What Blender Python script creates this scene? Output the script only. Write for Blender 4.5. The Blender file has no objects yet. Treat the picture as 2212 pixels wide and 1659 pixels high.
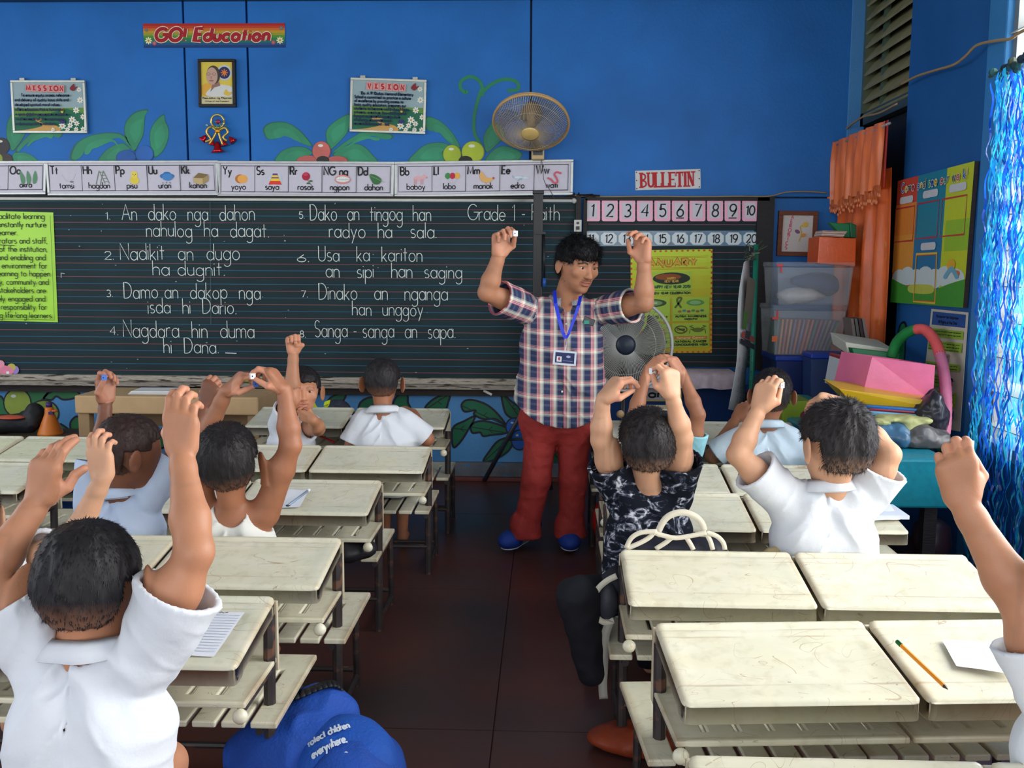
import bpy, bmesh, math, random
import numpy as np
from mathutils import Vector, Matrix
from mathutils.geometry import tessellate_polygon
random.seed(7)
rng = np.random.default_rng(7)
C = bpy.context.scene.collection
sc = bpy.context.scene
# ---------------------------------------------------------------- camera
FPX, CX, CY = 2100.0, 1106.0, 829.5
CAMZ = 1.33
yaw, pitch, roll = math.atan(74/2100), math.radians(7.0), 0.005
_f = Vector((-math.sin(yaw)*math.cos(pitch), math.cos(yaw)*math.cos(pitch), -math.sin(pitch)))
_r0 = Vector((math.cos(yaw), math.sin(yaw), 0)); _u0 = _r0.cross(_f)
_r = _r0*math.cos(roll) + _u0*math.sin(roll); _u = _u0*math.cos(roll) - _r0*math.sin(roll)
cam = bpy.data.cameras.new('camera'); camo = bpy.data.objects.new('camera', cam); C.objects.link(camo)
cam.sensor_width = 36; cam.lens = 36*FPX/2212; cam.clip_start = 0.05
m = Matrix.Identity(4)
for i, v in enumerate((_r, _u, -_f)):
    for j in range(3): m[j][i] = v[j]
m[2][3] = CAMZ
camo.matrix_world = m
sc.camera = camo
CAM = Vector((0, 0, CAMZ))
def ray(px, py): return _f*FPX + _r*(px-CX) - _u*(py-CY)
def PY(px, py, Y): d = ray(px, py); return CAM + d*(Y/d.y)
def PX(px, py, X): d = ray(px, py); return CAM + d*(X/d.x)
def PZ(px, py, z): d = ray(px, py); return CAM + d*((z-CAMZ)/d.z)
# ---------------------------------------------------------------- light
w = bpy.data.worlds.new('sky'); sc.world = w; w.use_nodes = True
bg = w.node_tree.nodes['Background']; bg.inputs[0].default_value = (0.86, 0.93, 1.0, 1); bg.inputs[1].default_value = 1.9
def area(name, loc, target, sx, sy, power, col=(1, 1, 1)):
    l = bpy.data.lights.new(name, 'AREA'); l.shape = 'RECTANGLE'; l.size = sx; l.size_y = sy; l.energy = power; l.color = col
    o = bpy.data.objects.new(name, l); C.objects.link(o); o.location = loc
    o.rotation_euler = (Vector(target)-Vector(loc)).to_track_quat('-Z', 'Z').to_euler(); return o
area('daylight_right_window', (2.6, 2.6, 1.75), (0.6, 2.9, 0.6), 1.9, 3.6, 275, (1.0, 0.985, 0.95))
area('daylight_left_windows', (-4.6, 2.2, 1.7), (0, 3.4, 0.9), 1.6, 4.5, 55, (0.95, 0.98, 1))
area('back_fill', (-0.3, -2.8, 1.55), (0, 4.5, 0.9), 5.0, 1.5, 88, (1, 0.99, 0.97))  # added soft fill from behind the camera, no windows are built there
sc.view_settings.view_transform = 'Standard'; sc.view_settings.look = 'None'
sc.view_settings.exposure = 0.0; sc.view_settings.gamma = 1.0; sc.view_settings.use_curve_mapping = False
try:
    sc.cycles.max_bounces = 6; sc.cycles.diffuse_bounces = 3; sc.cycles.caustics_reflective = False; sc.cycles.caustics_refractive = False
except Exception: pass
# ---------------------------------------------------------------- helpers
def lin(c):
    return tuple(((v/255)/12.92 if v/255 <= .04045 else ((v/255+.055)/1.055)**2.4) for v in c[:3])
def L4(c): return lin(c)+(1.0,)
_mats = {}
def mat(name, rough=.6, col=None, spec=.4, noise=0.0, nscale=8, bump=0.0, bscale=60, metal=0.0, coat=0.0, stretch=(1, 1, 1), trans=0.0, alpha=1.0, wear=None, sss=0):
    """plain colour (col) or the mesh's 'Col' attribute, with fine variation and relief"""
    key = name
    if key in _mats: return _mats[key]
    M = bpy.data.materials.new(name); M.use_nodes = True; nt = M.node_tree; N = nt.nodes; b = N['Principled BSDF']
    b.inputs['Roughness'].default_value = rough; b.inputs['Specular IOR Level'].default_value = spec; b.inputs['Metallic'].default_value = metal
    if coat: b.inputs['Coat Weight'].default_value = coat
    if trans: b.inputs['Transmission Weight'].default_value = trans
    if alpha < 1: b.inputs['Alpha'].default_value = alpha
    if sss:
        b.inputs['Subsurface Weight'].default_value = sss; b.inputs['Subsurface Radius'].default_value = (.01, .004, .002); b.inputs['Subsurface Scale'].default_value = 1
    if col is None:
        a = N.new('ShaderNodeAttribute'); a.attribute_name = 'Col'; out = a.outputs['Color']
    else:
        a = N.new('ShaderNodeRGB'); a.outputs[0].default_value = L4(col); out = a.outputs[0]
    tc = N.new('ShaderNodeTexCoord'); mp = N.new('ShaderNodeMapping'); nt.links.new(tc.outputs['Object'], mp.inputs[0]); mp.inputs['Scale'].default_value = stretch
    if noise:
        n = N.new('ShaderNodeTexNoise'); n.inputs['Scale'].default_value = nscale; n.inputs['Detail'].default_value = 6; nt.links.new(mp.outputs[0], n.inputs[0])
        mr = N.new('ShaderNodeMapRange'); mr.inputs[1].default_value = .25; mr.inputs[2].default_value = .75; mr.inputs[3].default_value = 1-noise; mr.inputs[4].default_value = 1+noise*.6
        nt.links.new(n.outputs[0], mr.inputs[0])
        mx = N.new('ShaderNodeVectorMath'); mx.operation = 'SCALE'; nt.links.new(out, mx.inputs[0]); nt.links.new(mr.outputs[0], mx.inputs['Scale']); out = mx.outputs[0]
    if wear:
        n = N.new('ShaderNodeTexNoise'); n.inputs['Scale'].default_value = wear[1]; n.inputs['Detail'].default_value = 8; nt.links.new(mp.outputs[0], n.inputs[0])
        cr = N.new('ShaderNodeValToRGB'); cr.color_ramp.elements[0].position = wear[2]; cr.color_ramp.elements[1].position = wear[2]+.08
        nt.links.new(n.outputs[0], cr.inputs[0])
        mx = N.new('ShaderNodeMix'); mx.data_type = 'RGBA'; nt.links.new(cr.outputs[0], mx.inputs[0]); nt.links.new(out, mx.inputs[6]); mx.inputs[7].default_value = L4(wear[0]); out = mx.outputs[2]
    nt.links.new(out, b.inputs['Base Color'])
    if bump:
        n = N.new('ShaderNodeTexNoise'); n.inputs['Scale'].default_value = bscale; n.inputs['Detail'].default_value = 4; nt.links.new(mp.outputs[0], n.inputs[0])
        bp = N.new('ShaderNodeBump'); bp.inputs['Strength'].default_value = bump; bp.inputs['Distance'].default_value = .01; nt.links.new(n.outputs[0], bp.inputs['Height']); nt.links.new(bp.outputs[0], b.inputs['Normal'])
    _mats[key] = M; return M
def link(name, me, parent=None, loc=(0, 0, 0)):
    o = bpy.data.objects.new(name, me); C.objects.link(o); o.location = loc
    if parent: o.parent = parent
    return o
def tag(o, label=None, cat=None, group=None, kind=None):
    for k, v in (('label', label), ('category', cat), ('group', group), ('kind', kind)):
        if v: o[k] = v
    return o
def thing(name, label, cat, loc=(0, 0, 0), rz=0, group=None):
    o = bpy.data.objects.new(name, None); C.objects.link(o); o.location = loc; o.rotation_euler = (0, 0, rz); o.empty_display_size = .05
    return tag(o, label, cat, group)
class MB:
    """mesh collector with a colour per face"""
    def __init__(s): s.v = []; s.f = []; s.c = []
    def add(s, vs, fs, col=(200, 200, 200)):
        b = len(s.v); s.v += [tuple(p) for p in vs]; lc = lin(col)
        for f in fs: s.f.append(tuple(i+b for i in f)); s.c.append(lc)
        return s
    def box(s, c, size, col=(200, 200, 200), rz=0, R=None):
        x, y, z = size[0]/2, size[1]/2, size[2]/2
        pts = [Vector((a*x, b*y, d*z)) for a in (-1, 1) for b in (-1, 1) for d in (-1, 1)]
        R = R or Matrix.Rotation(rz, 3, 'Z'); c = Vector(c)
        s.add([R@p+c for p in pts], [(0, 1, 3, 2), (4, 6, 7, 5), (0, 4, 5, 1), (2, 3, 7, 6), (0, 2, 6, 4), (1, 5, 7, 3)], col); return s
    def tube(s, pts, r, col=(80, 60, 50), n=8, cap=True):
        pts = [Vector(p) for p in pts]; rs = r if isinstance(r, (list, tuple)) else [r]*len(pts); vs = []; up = None
        for i, p in enumerate(pts):
            t = (pts[min(i+1, len(pts)-1)]-pts[max(i-1, 0)]).normalized()
            if up is None: up = t.orthogonal().normalized()
            up = (up - t*up.dot(t)).normalized(); b = t.cross(up)
            for k in range(n):
                a = 2*math.pi*k/n; vs.append(p+(up*math.cos(a)+b*math.sin(a))*rs[i])
        fs = [(i*n+k, i*n+(k+1) % n, (i+1)*n+(k+1) % n, (i+1)*n+k) for i in range(len(pts)-1) for k in range(n)]
        if cap: fs += [tuple(range(n))[::-1], tuple(range((len(pts)-1)*n, len(pts)*n))]
        s.add(vs, fs, col); return s
    def lathe(s, prof, c, axis=(0, 0, 1), n=20, col=(200, 200, 200)):
        ax = Vector(axis).normalized(); u = ax.orthogonal().normalized(); v = ax.cross(u); c = Vector(c)
        vs = [c+ax*h+(u*math.cos(2*math.pi*k/n)+v*math.sin(2*math.pi*k/n))*max(r, 1e-5) for r, h in prof for k in range(n)]
        fs = [(i*n+k, i*n+(k+1) % n, (i+1)*n+(k+1) % n, (i+1)*n+k) for i in range(len(prof)-1) for k in range(n)]
        s.add(vs, fs, col); return s
    def ball(s, c, r, col=(200, 200, 200), n=12):
        r = (r, r, r) if not isinstance(r, (tuple, list)) else r; c = Vector(c); vs = []; m_ = max(6, n//2+1)
        for i in range(m_+1):
            t = math.pi*i/m_
            for k in range(n):
                a = 2*math.pi*k/n; vs.append(c+Vector((r[0]*math.sin(t)*math.cos(a), r[1]*math.sin(t)*math.sin(a), r[2]*math.cos(t))))
        s.add(vs, [(i*n+k, (i+1)*n+k, (i+1)*n+(k+1) % n, i*n+(k+1) % n) for i in range(m_) for k in range(n)], col); return s
    def build(s, name, material, parent=None, smooth=False, bevel=0, label=None, sub=None):
        me = bpy.data.meshes.new(name)
        off = Vector((0, 0, 0)); p = parent
        vs = s.v
        if parent is not None and not getattr(s, 'local', False):
            q = parent; 
            while q is not None: off += q.location; q = q.parent
            vs = [(a[0]-off.x, a[1]-off.y, a[2]-off.z) for a in s.v]
        me.from_pydata(vs, [], s.f)
        at = me.attributes.new('Col', 'FLOAT_COLOR', 'CORNER')
        cnt = [len(f) for f in s.f]
        cols = np.ones((sum(cnt), 4), dtype=np.float32); cols[:, :3] = np.repeat(np.array(s.c, dtype=np.float32), cnt, axis=0)
        at.data.foreach_set('color', cols.ravel())
        if smooth: me.polygons.foreach_set('use_smooth', [True]*len(me.polygons))
        me.materials.append(material); me.update()
        o = link(name, me, parent)
        if bevel:
            md = o.modifiers.new('bevel', 'BEVEL'); md.width = bevel; md.segments = 2; md.limit_method = 'ANGLE'
        if label: o['label'] = label
        return o
def smooth_closed(pts, k=6):
    n = len(pts); out = []
    for i in range(n):
        p0, p1, p2, p3 = (pts[(i+j-1) % n] for j in range(4))
        for t in np.linspace(0, 1, k, endpoint=False):
            out.append(tuple(.5*((2*p1[a])+(-p0[a]+p2[a])*t+(2*p0[a]-5*p1[a]+4*p2[a]-p3[a])*t*t+(-p0[a]+3*p1[a]-3*p2[a]+p3[a])*t**3) for a in range(len(p1))))
    return out
def smooth_open(pts, k=6):
    P = [pts[0]]+list(pts)+[pts[-1]]; out = []
    for i in range(len(pts)-1):
        p0, p1, p2, p3 = P[i:i+4]
        for t in np.linspace(0, 1, k, endpoint=False):
            out.append(tuple(.5*((2*p1[a])+(-p0[a]+p2[a])*t+(2*p0[a]-5*p1[a]+4*p2[a]-p3[a])*t*t+(-p0[a]+3*p1[a]-3*p2[a]+p3[a])*t**3) for a in range(len(p1))))
    return out+[tuple(pts[-1])]
# ------------------------------------------------ flat print on a plane: 2-D shapes -> thin layers
class Sheet(MB):
    """origin O = lower-left corner, U right, V up, N out; 2-D coordinates in metres (or through self.map)"""
    def __init__(s, O, U, V, N=None, mp=None):
        super().__init__(); s.O = Vector(O); s.U = Vector(U).normalized(); s.V = Vector(V).normalized()
        s.N = Vector(N).normalized() if N is not None else s.U.cross(s.V).normalized(); s.h = .0012; s.map = mp
    def P(s, u, v):
        if s.map: u, v = s.map(u, v)
        return s.O+s.U*u+s.V*v+s.N*s.h
    def poly(s, pts, col, up=True):
        P = [s.P(*p) for p in pts]; tris = tessellate_polygon([P]); fs = []
        for t in tris:
            a, b, c = t
            nrm = (P[b]-P[a]).cross(P[c]-P[a])
            fs.append((a, b, c) if nrm.dot(s.N) >= 0 else (a, c, b))
        s.add(P, fs, col); 
        s.h += .00025 if up else .000012
    def blob(s, pts, col, k=5, up=True): s.poly(smooth_closed(pts, k), col, up)
    def rect(s, x0, y0, x1, y1, col, up=True): s.poly([(x0, y0), (x1, y0), (x1, y1), (x0, y1)], col, up)
    def rrect(s, x0, y0, x1, y1, r, col, up=True):
        pts = []
        for cx, cy, a0 in ((x1-r, y1-r, 0), (x0+r, y1-r, 90), (x0+r, y0+r, 180), (x1-r, y0+r, 270)):
            pts += [(cx+r*math.cos(math.radians(a0+a)), cy+r*math.sin(math.radians(a0+a))) for a in (0, 30, 60, 90)]
        s.poly(pts, col, up)
    def ell(s, cx, cy, rx, ry, col, n=20, rot=0, up=True):
        c_, s_ = math.cos(rot), math.sin(rot)
        s.poly([(cx+rx*math.cos(a)*c_-ry*math.sin(a)*s_, cy+rx*math.cos(a)*s_+ry*math.sin(a)*c_) for a in [2*math.pi*k/n for k in range(n)]], col, up)
    def line(s, pts, wd, col, closed=False, up=False):
        P = [s.P(*p) for p in pts]; 
        if closed: P.append(P[0]); 
        n = len(P)
        if n < 2: return
        vs = []
        for i in range(n):
            a, b = P[max(i-1, 0)], P[min(i+1, n-1)]
            if closed and i in (0, n-1): a, b = P[n-2], P[1]
            t = (b-a)
            if t.length < 1e-9: t = s.U.copy()
            t.normalize(); e = s.N.cross(t)
            k = 1.0
            if 0 < i < n-1:
                t2 = (P[i+1]-P[i]); 
                if t2.length > 1e-9: k = min(1.6, 1/max(.4, abs(t2.normalized().dot(t))))
            vs += [P[i]+e*wd*.5*k, P[i]-e*wd*.5*k]
        s.add(vs, [(2*i, 2*i+1, 2*i+3, 2*i+2) for i in range(n-1)], col)
        s.h += .00025 if up else .000012
# ------------------------------------------------ single-stroke letters
def A_(cx, cy, rx, ry, a0, a1, n=None):
    n = n or max(4, int(abs(a1-a0)/22)); return [(cx+rx*math.cos(math.radians(a)), cy+ry*math.sin(math.radians(a))) for a in np.linspace(a0, a1, n+1)]
O_ = lambda cx=.25, cy=.27, rx=.25, ry=.27: A_(cx, cy, rx, ry, 0, 360, 18)
FONT = {
 'a': (.5, [O_(), [(.5, .55), (.5, 0)]]), 'b': (.5, [[(0, 1), (0, 0)], O_()]), 'c': (.45, [A_(.26, .27, .26, .27, 45, 315)]),
 'd': (.5, [O_(), [(.5, 1), (.5, 0)]]), 'e': (.5, [[(.01, .28), (.5, .28)]+A_(.25, .27, .25, .27, 0, 318)]),
 'f': (.3, [[(.34, .93), (.27, 1), (.18, .97), (.14, .85), (.14, 0)], [(0, .55), (.3, .55)]]),
 'g': (.5, [O_(), [(.5, .55), (.5, -.18)]+A_(.25, -.18, .25, .22, 0, -150)]), 'h': (.44, [[(0, 1), (0, 0)], [(0, .25)]+A_(.22, .33, .22, .22, 180, 0)+[(.44, 0)]]),
 'i': (.02, [[(0, .55), (0, 0)], [(0, .74), (0, .8)]]), 'j': (.15, [[(.13, .55), (.13, -.2)]+A_(0, -.2, .13, .18, 0, -110), [(.13, .74), (.13, .8)]]),
 'k': (.4, [[(0, 1), (0, 0)], [(.36, .55), (0, .2)], [(.12, .3), (.4, 0)]]), 'l': (.02, [[(0, 1), (0, 0)]]),
 'm': (.72, [[(0, .55), (0, 0)], [(0, .25)]+A_(.18, .36, .18, .19, 180, 0)+[(.36, 0)], [(.36, .25)]+A_(.54, .36, .18, .19, 180, 0)+[(.72, 0)]]),
 'n': (.42, [[(0, .55), (0, 0)], [(0, .25)]+A_(.21, .34, .21, .21, 180, 0)+[(.42, 0)]]), 'o': (.52, [O_(.26)]),
 'p': (.5, [[(0, .55), (0, -.4)], O_()]), 'q': (.5, [O_(), [(.5, .55), (.5, -.4)]]), 'r': (.28, [[(0, .55), (0, 0)], [(0, .3)]+A_(.2, .34, .2, .21, 180, 65)]),
 's': (.36, [A_(.18, .41, .16, .14, 45, 270)+A_(.18, .135, .18, .135, 90, -140)]), 't': (.32, [[(.15, .85), (.15, 0)], [(0, .55), (.32, .55)]]),
 'u': (.42, [[(0, .55), (0, .2)]+A_(.21, .21, .21, .21, 180, 360)+[(.42, .55)], [(.42, .55), (.42, 0)]]), 'v': (.44, [[(0, .55), (.22, 0), (.44, .55)]]),
 'w': (.66, [[(0, .55), (.17, 0), (.33, .55), (.5, 0), (.66, .55)]]), 'x': (.42, [[(0, .55), (.42, 0)], [(.42, .55), (0, 0)]]),
 'y': (.44, [[(0, .55), (.22, .02)], [(.44, .55), (.08, -.38)]]), 'z': (.42, [[(0, .55), (.42, .55), (0, 0), (.42, 0)]]),
 'A': (.7, [[(0, 0), (.35, 1), (.7, 0)], [(.13, .36), (.57, .36)]]), 'B': (.52, [[(0, 0), (0, 1), (.25, 1)]+A_(.25, .76, .23, .24, 90, -90)+[(0, .52)], [(.25, .52)]+A_(.26, .26, .26, .26, 90, -90)+[(0, 0)]]),
 'C': (.74, [A_(.42, .5, .42, .5, 45, 315)]), 'D': (.62, [[(0, 0), (0, 1), (.2, 1)]+A_(.2, .5, .42, .5, 90, -90)+[(0, 0)]]),
 'E': (.46, [[(.46, 1), (0, 1), (0, 0), (.46, 0)], [(0, .52), (.42, .52)]]), 'F': (.44, [[(.44, 1), (0, 1), (0, 0)], [(0, .52), (.4, .52)]]),
 'G': (.8, [A_(.44, .5, .44, .5, 45, 360, 20)+[(.5, .5)]]), 'H': (.58, [[(0, 0), (0, 1)], [(.58, 0), (.58, 1)], [(0, .52), (.58, .52)]]), 'I': (.02, [[(0, 0), (0, 1)]]),
 'J': (.4, [[(.4, 1), (.4, .2)]+A_(.2, .2, .2, .2, 0, -180)]), 'K': (.54, [[(0, 0), (0, 1)], [(.5, 1), (0, .42)], [(.16, .6), (.54, 0)]]), 'L': (.42, [[(0, 1), (0, 0), (.42, 0)]]),
 'M': (.78, [[(0, 0), (.08, 1), (.39, .15), (.7, 1), (.78, 0)]]), 'N': (.6, [[(0, 0), (0, 1), (.6, 0), (.6, 1)]]), 'O': (.86, [A_(.43, .5, .43, .5, 0, 360, 24)]),
 'P': (.5, [[(0, 0), (0, 1), (.24, 1)]+A_(.24, .74, .26, .26, 90, -90)+[(0, .48)]]), 'Q': (.88, [A_(.43, .5, .43, .5, 0, 360, 24), [(.55, .25), (.88, 0)]]),
 'R': (.52, [[(0, 0), (0, 1), (.24, 1)]+A_(.24, .74, .25, .26, 90, -90)+[(0, .48)], [(.24, .48), (.52, 0)]]), 'S': (.5, [A_(.25, .75, .22, .25, 35, 270)+A_(.25, .25, .25, .25, 90, -145)]),
 'T': (.54, [[(0, 1), (.54, 1)], [(.27, 1), (.27, 0)]]), 'U': (.56, [[(0, 1), (0, .28)]+A_(.28, .28, .28, .28, 180, 360)+[(.56, 1)]]), 'V': (.62, [[(0, 1), (.31, 0), (.62, 1)]]),
 'W': (.96, [[(0, 1), (.24, 0), (.48, 1), (.72, 0), (.96, 1)]]), 'X': (.56, [[(0, 1), (.56, 0)], [(.56, 1), (0, 0)]]), 'Y': (.56, [[(0, 1), (.28, .5), (.56, 1)], [(.28, .5), (.28, 0)]]), 'Z': (.54, [[(0, 1), (.54, 1), (0, 0), (.54, 0)]]),
 '0': (.56, [A_(.28, .5, .28, .5, 0, 360, 20)]), '1': (.22, [[(0, .8), (.18, 1), (.18, 0)]]), '2': (.5, [A_(.25, .74, .24, .26, 165, -35)+[(0, 0), (.52, 0)]]),
 '3': (.5, [A_(.23, .75, .23, .25, 140, -90)+A_(.23, .26, .27, .26, 90, -140)]), '4': (.56, [[(.42, 0), (.42, 1), (0, .32), (.56, .32)]]), '5': (.5, [[(.46, 1), (.08, 1), (.04, .56)]+A_(.23, .32, .27, .32, 130, -145)]),
 '6': (.52, [[(.4, 1)]+A_(.26, .29, .26, .29, 140, 500, 18)]), '7': (.5, [[(0, 1), (.5, 1), (.16, 0)]]), '8': (.5, [A_(.25, .76, .21, .24, -90, 270, 16), A_(.25, .26, .25, .26, 90, 450, 16)]), '9': (.52, [A_(.26, .71, .26, .29, 0, 360, 18)+[(.46, .4), (.2, 0)]]),
 '.': (.06, [[(0, .0), (.06, .04)]]), ',': (.06, [[(.06, .06), (0, -.12)]]), '-': (.26, [[(0, .38), (.26, .38)]]), '!': (.04, [[(0, 1), (0, .3)], [(0, .08), (0, 0)]]), ' ': (.3, []), '_': (.5, [[(0, 0), (.5, 0)]]), "'": (.04, [[(0, 1), (0, .8)]]),
}
def text_w(t, size, gap=.16, sx=1): return (sum(FONT.get(c, FONT[' '])[0]+gap for c in t)-gap)*size*sx
def write(sh, t, x, y, size, wd, col, gap=.16, sx=1, slant=0, align='l', wob=0, width=None, cols=None):
    if width: sx = width/max(1e-6, text_w(t, size, gap, 1))
    W_ = text_w(t, size, gap, sx)
    if align == 'c': x -= W_/2
    if align == 'r': x -= W_
    for i, c in enumerate(t):
        wd_, st = FONT.get(c, FONT[' ']); dy = random.uniform(-wob, wob)*size; sc_ = 1+random.uniform(-wob, wob)
        for s_ in st:
            sh.line([(x+(p[0]*sx+slant*p[1])*size*sc_, y+dy+p[1]*size*sc_) for p in s_], wd, cols[i % len(cols)] if cols else col)
        x += (wd_+gap)*size*sx
    sh.h += .0002
    return x
# ================================================================ ROOM
D = 5.95; XR = 1.82
paint = mat('wall_paint', .55, spec=.35, noise=.16, nscale=3.0, bump=.12, bscale=55)
wood = mat('worn_wood', .6, noise=.3, nscale=14, bump=.3, bscale=30, stretch=(1, 1, 6))
rough = mat('matte', .75, noise=.08, nscale=20, bump=.05, bscale=120)
satin = mat('satin_paint', .4, noise=.1, nscale=10)
gloss = mat('gloss_plastic', .22, spec=.5)
prt = mat('print', .5, spec=.3, noise=.04, nscale=30)
lam = mat('laminated_print', .25, spec=.5)
metal = mat('brushed_metal', .35, metal=.85)
alu = mat('aluminium', .38, metal=.6, noise=.1, nscale=30)
BLUE, LBLUE, DBLUE = (24, 106, 184), (74, 136, 190), (16, 62, 118)
def st(o): o['kind'] = 'structure'; return o
# floor: red-brown waxed cement, large scored squares
fm = bpy.data.materials.new('waxed_cement'); fm.use_nodes = True; nt = fm.node_tree; N = nt.nodes; b = N['Principled BSDF']
tc = N.new('ShaderNodeTexCoord'); n1 = N.new('ShaderNodeTexNoise'); n1.inputs['Scale'].default_value = 1.6; n1.inputs['Detail'].default_value = 8
n2 = N.new('ShaderNodeTexNoise'); n2.inputs['Scale'].default_value = 60; cr = N.new('ShaderNodeValToRGB')
cr.color_ramp.elements[0].position = .3; cr.color_ramp.elements[0].color = L4((50, 44, 46)); cr.color_ramp.elements[1].position = .72; cr.color_ramp.elements[1].color = L4((92, 46, 36))
mr = N.new('ShaderNodeMapRange'); mr.inputs[3].default_value = .22; mr.inputs[4].default_value = .5
for a, c in ((tc.outputs['Object'], n1.inputs[0]), (tc.outputs['Object'], n2.inputs[0]), (n1.outputs[0], cr.inputs[0]), (cr.outputs[0], b.inputs['Base Color']), (n1.outputs[0], mr.inputs[0]), (mr.outputs[0], b.inputs['Roughness'])): nt.links.new(a, c)
bp = N.new('ShaderNodeBump'); bp.inputs['Strength'].default_value = .12; nt.links.new(n2.outputs[0], bp.inputs['Height']); nt.links.new(bp.outputs[0], b.inputs['Normal'])
fl = MB().box((-1.2, 1.2, -.06), (8.6, 9.6, .1)).build('floor', mat('floor_joint', .8, (96, 62, 54))); st(fl)
g = PZ(1110, 1196, 0); g2 = PZ(1100, 1274, 0); jx, jy, S = g.x, g2.y, 1.22
me0 = None
for i in range(-5, 3):
    for j in range(-4, 4):
        x0, x1 = jx+i*S+.002, jx+(i+1)*S-.002; y0, y1 = jy+j*S+.002, jy+(j+1)*S-.002
        x0, x1, y0, y1 = max(x0, -5.5), min(x1, 3.1), max(y0, -3.6), min(y1, D)
        if x1 <= x0 or y1 <= y0: continue
        MB().box(((x0+x1)/2, (y0+y1)/2, -.005), (x1-x0, y1-y0, .01)).build('floor_slab', fm, fl)
# front wall: a dark core with plywood sheets fixed to it
wf = st(MB().box((-1.6, D+.09, 1.5), (7.1, .1, 3.1), (14, 46, 84)).build('wall_front', paint))
seams = [-5.1, PY(-330, 200, D).x, PY(400, 170, D).x, PY(536, 170, D).x, PY(1147, 100, D).x, XR]
for a, b_ in zip(seams, seams[1:]):
    MB().box(((a+b_)/2, D+.02, 2.32), (b_-a-.012, .04, 1.16), BLUE).build('wall_panel', paint, wf, bevel=.002)
MB().box((-1.64, D+.02, 1.17), (6.9, .04, 1.12), BLUE).build('wall_panel', paint, wf)
lowx = PY(1262, 900, D).x
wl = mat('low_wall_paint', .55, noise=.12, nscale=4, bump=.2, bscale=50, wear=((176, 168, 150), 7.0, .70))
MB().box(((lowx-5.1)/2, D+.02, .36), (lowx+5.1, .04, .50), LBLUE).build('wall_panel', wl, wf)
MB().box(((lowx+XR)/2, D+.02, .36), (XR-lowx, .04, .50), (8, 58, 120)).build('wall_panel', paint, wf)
st(MB().box((-1.64, D-.012, .065), (6.92, .045, .09), (96, 100, 108)).build('baseboard_front', mat('scuffed_cement', .8, noise=.4, nscale=9, bump=.4, bscale=30, wear=((58, 112, 160), 14, .56))))
st(MB().box((-1.64, D-.03, .012), (6.92, .09, .024), (104, 52, 46)).build('trim_1', mat('red_wax', .5, noise=.3, nscale=8), bevel=.004))
st(MB().box((-1.6, D-.02, PY(300, 4, D).z+.05), (7, .08, .1), (26, 40, 58)).build('trim_2', satin))
st(MB().box((-1.2, 1.6, 3.1), (8.6, 8.9, .08), (196, 204, 206)).build('ceiling', rough))
# left wall with wide window openings (beyond the frame)
m_ = MB(); m_.box((-5.2, 1.2, .45), (.12, 9.6, .9), BLUE).box((-5.2, 1.2, 2.85), (.12, 9.6, .45), BLUE)
for y in (5.7, 3.2, .6, -2.0): m_.box((-5.2, y, 1.75), (.12, .5, 1.8), BLUE)
st(m_.build('wall_left', paint))
# right wall
def yx(px): return XR*(FPX)/((px-1180))   # depth at which a pixel column meets the right wall (near the horizon)
yc, yd, yp0, yp1 = D, PX(1845, 420, XR).y, PX(1950, 420, XR).y, PX(2119, 420, XR).y
yw = PX(2160, 300, XR).y
m_ = MB()
m_.box((XR+.06, (yd+yp0)/2, .26), (.1, yd-yp0, .52), BLUE)
m_.box((XR+.05, (yp0+yp1)/2, 1.5), (.1, yp0-yp1, 3.0), (32, 94, 158))
m_.box((XR+.05, (yw-3.4)/2, .29), (.1, yw+3.4, .58), (28, 84, 140))
m_.box((XR+.05, (yw-3.4)/2, 2.93), (.1, yw+3.4, .25), (28, 90, 150))
m_.box((XR+.05, -2.6, 1.7), (.1, 1.6, 2.3), (28, 90, 150))
wr = st(m_.build('wall_right', paint))
MB().box((XR-.01, (yc+yd)/2, 1.5), (.1, yc-yd, 3.0), (72, 136, 196)).build('corner_post', paint, wr, bevel=.006)
MB().box((XR+.07, (yp1+yw)/2, 1.5), (.155, yp1-yw+.03, 3.0), (60, 132, 192)).build('window_post', paint, wr, bevel=.01)
# near-black panel standing in for the dark beyond the far opening, louvred transom above
zt = PX(1945, 232, XR).z
d1 = st(MB().box((XR+.09, (yd+yp0)/2, zt/2+.26), (.05, yd-yp0, zt-.54), (22, 20, 24)).build('dark_doorway_panel', wood))
m_ = MB(); fr = (88, 96, 74)
m_.box((XR+.05, (yd+yp0)/2, zt+.035), (.07, yd-yp0, .07), (60, 74, 66)).box((XR+.05, yd-.025, (zt+3)/2), (.07, .05, 3-zt), fr).box((XR+.05, yd-.28, (zt+3)/2), (.03, .03, 3-zt), (78, 96, 78))
w2 = st(m_.build('window_2', satin))
z = zt+.10
while z < 2.98:
    MB().box((XR+.055, (yd+yp0)/2-.02, z), (.012, yd-yp0-.05, .135), (158, 150, 108), R=Matrix.Rotation(math.radians(38), 3, 'Y')).build('louver', mat('louver_paint', .5, noise=.25, nscale=9), w2)
    z += .078
MB().box((XR+.13, (yd+yp0)/2, (zt+3)/2), (.01, yd-yp0+.6, 3.1-zt), (70, 66, 46)).build('sky_block_board', rough, w2)  # board added behind the slats to block sky light leaking through
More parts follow.
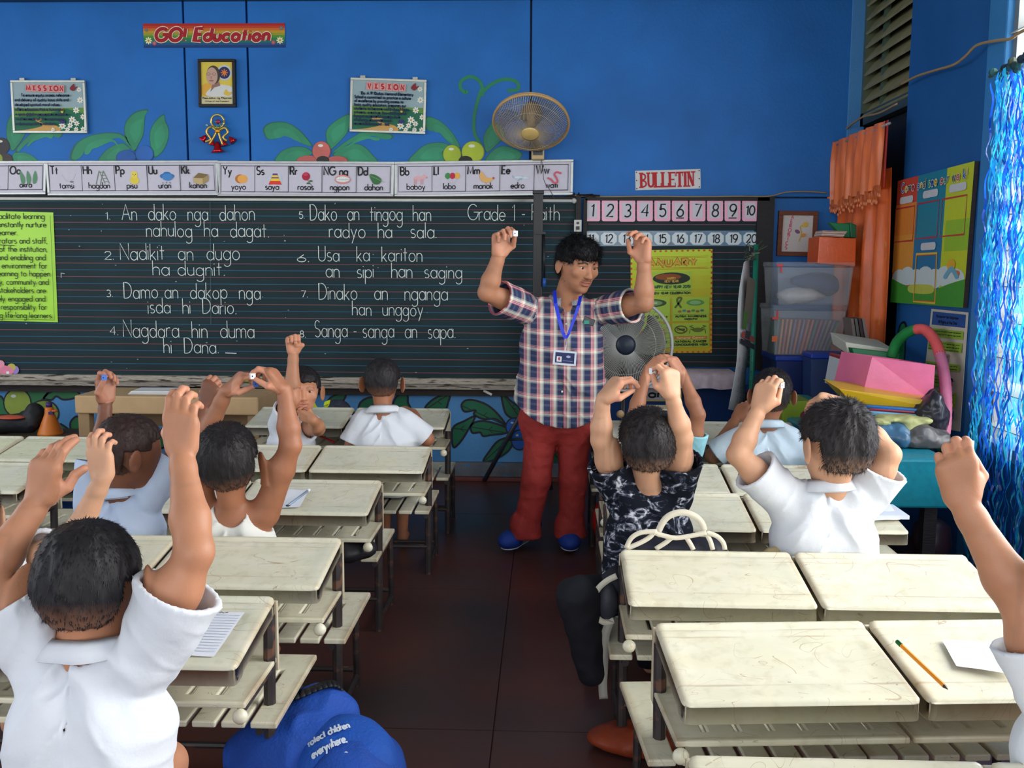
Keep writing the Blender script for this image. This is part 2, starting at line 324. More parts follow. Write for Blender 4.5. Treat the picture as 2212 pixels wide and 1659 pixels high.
# big window on the right (seen edge-on behind the tinsel)
m_ = MB(); gy = (120, 126, 128)
y0_, y1_ = yw, -1.8
m_.box((XR+.05, y0_-.025, 1.7), (.06, .05, 2.25), gy).box((XR+.05, (y0_+y1_)/2, .60), (.12, y0_-y1_, .05), (70, 120, 160)).box((XR+.05, (y0_+y1_)/2, 2.78), (.06, y0_-y1_, .05), gy)
for k in range(1, 7): m_.box((XR+.05, y0_-k*(y0_-y1_)/7, 1.7), (.05, .04, 2.2), gy)
w1 = st(m_.build('window_1', satin))
for k in range(7):
    ya, yb = y0_-k*(y0_-y1_)/7-.03, y0_-(k+1)*(y0_-y1_)/7+.03
    for i in range(15):
        MB().box((XR+.05, (ya+yb)/2, .70+i*.142), (.10, ya-yb, .005), (214, 224, 214), R=Matrix.Rotation(math.radians(-18), 3, 'Y')).build('louver', mat('frosted_blade', .3, trans=.5), w1)
# ground and bright hazy garden wall outside
st(MB().box((6.5, 1, -.5), (9.2, 30, .1), (150, 150, 130)).build('ground', mat('dry_ground', .9, noise=.3, nscale=2)))
st(MB().box((-9.5, 1, -.5), (8, 30, .1), (150, 150, 130)).build('ground.001', mat('dry_ground', .9)))

# ================================================================ MURAL (flat paint on the wall, part of it)
def fsheet(off=.0): 
    s = Sheet((0, D-off, 0), (1, 0, 0), (0, 0, 1)); s.map = lambda px, py: ((lambda p: (p.x, p.z))(PY(px, py, D-off))); return s
mural_mat = mat('mural_paint', .5, noise=.22, nscale=7)
G1, G2 = (44, 138, 98), (30, 112, 84)
up = [
 [(28,244),(16,265),(14,294),(22,320),(27,327),(35,320),(53,294),(60,270),(45,250)], [(34,323),(53,300),(76,282),(103,276),(135,282),(134,294),(126,297),(109,291),(88,297),(59,309),(38,329)],
 [(28,332),(44,329),(62,332),(82,347),(60,352),(29,352)], [(153,329),(151,344),(162,347),(174,338),(182,326),(206,318),(235,304),(253,297),(265,299),(279,312),(294,328),(282,309),(271,294),(253,287),(224,287),(191,294),(165,309)],
 [(320,236),(294,241),(274,259),(268,282),(274,303),(282,318),(290,328),(300,312),(310,291),(312,268),(314,250)], [(354,246),(335,262),(324,285),(324,309),(328,326),(335,341),(353,326),(363,303),(365,279),(357,259)],
 [(212,352),(224,329),(244,315),(265,309),(276,315),(282,322),(259,326),(253,338),(253,352)], [(335,352),(345,346),(356,346),(363,352)],
 [(569,286),(570,274),(587,264),(618,264),(645,279),(665,300),(676,317),(652,310),(635,300),(611,293),(594,300),(577,300)], [(594,352),(604,330),(628,318),(655,317),(672,325),(676,332),(652,344),(645,352)],
 [(704,300),(706,279),(723,262),(743,250),(757,247),(754,279),(740,300),(720,320),(712,323)], [(716,330),(740,310),(767,293),(788,284),(845,290),(847,300),(828,300),(808,293),(781,300),(754,310),(726,327)],
 [(718,335),(740,317),(767,310),(788,317),(805,334),(815,352),(754,352),(740,340)], [(920,252),(947,259),(971,279),(988,303),(994,322),(967,306),(947,286),(921,279)],
 [(884,352),(896,330),(923,311),(957,308),(978,318),(957,327),(957,352)], [(1045,313),(1045,293),(1056,273),(1069,262),(1092,290),(1073,313),(1052,330)], [(1047,350),(1066,323),(1093,315),(1127,330),(1120,346),(1093,350)],
]
s = fsheet()
for pl in up:
    s.blob(pl, (34, 100, 84), up=False); s.h += .0002
    cx, cy = np.mean([p[0] for p in pl]), np.mean([p[1] for p in pl])
    s.blob([(cx+(x-cx)*.93, cy+(y-cy)*.93) for x, y in pl], G1, up=False); s.h += .0002
    s.blob([(cx+(x-cx)*.55+1, cy+(y-cy)*.55+2) for x, y in pl], (52, 148, 108), up=False); s.h = .0012
s.h = .002
for path in ([(1039,313),(1025,286),(1025,249),(1035,208),(1041,191)], [(1042,208),(1042,188),(1032,172),(1015,166),(998,174),(994,189),(1005,200),(1010,196)], [(1040,203),(1059,184),(1086,172),(1110,174),(1120,184),(1117,194),(1096,196)]):
    s.line(smooth_open(path, 8), .020, (30, 128, 84))
s.build('painted_leaves', mural_mat, wf)
s = fsheet(); s.h = .003
def berry(x, y, rx, ry, c, hl=True):
    s.ell(x, y, rx, ry, tuple(int(v*.75) for v in c)); s.ell(x-.5, y-.5, rx*.93, ry*.93, c)
    if hl: s.ell(x-rx*.1, y-ry*.55, rx*.28, ry*.14, (226, 226, 210))
berry(3, 316, 19, 19, (58, 50, 52)); berry(12, 346, 17, 15, (64, 54, 52), False); berry(-2, 344, 9, 12, (150, 168, 60), False)
berry(273, 341, 22, 17, (30, 92, 170), False); berry(313, 333, 20, 19, (34, 98, 178), False)
berry(666, 349, 26, 13, (196, 96, 88), False); berry(729, 349, 24, 12, (196, 96, 88), False); berry(695, 327, 20, 22, (204, 104, 94)); s.ell(698, 346, 14, 9, (40, 38, 34))
berry(977, 334, 20, 21, (166, 186, 44)); berry(1022, 329, 25, 24, (176, 194, 44)); s.ell(1006, 347, 15, 10, (22, 22, 18))
s.build('painted_berries', mural_mat, wf)
low = [[(65,834),(106,833),(94,861),(68,879),(58,850)], [(95,859),(115,844),(142,837),(165,844),(172,853),(157,861),(136,863),(122,856),(111,864)], [(-10,868),(2,856),(14,878),(20,900),(0,905),(-14,890)],
 [(709,866),(726,852),(747,851),(739,869),(726,876)], [(848,876),(855,859),(868,849),(880,852),(881,869),(885,884),(850,884)], [(920,884),(928,869),(948,856),(971,851),(968,869),(959,886)],
 [(997,876),(1004,866),(1021,864),(1047,872),(1067,886),(1084,905),(1092,919),(1070,905),(1044,905),(1024,895),(1027,886),(1004,889)], [(1084,849),(1103,866),(1123,882),(1128,909),(1110,905),(1094,895),(1087,876)],
 [(1017,922),(1027,912),(1050,910),(1090,922),(1094,935),(1064,939),(1044,942),(1037,934),(1021,935)], [(1044,998),(1057,975),(1077,952),(1103,945),(1108,955),(1097,975),(1070,992)], [(978,925),(1004,909),(1026,900),(1011,929),(994,955),(979,965)],
 [(1172,898),(1200,908),(1226,950),(1205,962),(1180,940)], [(1180,965),(1205,975),(1216,1000),(1190,1004)], [(335,968),(345,935),(365,915),(385,935),(370,960)], [(128,916),(160,936),(190,962),(150,960)], [(152,915),(164,900),(176,905),(172,925),(158,940)], [(780,868),(800,858),(812,866),(796,884),(776,884)], [(440,905),(470,895),(500,915),(488,940),(455,930)]]
s = fsheet()
for pl in low:
    s.h = .0012; s.blob(pl, (16, 96, 64) if pl[0][0] > 700 else (38, 104, 60)); s.line(smooth_closed(pl, 5), .013, (14, 20, 34), closed=True); s.h += .0002
    if pl[0][0] > 900:
        a = pl[0]; b_ = pl[len(pl)//2]; s.line([a, b_], .006, (14, 40, 34))
        mx_, my_ = (a[0]+b_[0])/2, (a[1]+b_[1])/2; s.line([(mx_, my_), (mx_+8, my_-7)], .005, (14, 40, 34)); s.line([(mx_, my_), (mx_+9, my_+6)], .005, (14, 40, 34))
s.build('painted_leaves', mural_mat, wf)
s = fsheet(); s.h = .003
for x, y, rx, ry, c in ((38, 870, 28, 29, (132, 150, 58)), (95, 893, 31, 27, (120, 140, 52)), (1112, 922, 18, 18, (20, 92, 188)), (1122, 950, 16, 20, (20, 84, 170)), (1214, 880, 16, 14, (20, 92, 188))):
    s.ell(x, y, rx+3, ry+3, (14, 18, 30)); s.ell(x, y, rx, ry, c); s.ell(x-rx*.3, y-ry*.5, rx*.2, ry*.12, (190, 200, 190))
s.ell(56, 902, 17, 16, (34, 32, 24))
s.build('painted_berries', mural_mat, wf)
# ================================================================ FRONT WALL: BOARDS AND SIGNS
def corner_sheet(tl, tr, bl, off):
    a, b_, c = PY(*tl, D-off), PY(*tr, D-off), PY(*bl, D-off); U = b_-a; V = a-c
    s = Sheet(c, U, V, (0, -1, 0)); s.w, s.hh = U.length, V.length; s.N = Vector((0, -1, 0)); return s
def sub_sheet(s, h=.0012): n = Sheet(s.O, s.U, s.V, s.N); n.w, n.hh, n.h = s.w, s.hh, h; return n
def board(s, th, col, name, mat_, parent, grow=0, back=True):
    """slab behind the sheet: front face at h=0"""
    vs = [s.O+s.U*u+s.V*v+s.N*h for h in (0, -th) for u, v in ((-grow, -grow), (s.w+grow, -grow), (s.w+grow, s.hh+grow), (-grow, s.hh+grow))]
    return MB().add(vs, [(0, 1, 2, 3), (7, 6, 5, 4), (0, 4, 5, 1), (1, 5, 6, 2), (2, 6, 7, 3), (3, 7, 4, 0)], col).build(name, mat_, parent)
def frame(s, wd, col, name, mat_, parent, depth=.012, out=.006):
    m_ = MB()
    for (u0, v0, u1, v1) in ((-wd/2, -wd/2, s.w+wd/2, wd/2), (-wd/2, s.hh-wd/2, s.w+wd/2, s.hh+wd/2), (-wd/2, wd/2, wd/2, s.hh-wd/2), (s.w-wd/2, wd/2, s.w+wd/2, s.hh-wd/2)):
        vs = [s.O+s.U*u+s.V*v+s.N*h for h in (out, out-depth) for u, v in ((u0, v0), (u1, v0), (u1, v1), (u0, v1))]
        m_.add(vs, [(0, 1, 2, 3), (7, 6, 5, 4), (0, 4, 5, 1), (1, 5, 6, 2), (2, 6, 7, 3), (3, 7, 4, 0)], col)
    return m_.build(name, mat_, parent, bevel=min(.002, wd*.2))
# ---- big chalkboard
cb = thing('chalkboard', 'long dark green chalkboard with ruled red and blue lines and white chalk sentences', 'chalkboard', (-1.2, D, 1.15))
zb, ztp = PY(600, 819, D-.05).z, PY(600, 428, D-.05).z
xl, xr = -4.4, PY(1243, 600, D-.05).x
chalkm = mat('chalkboard_slate', .62, noise=.35, nscale=2.5, spec=.25, bump=.05, bscale=90)
MB().box(((xl+xr)/2, D-.03, (zb+ztp)/2), (xr-xl, .04, ztp-zb), (24, 46, 50)).build('slate', chalkm, cb)
m_ = MB(); m_.box(((xl+xr)/2, D-.03, ztp+.006), (xr-xl, .05, .014), (30, 26, 24)).box((xr+.012, D-.04, (zb+ztp)/2), (.03, .07, ztp-zb+.05), (38, 32, 30))
m_.build('frame', wood, cb)
m_ = MB(); m_.tube([(xl, D-.085, PY(0, 429, D-.08).z), (PY(1240, 434, D-.08).x, D-.085, PY(1240, 434, D-.08).z)], .009, (206, 206, 196), 8)
m_.ball((PY(1240, 434, D-.08).x, D-.085, PY(1240, 434, D-.08).z), .016, (190, 190, 186)); m_.build('top_rail', satin, cb, smooth=True)
led = mat('weathered_ledge', .7, noise=.45, nscale=22, bump=.4, bscale=30, stretch=(1, 1, 10), wear=((58, 48, 42), 9, .55))
za, zc_ = PY(20, 808, D-.1).z, PY(1110, 826, D-.1).z
def sbox(m, x0, x1, za0, za1, th, y, dp, col):
    vs = [(x, yy, z+dz) for x, z in ((x0, za0), (x1, za1)) for yy in (y-dp/2, y+dp/2) for dz in (-th/2, th/2)]
    m.add(vs, [(0, 1, 3, 2), (4, 6, 7, 5), (0, 4, 5, 1), (2, 3, 7, 6), (0, 2, 6, 4), (1, 5, 7, 3)], col)
m_ = MB(); xe = PY(1225, 820, D-.1).x
sbox(m_, xl, xe, za-.02, zc_, .035, D-.055, .07, (172, 162, 148)); sbox(m_, xl, xe, za-.05, zc_-.03, .026, D-.08, .13, (150, 140, 128)); m_.build('chalk_ledge', led, cb, bevel=.003)
m_ = MB(); sbox(m_, xl, xe, za-.088, zc_-.066, .05, D-.035, .05, (44, 34, 30)); m_.build('gap_shade_strip', wood, cb)  # dark strip painted in for the shaded gap under the ledge
# ruled lines
s = Sheet((0, D-.05, 0), (1, 0, 0), (0, 0, 1)); s.map = None
n_l = 26; zz0, zz1 = PY(600, 437, D-.05).z, PY(600, 808, D-.05).z
for i in range(n_l):
    z = zz0+(zz1-zz0)*i/(n_l-1)*.985; kind = i % 2
    s.h = .0011; xa = xl
    s.rect(xa, z-.0016, xr-.01, z+.0016, (34, 92, 130) if kind == 0 else (126, 72, 84), up=False)
s.build('ruled_lines', prt, cb)
# chalk sentences
s = Sheet((0, D-.05, 0), (1, 0, 0), (0, 0, 1)); s.h = .0018
def chalk(t, x0, yb, x1, capy):
    a, b_, c = PY(x0, yb, D-.05), PY(x1, yb+(x1-x0)*.004, D-.05), PY(x0, capy, D-.05)
    sz = c.z-a.z; write(s, t, a.x, a.z, sz, .0046, (214, 222, 216), gap=.14, width=b_.x-a.x, wob=.03)
for t, x0, yb, x1, cy in (('1.', 229, 474, 238, 458), ('An  dako  nga  dahon', 264, 475, 550, 441), ('nahulog  ha  dagat.', 317, 511, 581, 478), ('2.', 227, 560, 246, 543), ('Nadikit  an  dugo', 261, 561, 518, 526), ('ha dugnit.', 331, 594, 486, 562),
                          ('3.', 231, 641, 244, 626), ('Damo an  dakop  nga', 269, 644, 563, 610), ('isda  hi  Dario.', 321, 677, 511, 645), ('4.', 239, 723, 256, 705), ('Nagdara  hin  duma', 268, 728, 550, 692), ('hi  Dana.', 355, 762, 473, 729),
                          ('5.', 647, 472, 658, 458), ('Dako  an  tingog  han', 671, 476, 931, 442), ('radyo  ha   sala.', 712, 513, 943, 480), ('6.', 643, 565, 668, 550), ('Usa   ka  kariton', 689, 564, 912, 531), ('an   sipi   han  saging', 705, 599, 998, 567),
                          ('7.', 652, 642, 665, 628), ('Dinako   an   nganga', 690, 647, 967, 613), ('han  unggoy', 762, 681, 914, 649), ('8.', 649, 728, 661, 714), ('Sanga - sanga  an  sapa.', 681, 728, 984, 693), ('Grade 1 - Faith', 1011, 476, 1208, 442)):
    chalk(t, x0, yb, x1, cy)
s.map = lambda px, py: (lambda p: (p.x, p.z))(PY(px, py, D-.05))
s.line([(488, 762), (512, 763)], .006, (220, 220, 220)); s.line([(134, 600), (134, 590), (142, 591)], .004, (180, 190, 190))
s.line([(455, 430), (456, 560), (457, 700)], .003, (84, 108, 112))
for _ in range(46):
    x, y = random.uniform(20, 1220), random.uniform(440, 805); s.ell(x, y, random.uniform(.6, 2.2), random.uniform(.6, 1.6), (150, 165, 165), 6, up=False)
s.build('chalk_writing', mat('chalk', .95, spec=.05, noise=.35, nscale=160), cb)['kind'] = 'stuff'
# things on the ledge
def small_box(name, label, cat, px0, px1, py0, py1, Y, dp, col, mt=None, group=None):
    a, b_ = PY(px0, py1, Y), PY(px1, py0, Y); t = thing(name, label, cat, ((a.x+b_.x)/2, Y, a.z), 0, group)
    return t, a, b_
p = PY(548, 829, D-.11)+Vector((0, 0, .006)); t = thing('board_eraser', 'yellow green felt board eraser on the chalk ledge', 'eraser', (p.x, p.y, p.z))
MB().box((p.x, p.y, p.z+.018), (.13, .045, .02), (150, 162, 44)).build('pad', rough, t, bevel=.004); MB().box((p.x, p.y, p.z+.005), (.13, .045, .008), (60, 66, 40)).build('backing', rough, t)
p = PY(590, 826, D-.11); tag(MB().box((p.x+.01, p.y, p.z+.008), (.085, .012, .012), (60, 78, 130)).build('marker_pen', satin), 'blue pen lying beside the yellow board eraser', 'pen')
p = PY(1052, 848, D-.1); tag(MB().tube([(p.x-.02, p.y, p.z+.012), (p.x+.03, p.y-.01, p.z-.012)], .008, (210, 208, 200), 8).build('chalk_stick', rough), 'short white chalk stub under the right end of the chalk ledge', 'chalk')
# pink paper cut-out at the left end
s = Sheet((0, D-.055, 0), (1, 0, 0), (0, 0, 1)); s.map = lambda px, py: (lambda p: (p.x, p.z))(PY(px, py, D-.055)); s.h = .006
s.ell(34, 799, 8, 9, (150, 128, 190)); s.ell(26, 793, 9, 8, (190, 180, 80)); s.ell(11, 800, 20, 11, (226, 132, 156), rot=.1); s.ell(2, 786, 9, 8, (232, 150, 168)); s.rect(15, 808, 21, 802, (226, 230, 232))
tag(s.build('paper_cutout', rough), 'pink and yellow paper cut-out standing at the left end of the chalk ledge', 'cutout')
# ---- green paper on the chalkboard
s = corner_sheet((-150, 455), (116, 459), (-150, 690), .053); s.w = (PY(116, 459, D-.053)-s.O).dot(s.U)
gp = thing('green_poster', 'bright green sheet with black typed lines taped to the left of the chalkboard', 'poster', tuple(s.O+s.U*s.w/2))
V2 = PY(125, 696, D-.053)
s.h = .002; s.map = None
q = sub_sheet(s, .0015); vs = [PY(-150, 452, D-.055), PY(115, 459, D-.055), PY(125, 696, D-.055), PY(-150, 690, D-.055)]
q.add(vs, [(3, 2, 1, 0)], (168, 222, 54)); q.add([v+Vector((0, .0006, 0)) for v in vs], [(0, 1, 2, 3)], (150, 200, 50)); q.build('sheet', mat('glossy_green_paper', .35, noise=.08, nscale=5), gp)
s = Sheet((0, D-.057, 0), (1, 0, 0), (0, 0, 1)); s.map = None
for t, xe_, yb, und in (('facilitate learning', 96, 473, 0), ('constantly nurture', 100, 491, 0), ('learner.', 38, 508, 0), ('administrators and staff,', 102, 526, 1), ('stewards of the institution,', 102, 544, 0), ('and enabling and', 99, 562, 0), ('supportive environment for', 102, 580, 0), ('for learning to happen.', 111, 597, 0), ('family, community and', 106, 615, 0), ('stakeholders are', 100, 633, 0), ('actively engaged and', 99, 651, 0), ('share responsibility for', 102, 669, 0), ('developing life-long learners.', 115, 687, 0)):
    p = PY(xe_, yb, D-.057); sz = .036
    write(s, t, p.x, p.z, sz, .0042, (40, 66, 30), align='r', gap=.13)
p0, p1 = PY(0, 529, D-.057), PY(33, 530, D-.057); s.line([(p0.x, p0.z), (p1.x, p1.z)], .004, (40, 60, 30))
s.map = lambda px, py: (lambda p: (p.x, p.z))(PY(px, py, D-.057)); s.line([(110, 466), (119, 691)], .0025, (70, 110, 40)); s.line([(-140, 686), (119, 691)], .0025, (70, 110, 40))
s.build('lettering', prt, gp)
# ---- alphabet strips
ILL = {}
def ill(f): ILL[f.__name__[2:]] = f; return f
@ill
def i_okra(s, x, y, w):
    for dx, a in ((-.3, .5), (0, .2), (.3, -.2)):
        s.blob([(x+w*(dx-.06), y-w*.3), (x+w*(dx+.08), y-w*.28), (x+w*(dx+.14-a*.1), y), (x+w*(dx-.02-a*.3), y+w*.36), (x+w*(dx-.1-a*.1), y)], (92, 142, 106)); s.h -= .0002
@ill
def i_tamsi(s, x, y, w):
    s.line([(x-.4*w, y+.2*w), (x-.2*w, y-.1*w), (x, y-.2*w), (x+.25*w, y-.05*w), (x+.4*w, y+.25*w)], .002, (160, 172, 182)); s.ell(x+.15*w, y-.2*w, .12*w, .05*w, (120, 130, 138))
@ill
def i_hagdan(s, x, y, w):
    for a in (-.12, .12): s.line([(x+a*w, y+.4*w), (x+a*w-.22*w, y-.35*w)], .005, (110, 128, 110)); s.line([(x+a*w, y+.4*w), (x+a*w+.3*w, y-.3*w)], .005, (120, 138, 118))
    for k in range(4): t = k/4+.1; s.line([(x-.12*w+.3*w*t, y+.4*w-.7*w*t), (x+.12*w+.3*w*t, y+.4*w-.7*w*t)], .004, (110, 128, 110))
@ill
def i_pisu(s, x, y, w):
    s.ell(x, y-.12*w, .26*w, .22*w, (230, 206, 74)); s.ell(x, y+.18*w, .19*w, .19*w, (236, 214, 86)); s.ell(x-.07*w, y+.2*w, .025*w, .03*w, (40, 30, 20), 8); s.ell(x+.07*w, y+.2*w, .025*w, .03*w, (40, 30, 20), 8); s.ell(x, y+.12*w, .04*w, .025*w, (210, 130, 50), 8)
    s.line([(x-.08*w, y-.34*w), (x-.08*w, y-.42*w)], .002, (200, 130, 90)); s.line([(x+.08*w, y-.34*w), (x+.08*w, y-.42*w)], .002, (200, 130, 90))
@ill
def i_uran(s, x, y, w):
    for dx, dy, r in ((-.2, .1, .2), (.22, .1, .18), (0, .2, .22), (.02, .04, .3)): s.ell(x+dx*w, y+dy*w, r*w, r*.65*w, (52, 112, 176) if r < .25 else (70, 132, 196))
    for k in (-.25, -.05, .15): s.ell(x+k*w, y-.25*w-abs(k)*.1*w, .025*w, .06*w, (90, 130, 160), 8)
@ill
def i_kahon(s, x, y, w):
    s.poly([(x-.4*w, y), (x+.1*w, y-.02*w), (x+.1*w, y-.35*w), (x-.36*w, y-.28*w)], (196, 172, 120)); s.poly([(x+.1*w, y-.02*w), (x+.42*w, y+.15*w), (x+.4*w, y-.15*w), (x+.1*w, y-.35*w)], (166, 142, 92))
    s.poly([(x-.4*w, y), (x-.1*w, y+.26*w), (x+.42*w, y+.18*w), (x+.1*w, y-.02*w)], (128, 106, 66))
@ill
def i_yoyo(s, x, y, w): s.ell(x-.08*w, y, .28*w, .24*w, (190, 118, 56)); s.ell(x+.06*w, y-.01*w, .28*w, .23*w, (238, 170, 84))
@ill
def i_saya(s, x, y, w):
    s.ell(x, y, .38*w, .36*w, (196, 206, 218)); s.poly([(x-.12*w, y+.3*w), (x+.12*w, y+.3*w), (x+.36*w, y-.3*w), (x-.36*w, y-.3*w)], (226, 60, 50)); s.poly([(x-.12*w, y+.3*w), (x+.12*w, y+.3*w), (x+.27*w, y-.1*w), (x-.27*w, y-.1*w)], (238, 210, 50))
    s.poly([(x-.12*w, y+.3*w), (x+.12*w, y+.3*w), (x+.16*w, y+.2*w), (x-.16*w, y+.2*w)], (110, 60, 140)); s.poly([(x-.19*w, y+.1*w), (x+.19*w, y+.1*w), (x+.22*w, y+.03*w), (x-.22*w, y+.03*w)], (120, 60, 130))
@ill
def i_rosas(s, x, y, w):
    s.line([(x-.1*w, y), (x+.2*w, y-.38*w)], .003, (80, 100, 70)); s.ell(x-.15*w, y+.15*w, .22*w, .22*w, (176, 26, 60)); s.ell(x-.17*w, y+.25*w, .14*w, .08*w, (206, 60, 90)); s.ell(x+.12*w, y-.1*w, .1*w, .05*w, (70, 100, 60)); s.ell(x-.02*w, y-.22*w, .1*w, .05*w, (70, 100, 60))
@ill
def i_ngipon(s, x, y, w):
    s.ell(x, y, .42*w, .24*w, (226, 140, 130)); s.ell(x, y, .38*w, .15*w, (232, 236, 234)); s.line([(x-.38*w, y), (x+.38*w, y)], .0015, (150, 150, 150))
    for k in range(-5, 6): s.line([(x+k*.065*w, y-.12*w), (x+k*.065*w, y+.12*w)], .001, (160, 160, 160))
@ill
def i_dahon(s, x, y, w):
    s.blob([(x-.4*w, y+.25*w), (x-.1*w, y+.25*w), (x+.25*w, y), (x+.1*w, y-.25*w), (x-.2*w, y-.2*w)], (58, 112, 62)); s.line([(x-.35*w, y+.2*w), (x+.2*w, y-.05*w), (x+.45*w, y-.15*w)], .002, (150, 170, 140))
@ill
def i_baboy(s, x, y, w):
    s.ell(x-.03*w, y+.02*w, .3*w, .15*w, (226, 176, 180)); s.ell(x+.3*w, y+.12*w, .13*w, .12*w, (226, 176, 180)); s.ell(x+.43*w, y+.08*w, .06*w, .05*w, (210, 150, 156))
    for k in (-.25, -.15, .12, .22): s.poly([(x+k*w-.03*w, y), (x+k*w+.03*w, y), (x+k*w+.03*w, y-.3*w), (x+k*w-.03*w, y-.3*w)], (214, 160, 166))
@ill
def i_lobo(s, x, y, w):
    for k, c in ((-.26, (60, 140, 76)), (.26, (232, 178, 72)), (0, (196, 44, 70))): s.ell(x+k*w, y+.15*w, .15*w, .17*w, c); s.line([(x+k*w, y-.02*w), (x, y-.4*w)], .001, (170, 170, 180))
@ill
def i_manok(s, x, y, w): s.blob([(x-.35*w, y+.3*w), (x-.2*w, y+.3*w), (x, y+.05*w), (x+.35*w, y), (x+.2*w, y-.2*w), (x-.15*w, y-.22*w), (x-.35*w, y)], (226, 176, 104)); s.ell(x+.38*w, y, .06*w, .06*w, (190, 70, 60)); s.line([(x-.05*w, y-.2*w), (x+.02*w, y-.36*w)], .002, (150, 120, 60))
@ill
def i_edro(s, x, y, w): s.ell(x+.02*w, y, .42*w, .07*w, (206, 222, 230), rot=-.05); s.poly([(x-.05*w, y), (x+.15*w, y-.02*w), (x-.2*w, y-.2*w)], (160, 184, 196)); s.poly([(x-.4*w, y), (x-.3*w, y), (x-.45*w, y+.18*w)], (170, 190, 200)); s.poly([(x+.05*w, y+.04*w), (x+.18*w, y+.03*w), (x+.02*w, y+.14*w)], (176, 196, 206))
@ill
def i_wati(s, x, y, w): s.line(smooth_open([(x-.4*w, y-.02*w), (x-.2*w, y-.12*w), (x-.02*w, y-.3*w), (x+.15*w, y-.25*w), (x+.1*w, y-.05*w), (x-.02*w, y+.15*w), (x+.1*w, y+.28*w), (x+.35*w, y+.2*w)], 6), .011, (206, 92, 110)); 
strips = [('left end strip', (-300, 352), (98, 350), (-300, 419), [(-292, -215, 'Aa', 'atis'), (-215, -138, 'Ii', 'iro'), (-138, -60, 'Gg', 'gatas'), (-60, 19, 'Ff', 'ngatas'), (19, 93, 'Oo', 'okra')]),
 ('T to K', (101, 350), (468, 349), (106, 420), [(104, 175, 'Tt', 'tamsi'), (175, 246, 'Hh', 'hagdan'), (246, 317, 'Pp', 'pisu'), (317, 388, 'Uu', 'uran'), (388, 462, 'Kk', 'kahon')]),
 ('Y to D', (473, 350), (849, 352), (473, 422), [(478, 551, 'Yy', 'yoyo'), (551, 624, 'Ss', 'saya'), (624, 697, 'Rr', 'rosas'), (697, 771, 'NG ng', 'ngipon'), (771, 844, 'Dd', 'dahon')]),
 ('B to W', (855, 352), (1236, 347), (855, 423), [(861, 934, 'Bb', 'baboy'), (934, 1007, 'Ll', 'lobo'), (1007, 1081, 'Mm', 'manok'), (1081, 1155, 'Ee', 'edro'), (1155, 1228, 'Ww', 'wati')])]
for nm, tl, tr, bl, cards in strips:
    s = corner_sheet(tl, tr, bl, .035); px0, pw = tl[0], tr[0]-tl[0]
    t = thing('alphabet_chart', {'left end strip': 'white framed alphabet strip at far left ending with Oo okra', 'T to K': 'white framed alphabet strip showing Tt tamsi to Kk kahon', 'Y to D': 'white framed alphabet strip showing Yy yoyo to Dd dahon', 'B to W': 'white framed alphabet strip showing Bb baboy to Ww wati'}[nm], 'chart', tuple(s.O+s.U*s.w/2), 0, 'alphabet strips above the chalkboard')
    board(s, .02, (200, 194, 206), 'panel', lam, t); frame(s, .015, (176, 178, 176), 'frame', alu, t, .026)
    q = sub_sheet(s); k = s.w/pw
    q.rect(.012, .012, s.w-.012, s.hh-.012, (204, 198, 210))
    for a, b_, big, word in cards:
        x0, x1 = (a-px0)*k, (b_-px0)*k; cx = (x0+x1)/2; hcap = s.hh*.24
        q.line([(x0, .022), (x1, .022), (x1, s.hh-.022), (x0, s.hh-.022)], .0035, (52, 52, 60), closed=True)
        write(q, big, x0+.012, s.hh-.026-hcap, hcap, .0080, (22, 24, 30), gap=.16, sx=.92)
        write(q, word, cx+.004, .036, s.hh*.145/.78, .0055, (28, 30, 36), align='c', gap=.14)
        if word in ILL: ILL[word](q, cx+.022, s.hh*.50, (x1-x0)*.54)
    q.build('printing', prt, t)
# ---- GO! Education banner
s = corner_sheet((309, 51), (615, 50), (311, 103), .004)
t = thing('banner', 'rainbow striped GO! Education banner with white outlined red letters', 'sign', tuple(s.O+s.U*s.w/2))
board(s, .003, (30, 60, 120), 'panel', lam, t)
q = sub_sheet(s); cols = [(176, 36, 34), (196, 60, 34), (206, 110, 40), (196, 150, 44), (150, 156, 48), (86, 146, 56), (44, 130, 70), (30, 116, 104), (26, 84, 130), (24, 58, 116)]
for i, c in enumerate(cols): q.rect(0, s.hh*(1-(i+1)/10), s.w, s.hh*(1-i/10), c, up=False)
q.h += .0004
for cx, cy, r, c in ((.03, .04, .022, (236, 230, 180)), (.065, .025, .014, (200, 90, 120)), (s.w-.03, .04, .022, (236, 230, 180)), (s.w-.07, .028, .014, (196, 90, 110)), (.02, .10, .010, (60, 120, 130)), (s.w-.02, .11, .012, (60, 130, 140))):
    for a in range(8): q.ell(cx+r*.6*math.cos(a*.785), cy+r*.6*math.sin(a*.785), r*.42, r*.2, c, 8, rot=a*.785, up=False)
    q.h += .0003; q.ell(cx, cy, r*.3, r*.3, (190, 140, 40), 8)
for wd, c in ((.030, (238, 214, 190)), (.021, (166, 30, 36))):
    random.seed(1); write(q, 'GO! Education', s.w*.085, s.hh*.28, s.hh*.50, wd, c, gap=.24, slant=.2, width=s.w*.80); q.h += .0004
q.build('printing', prt, t)
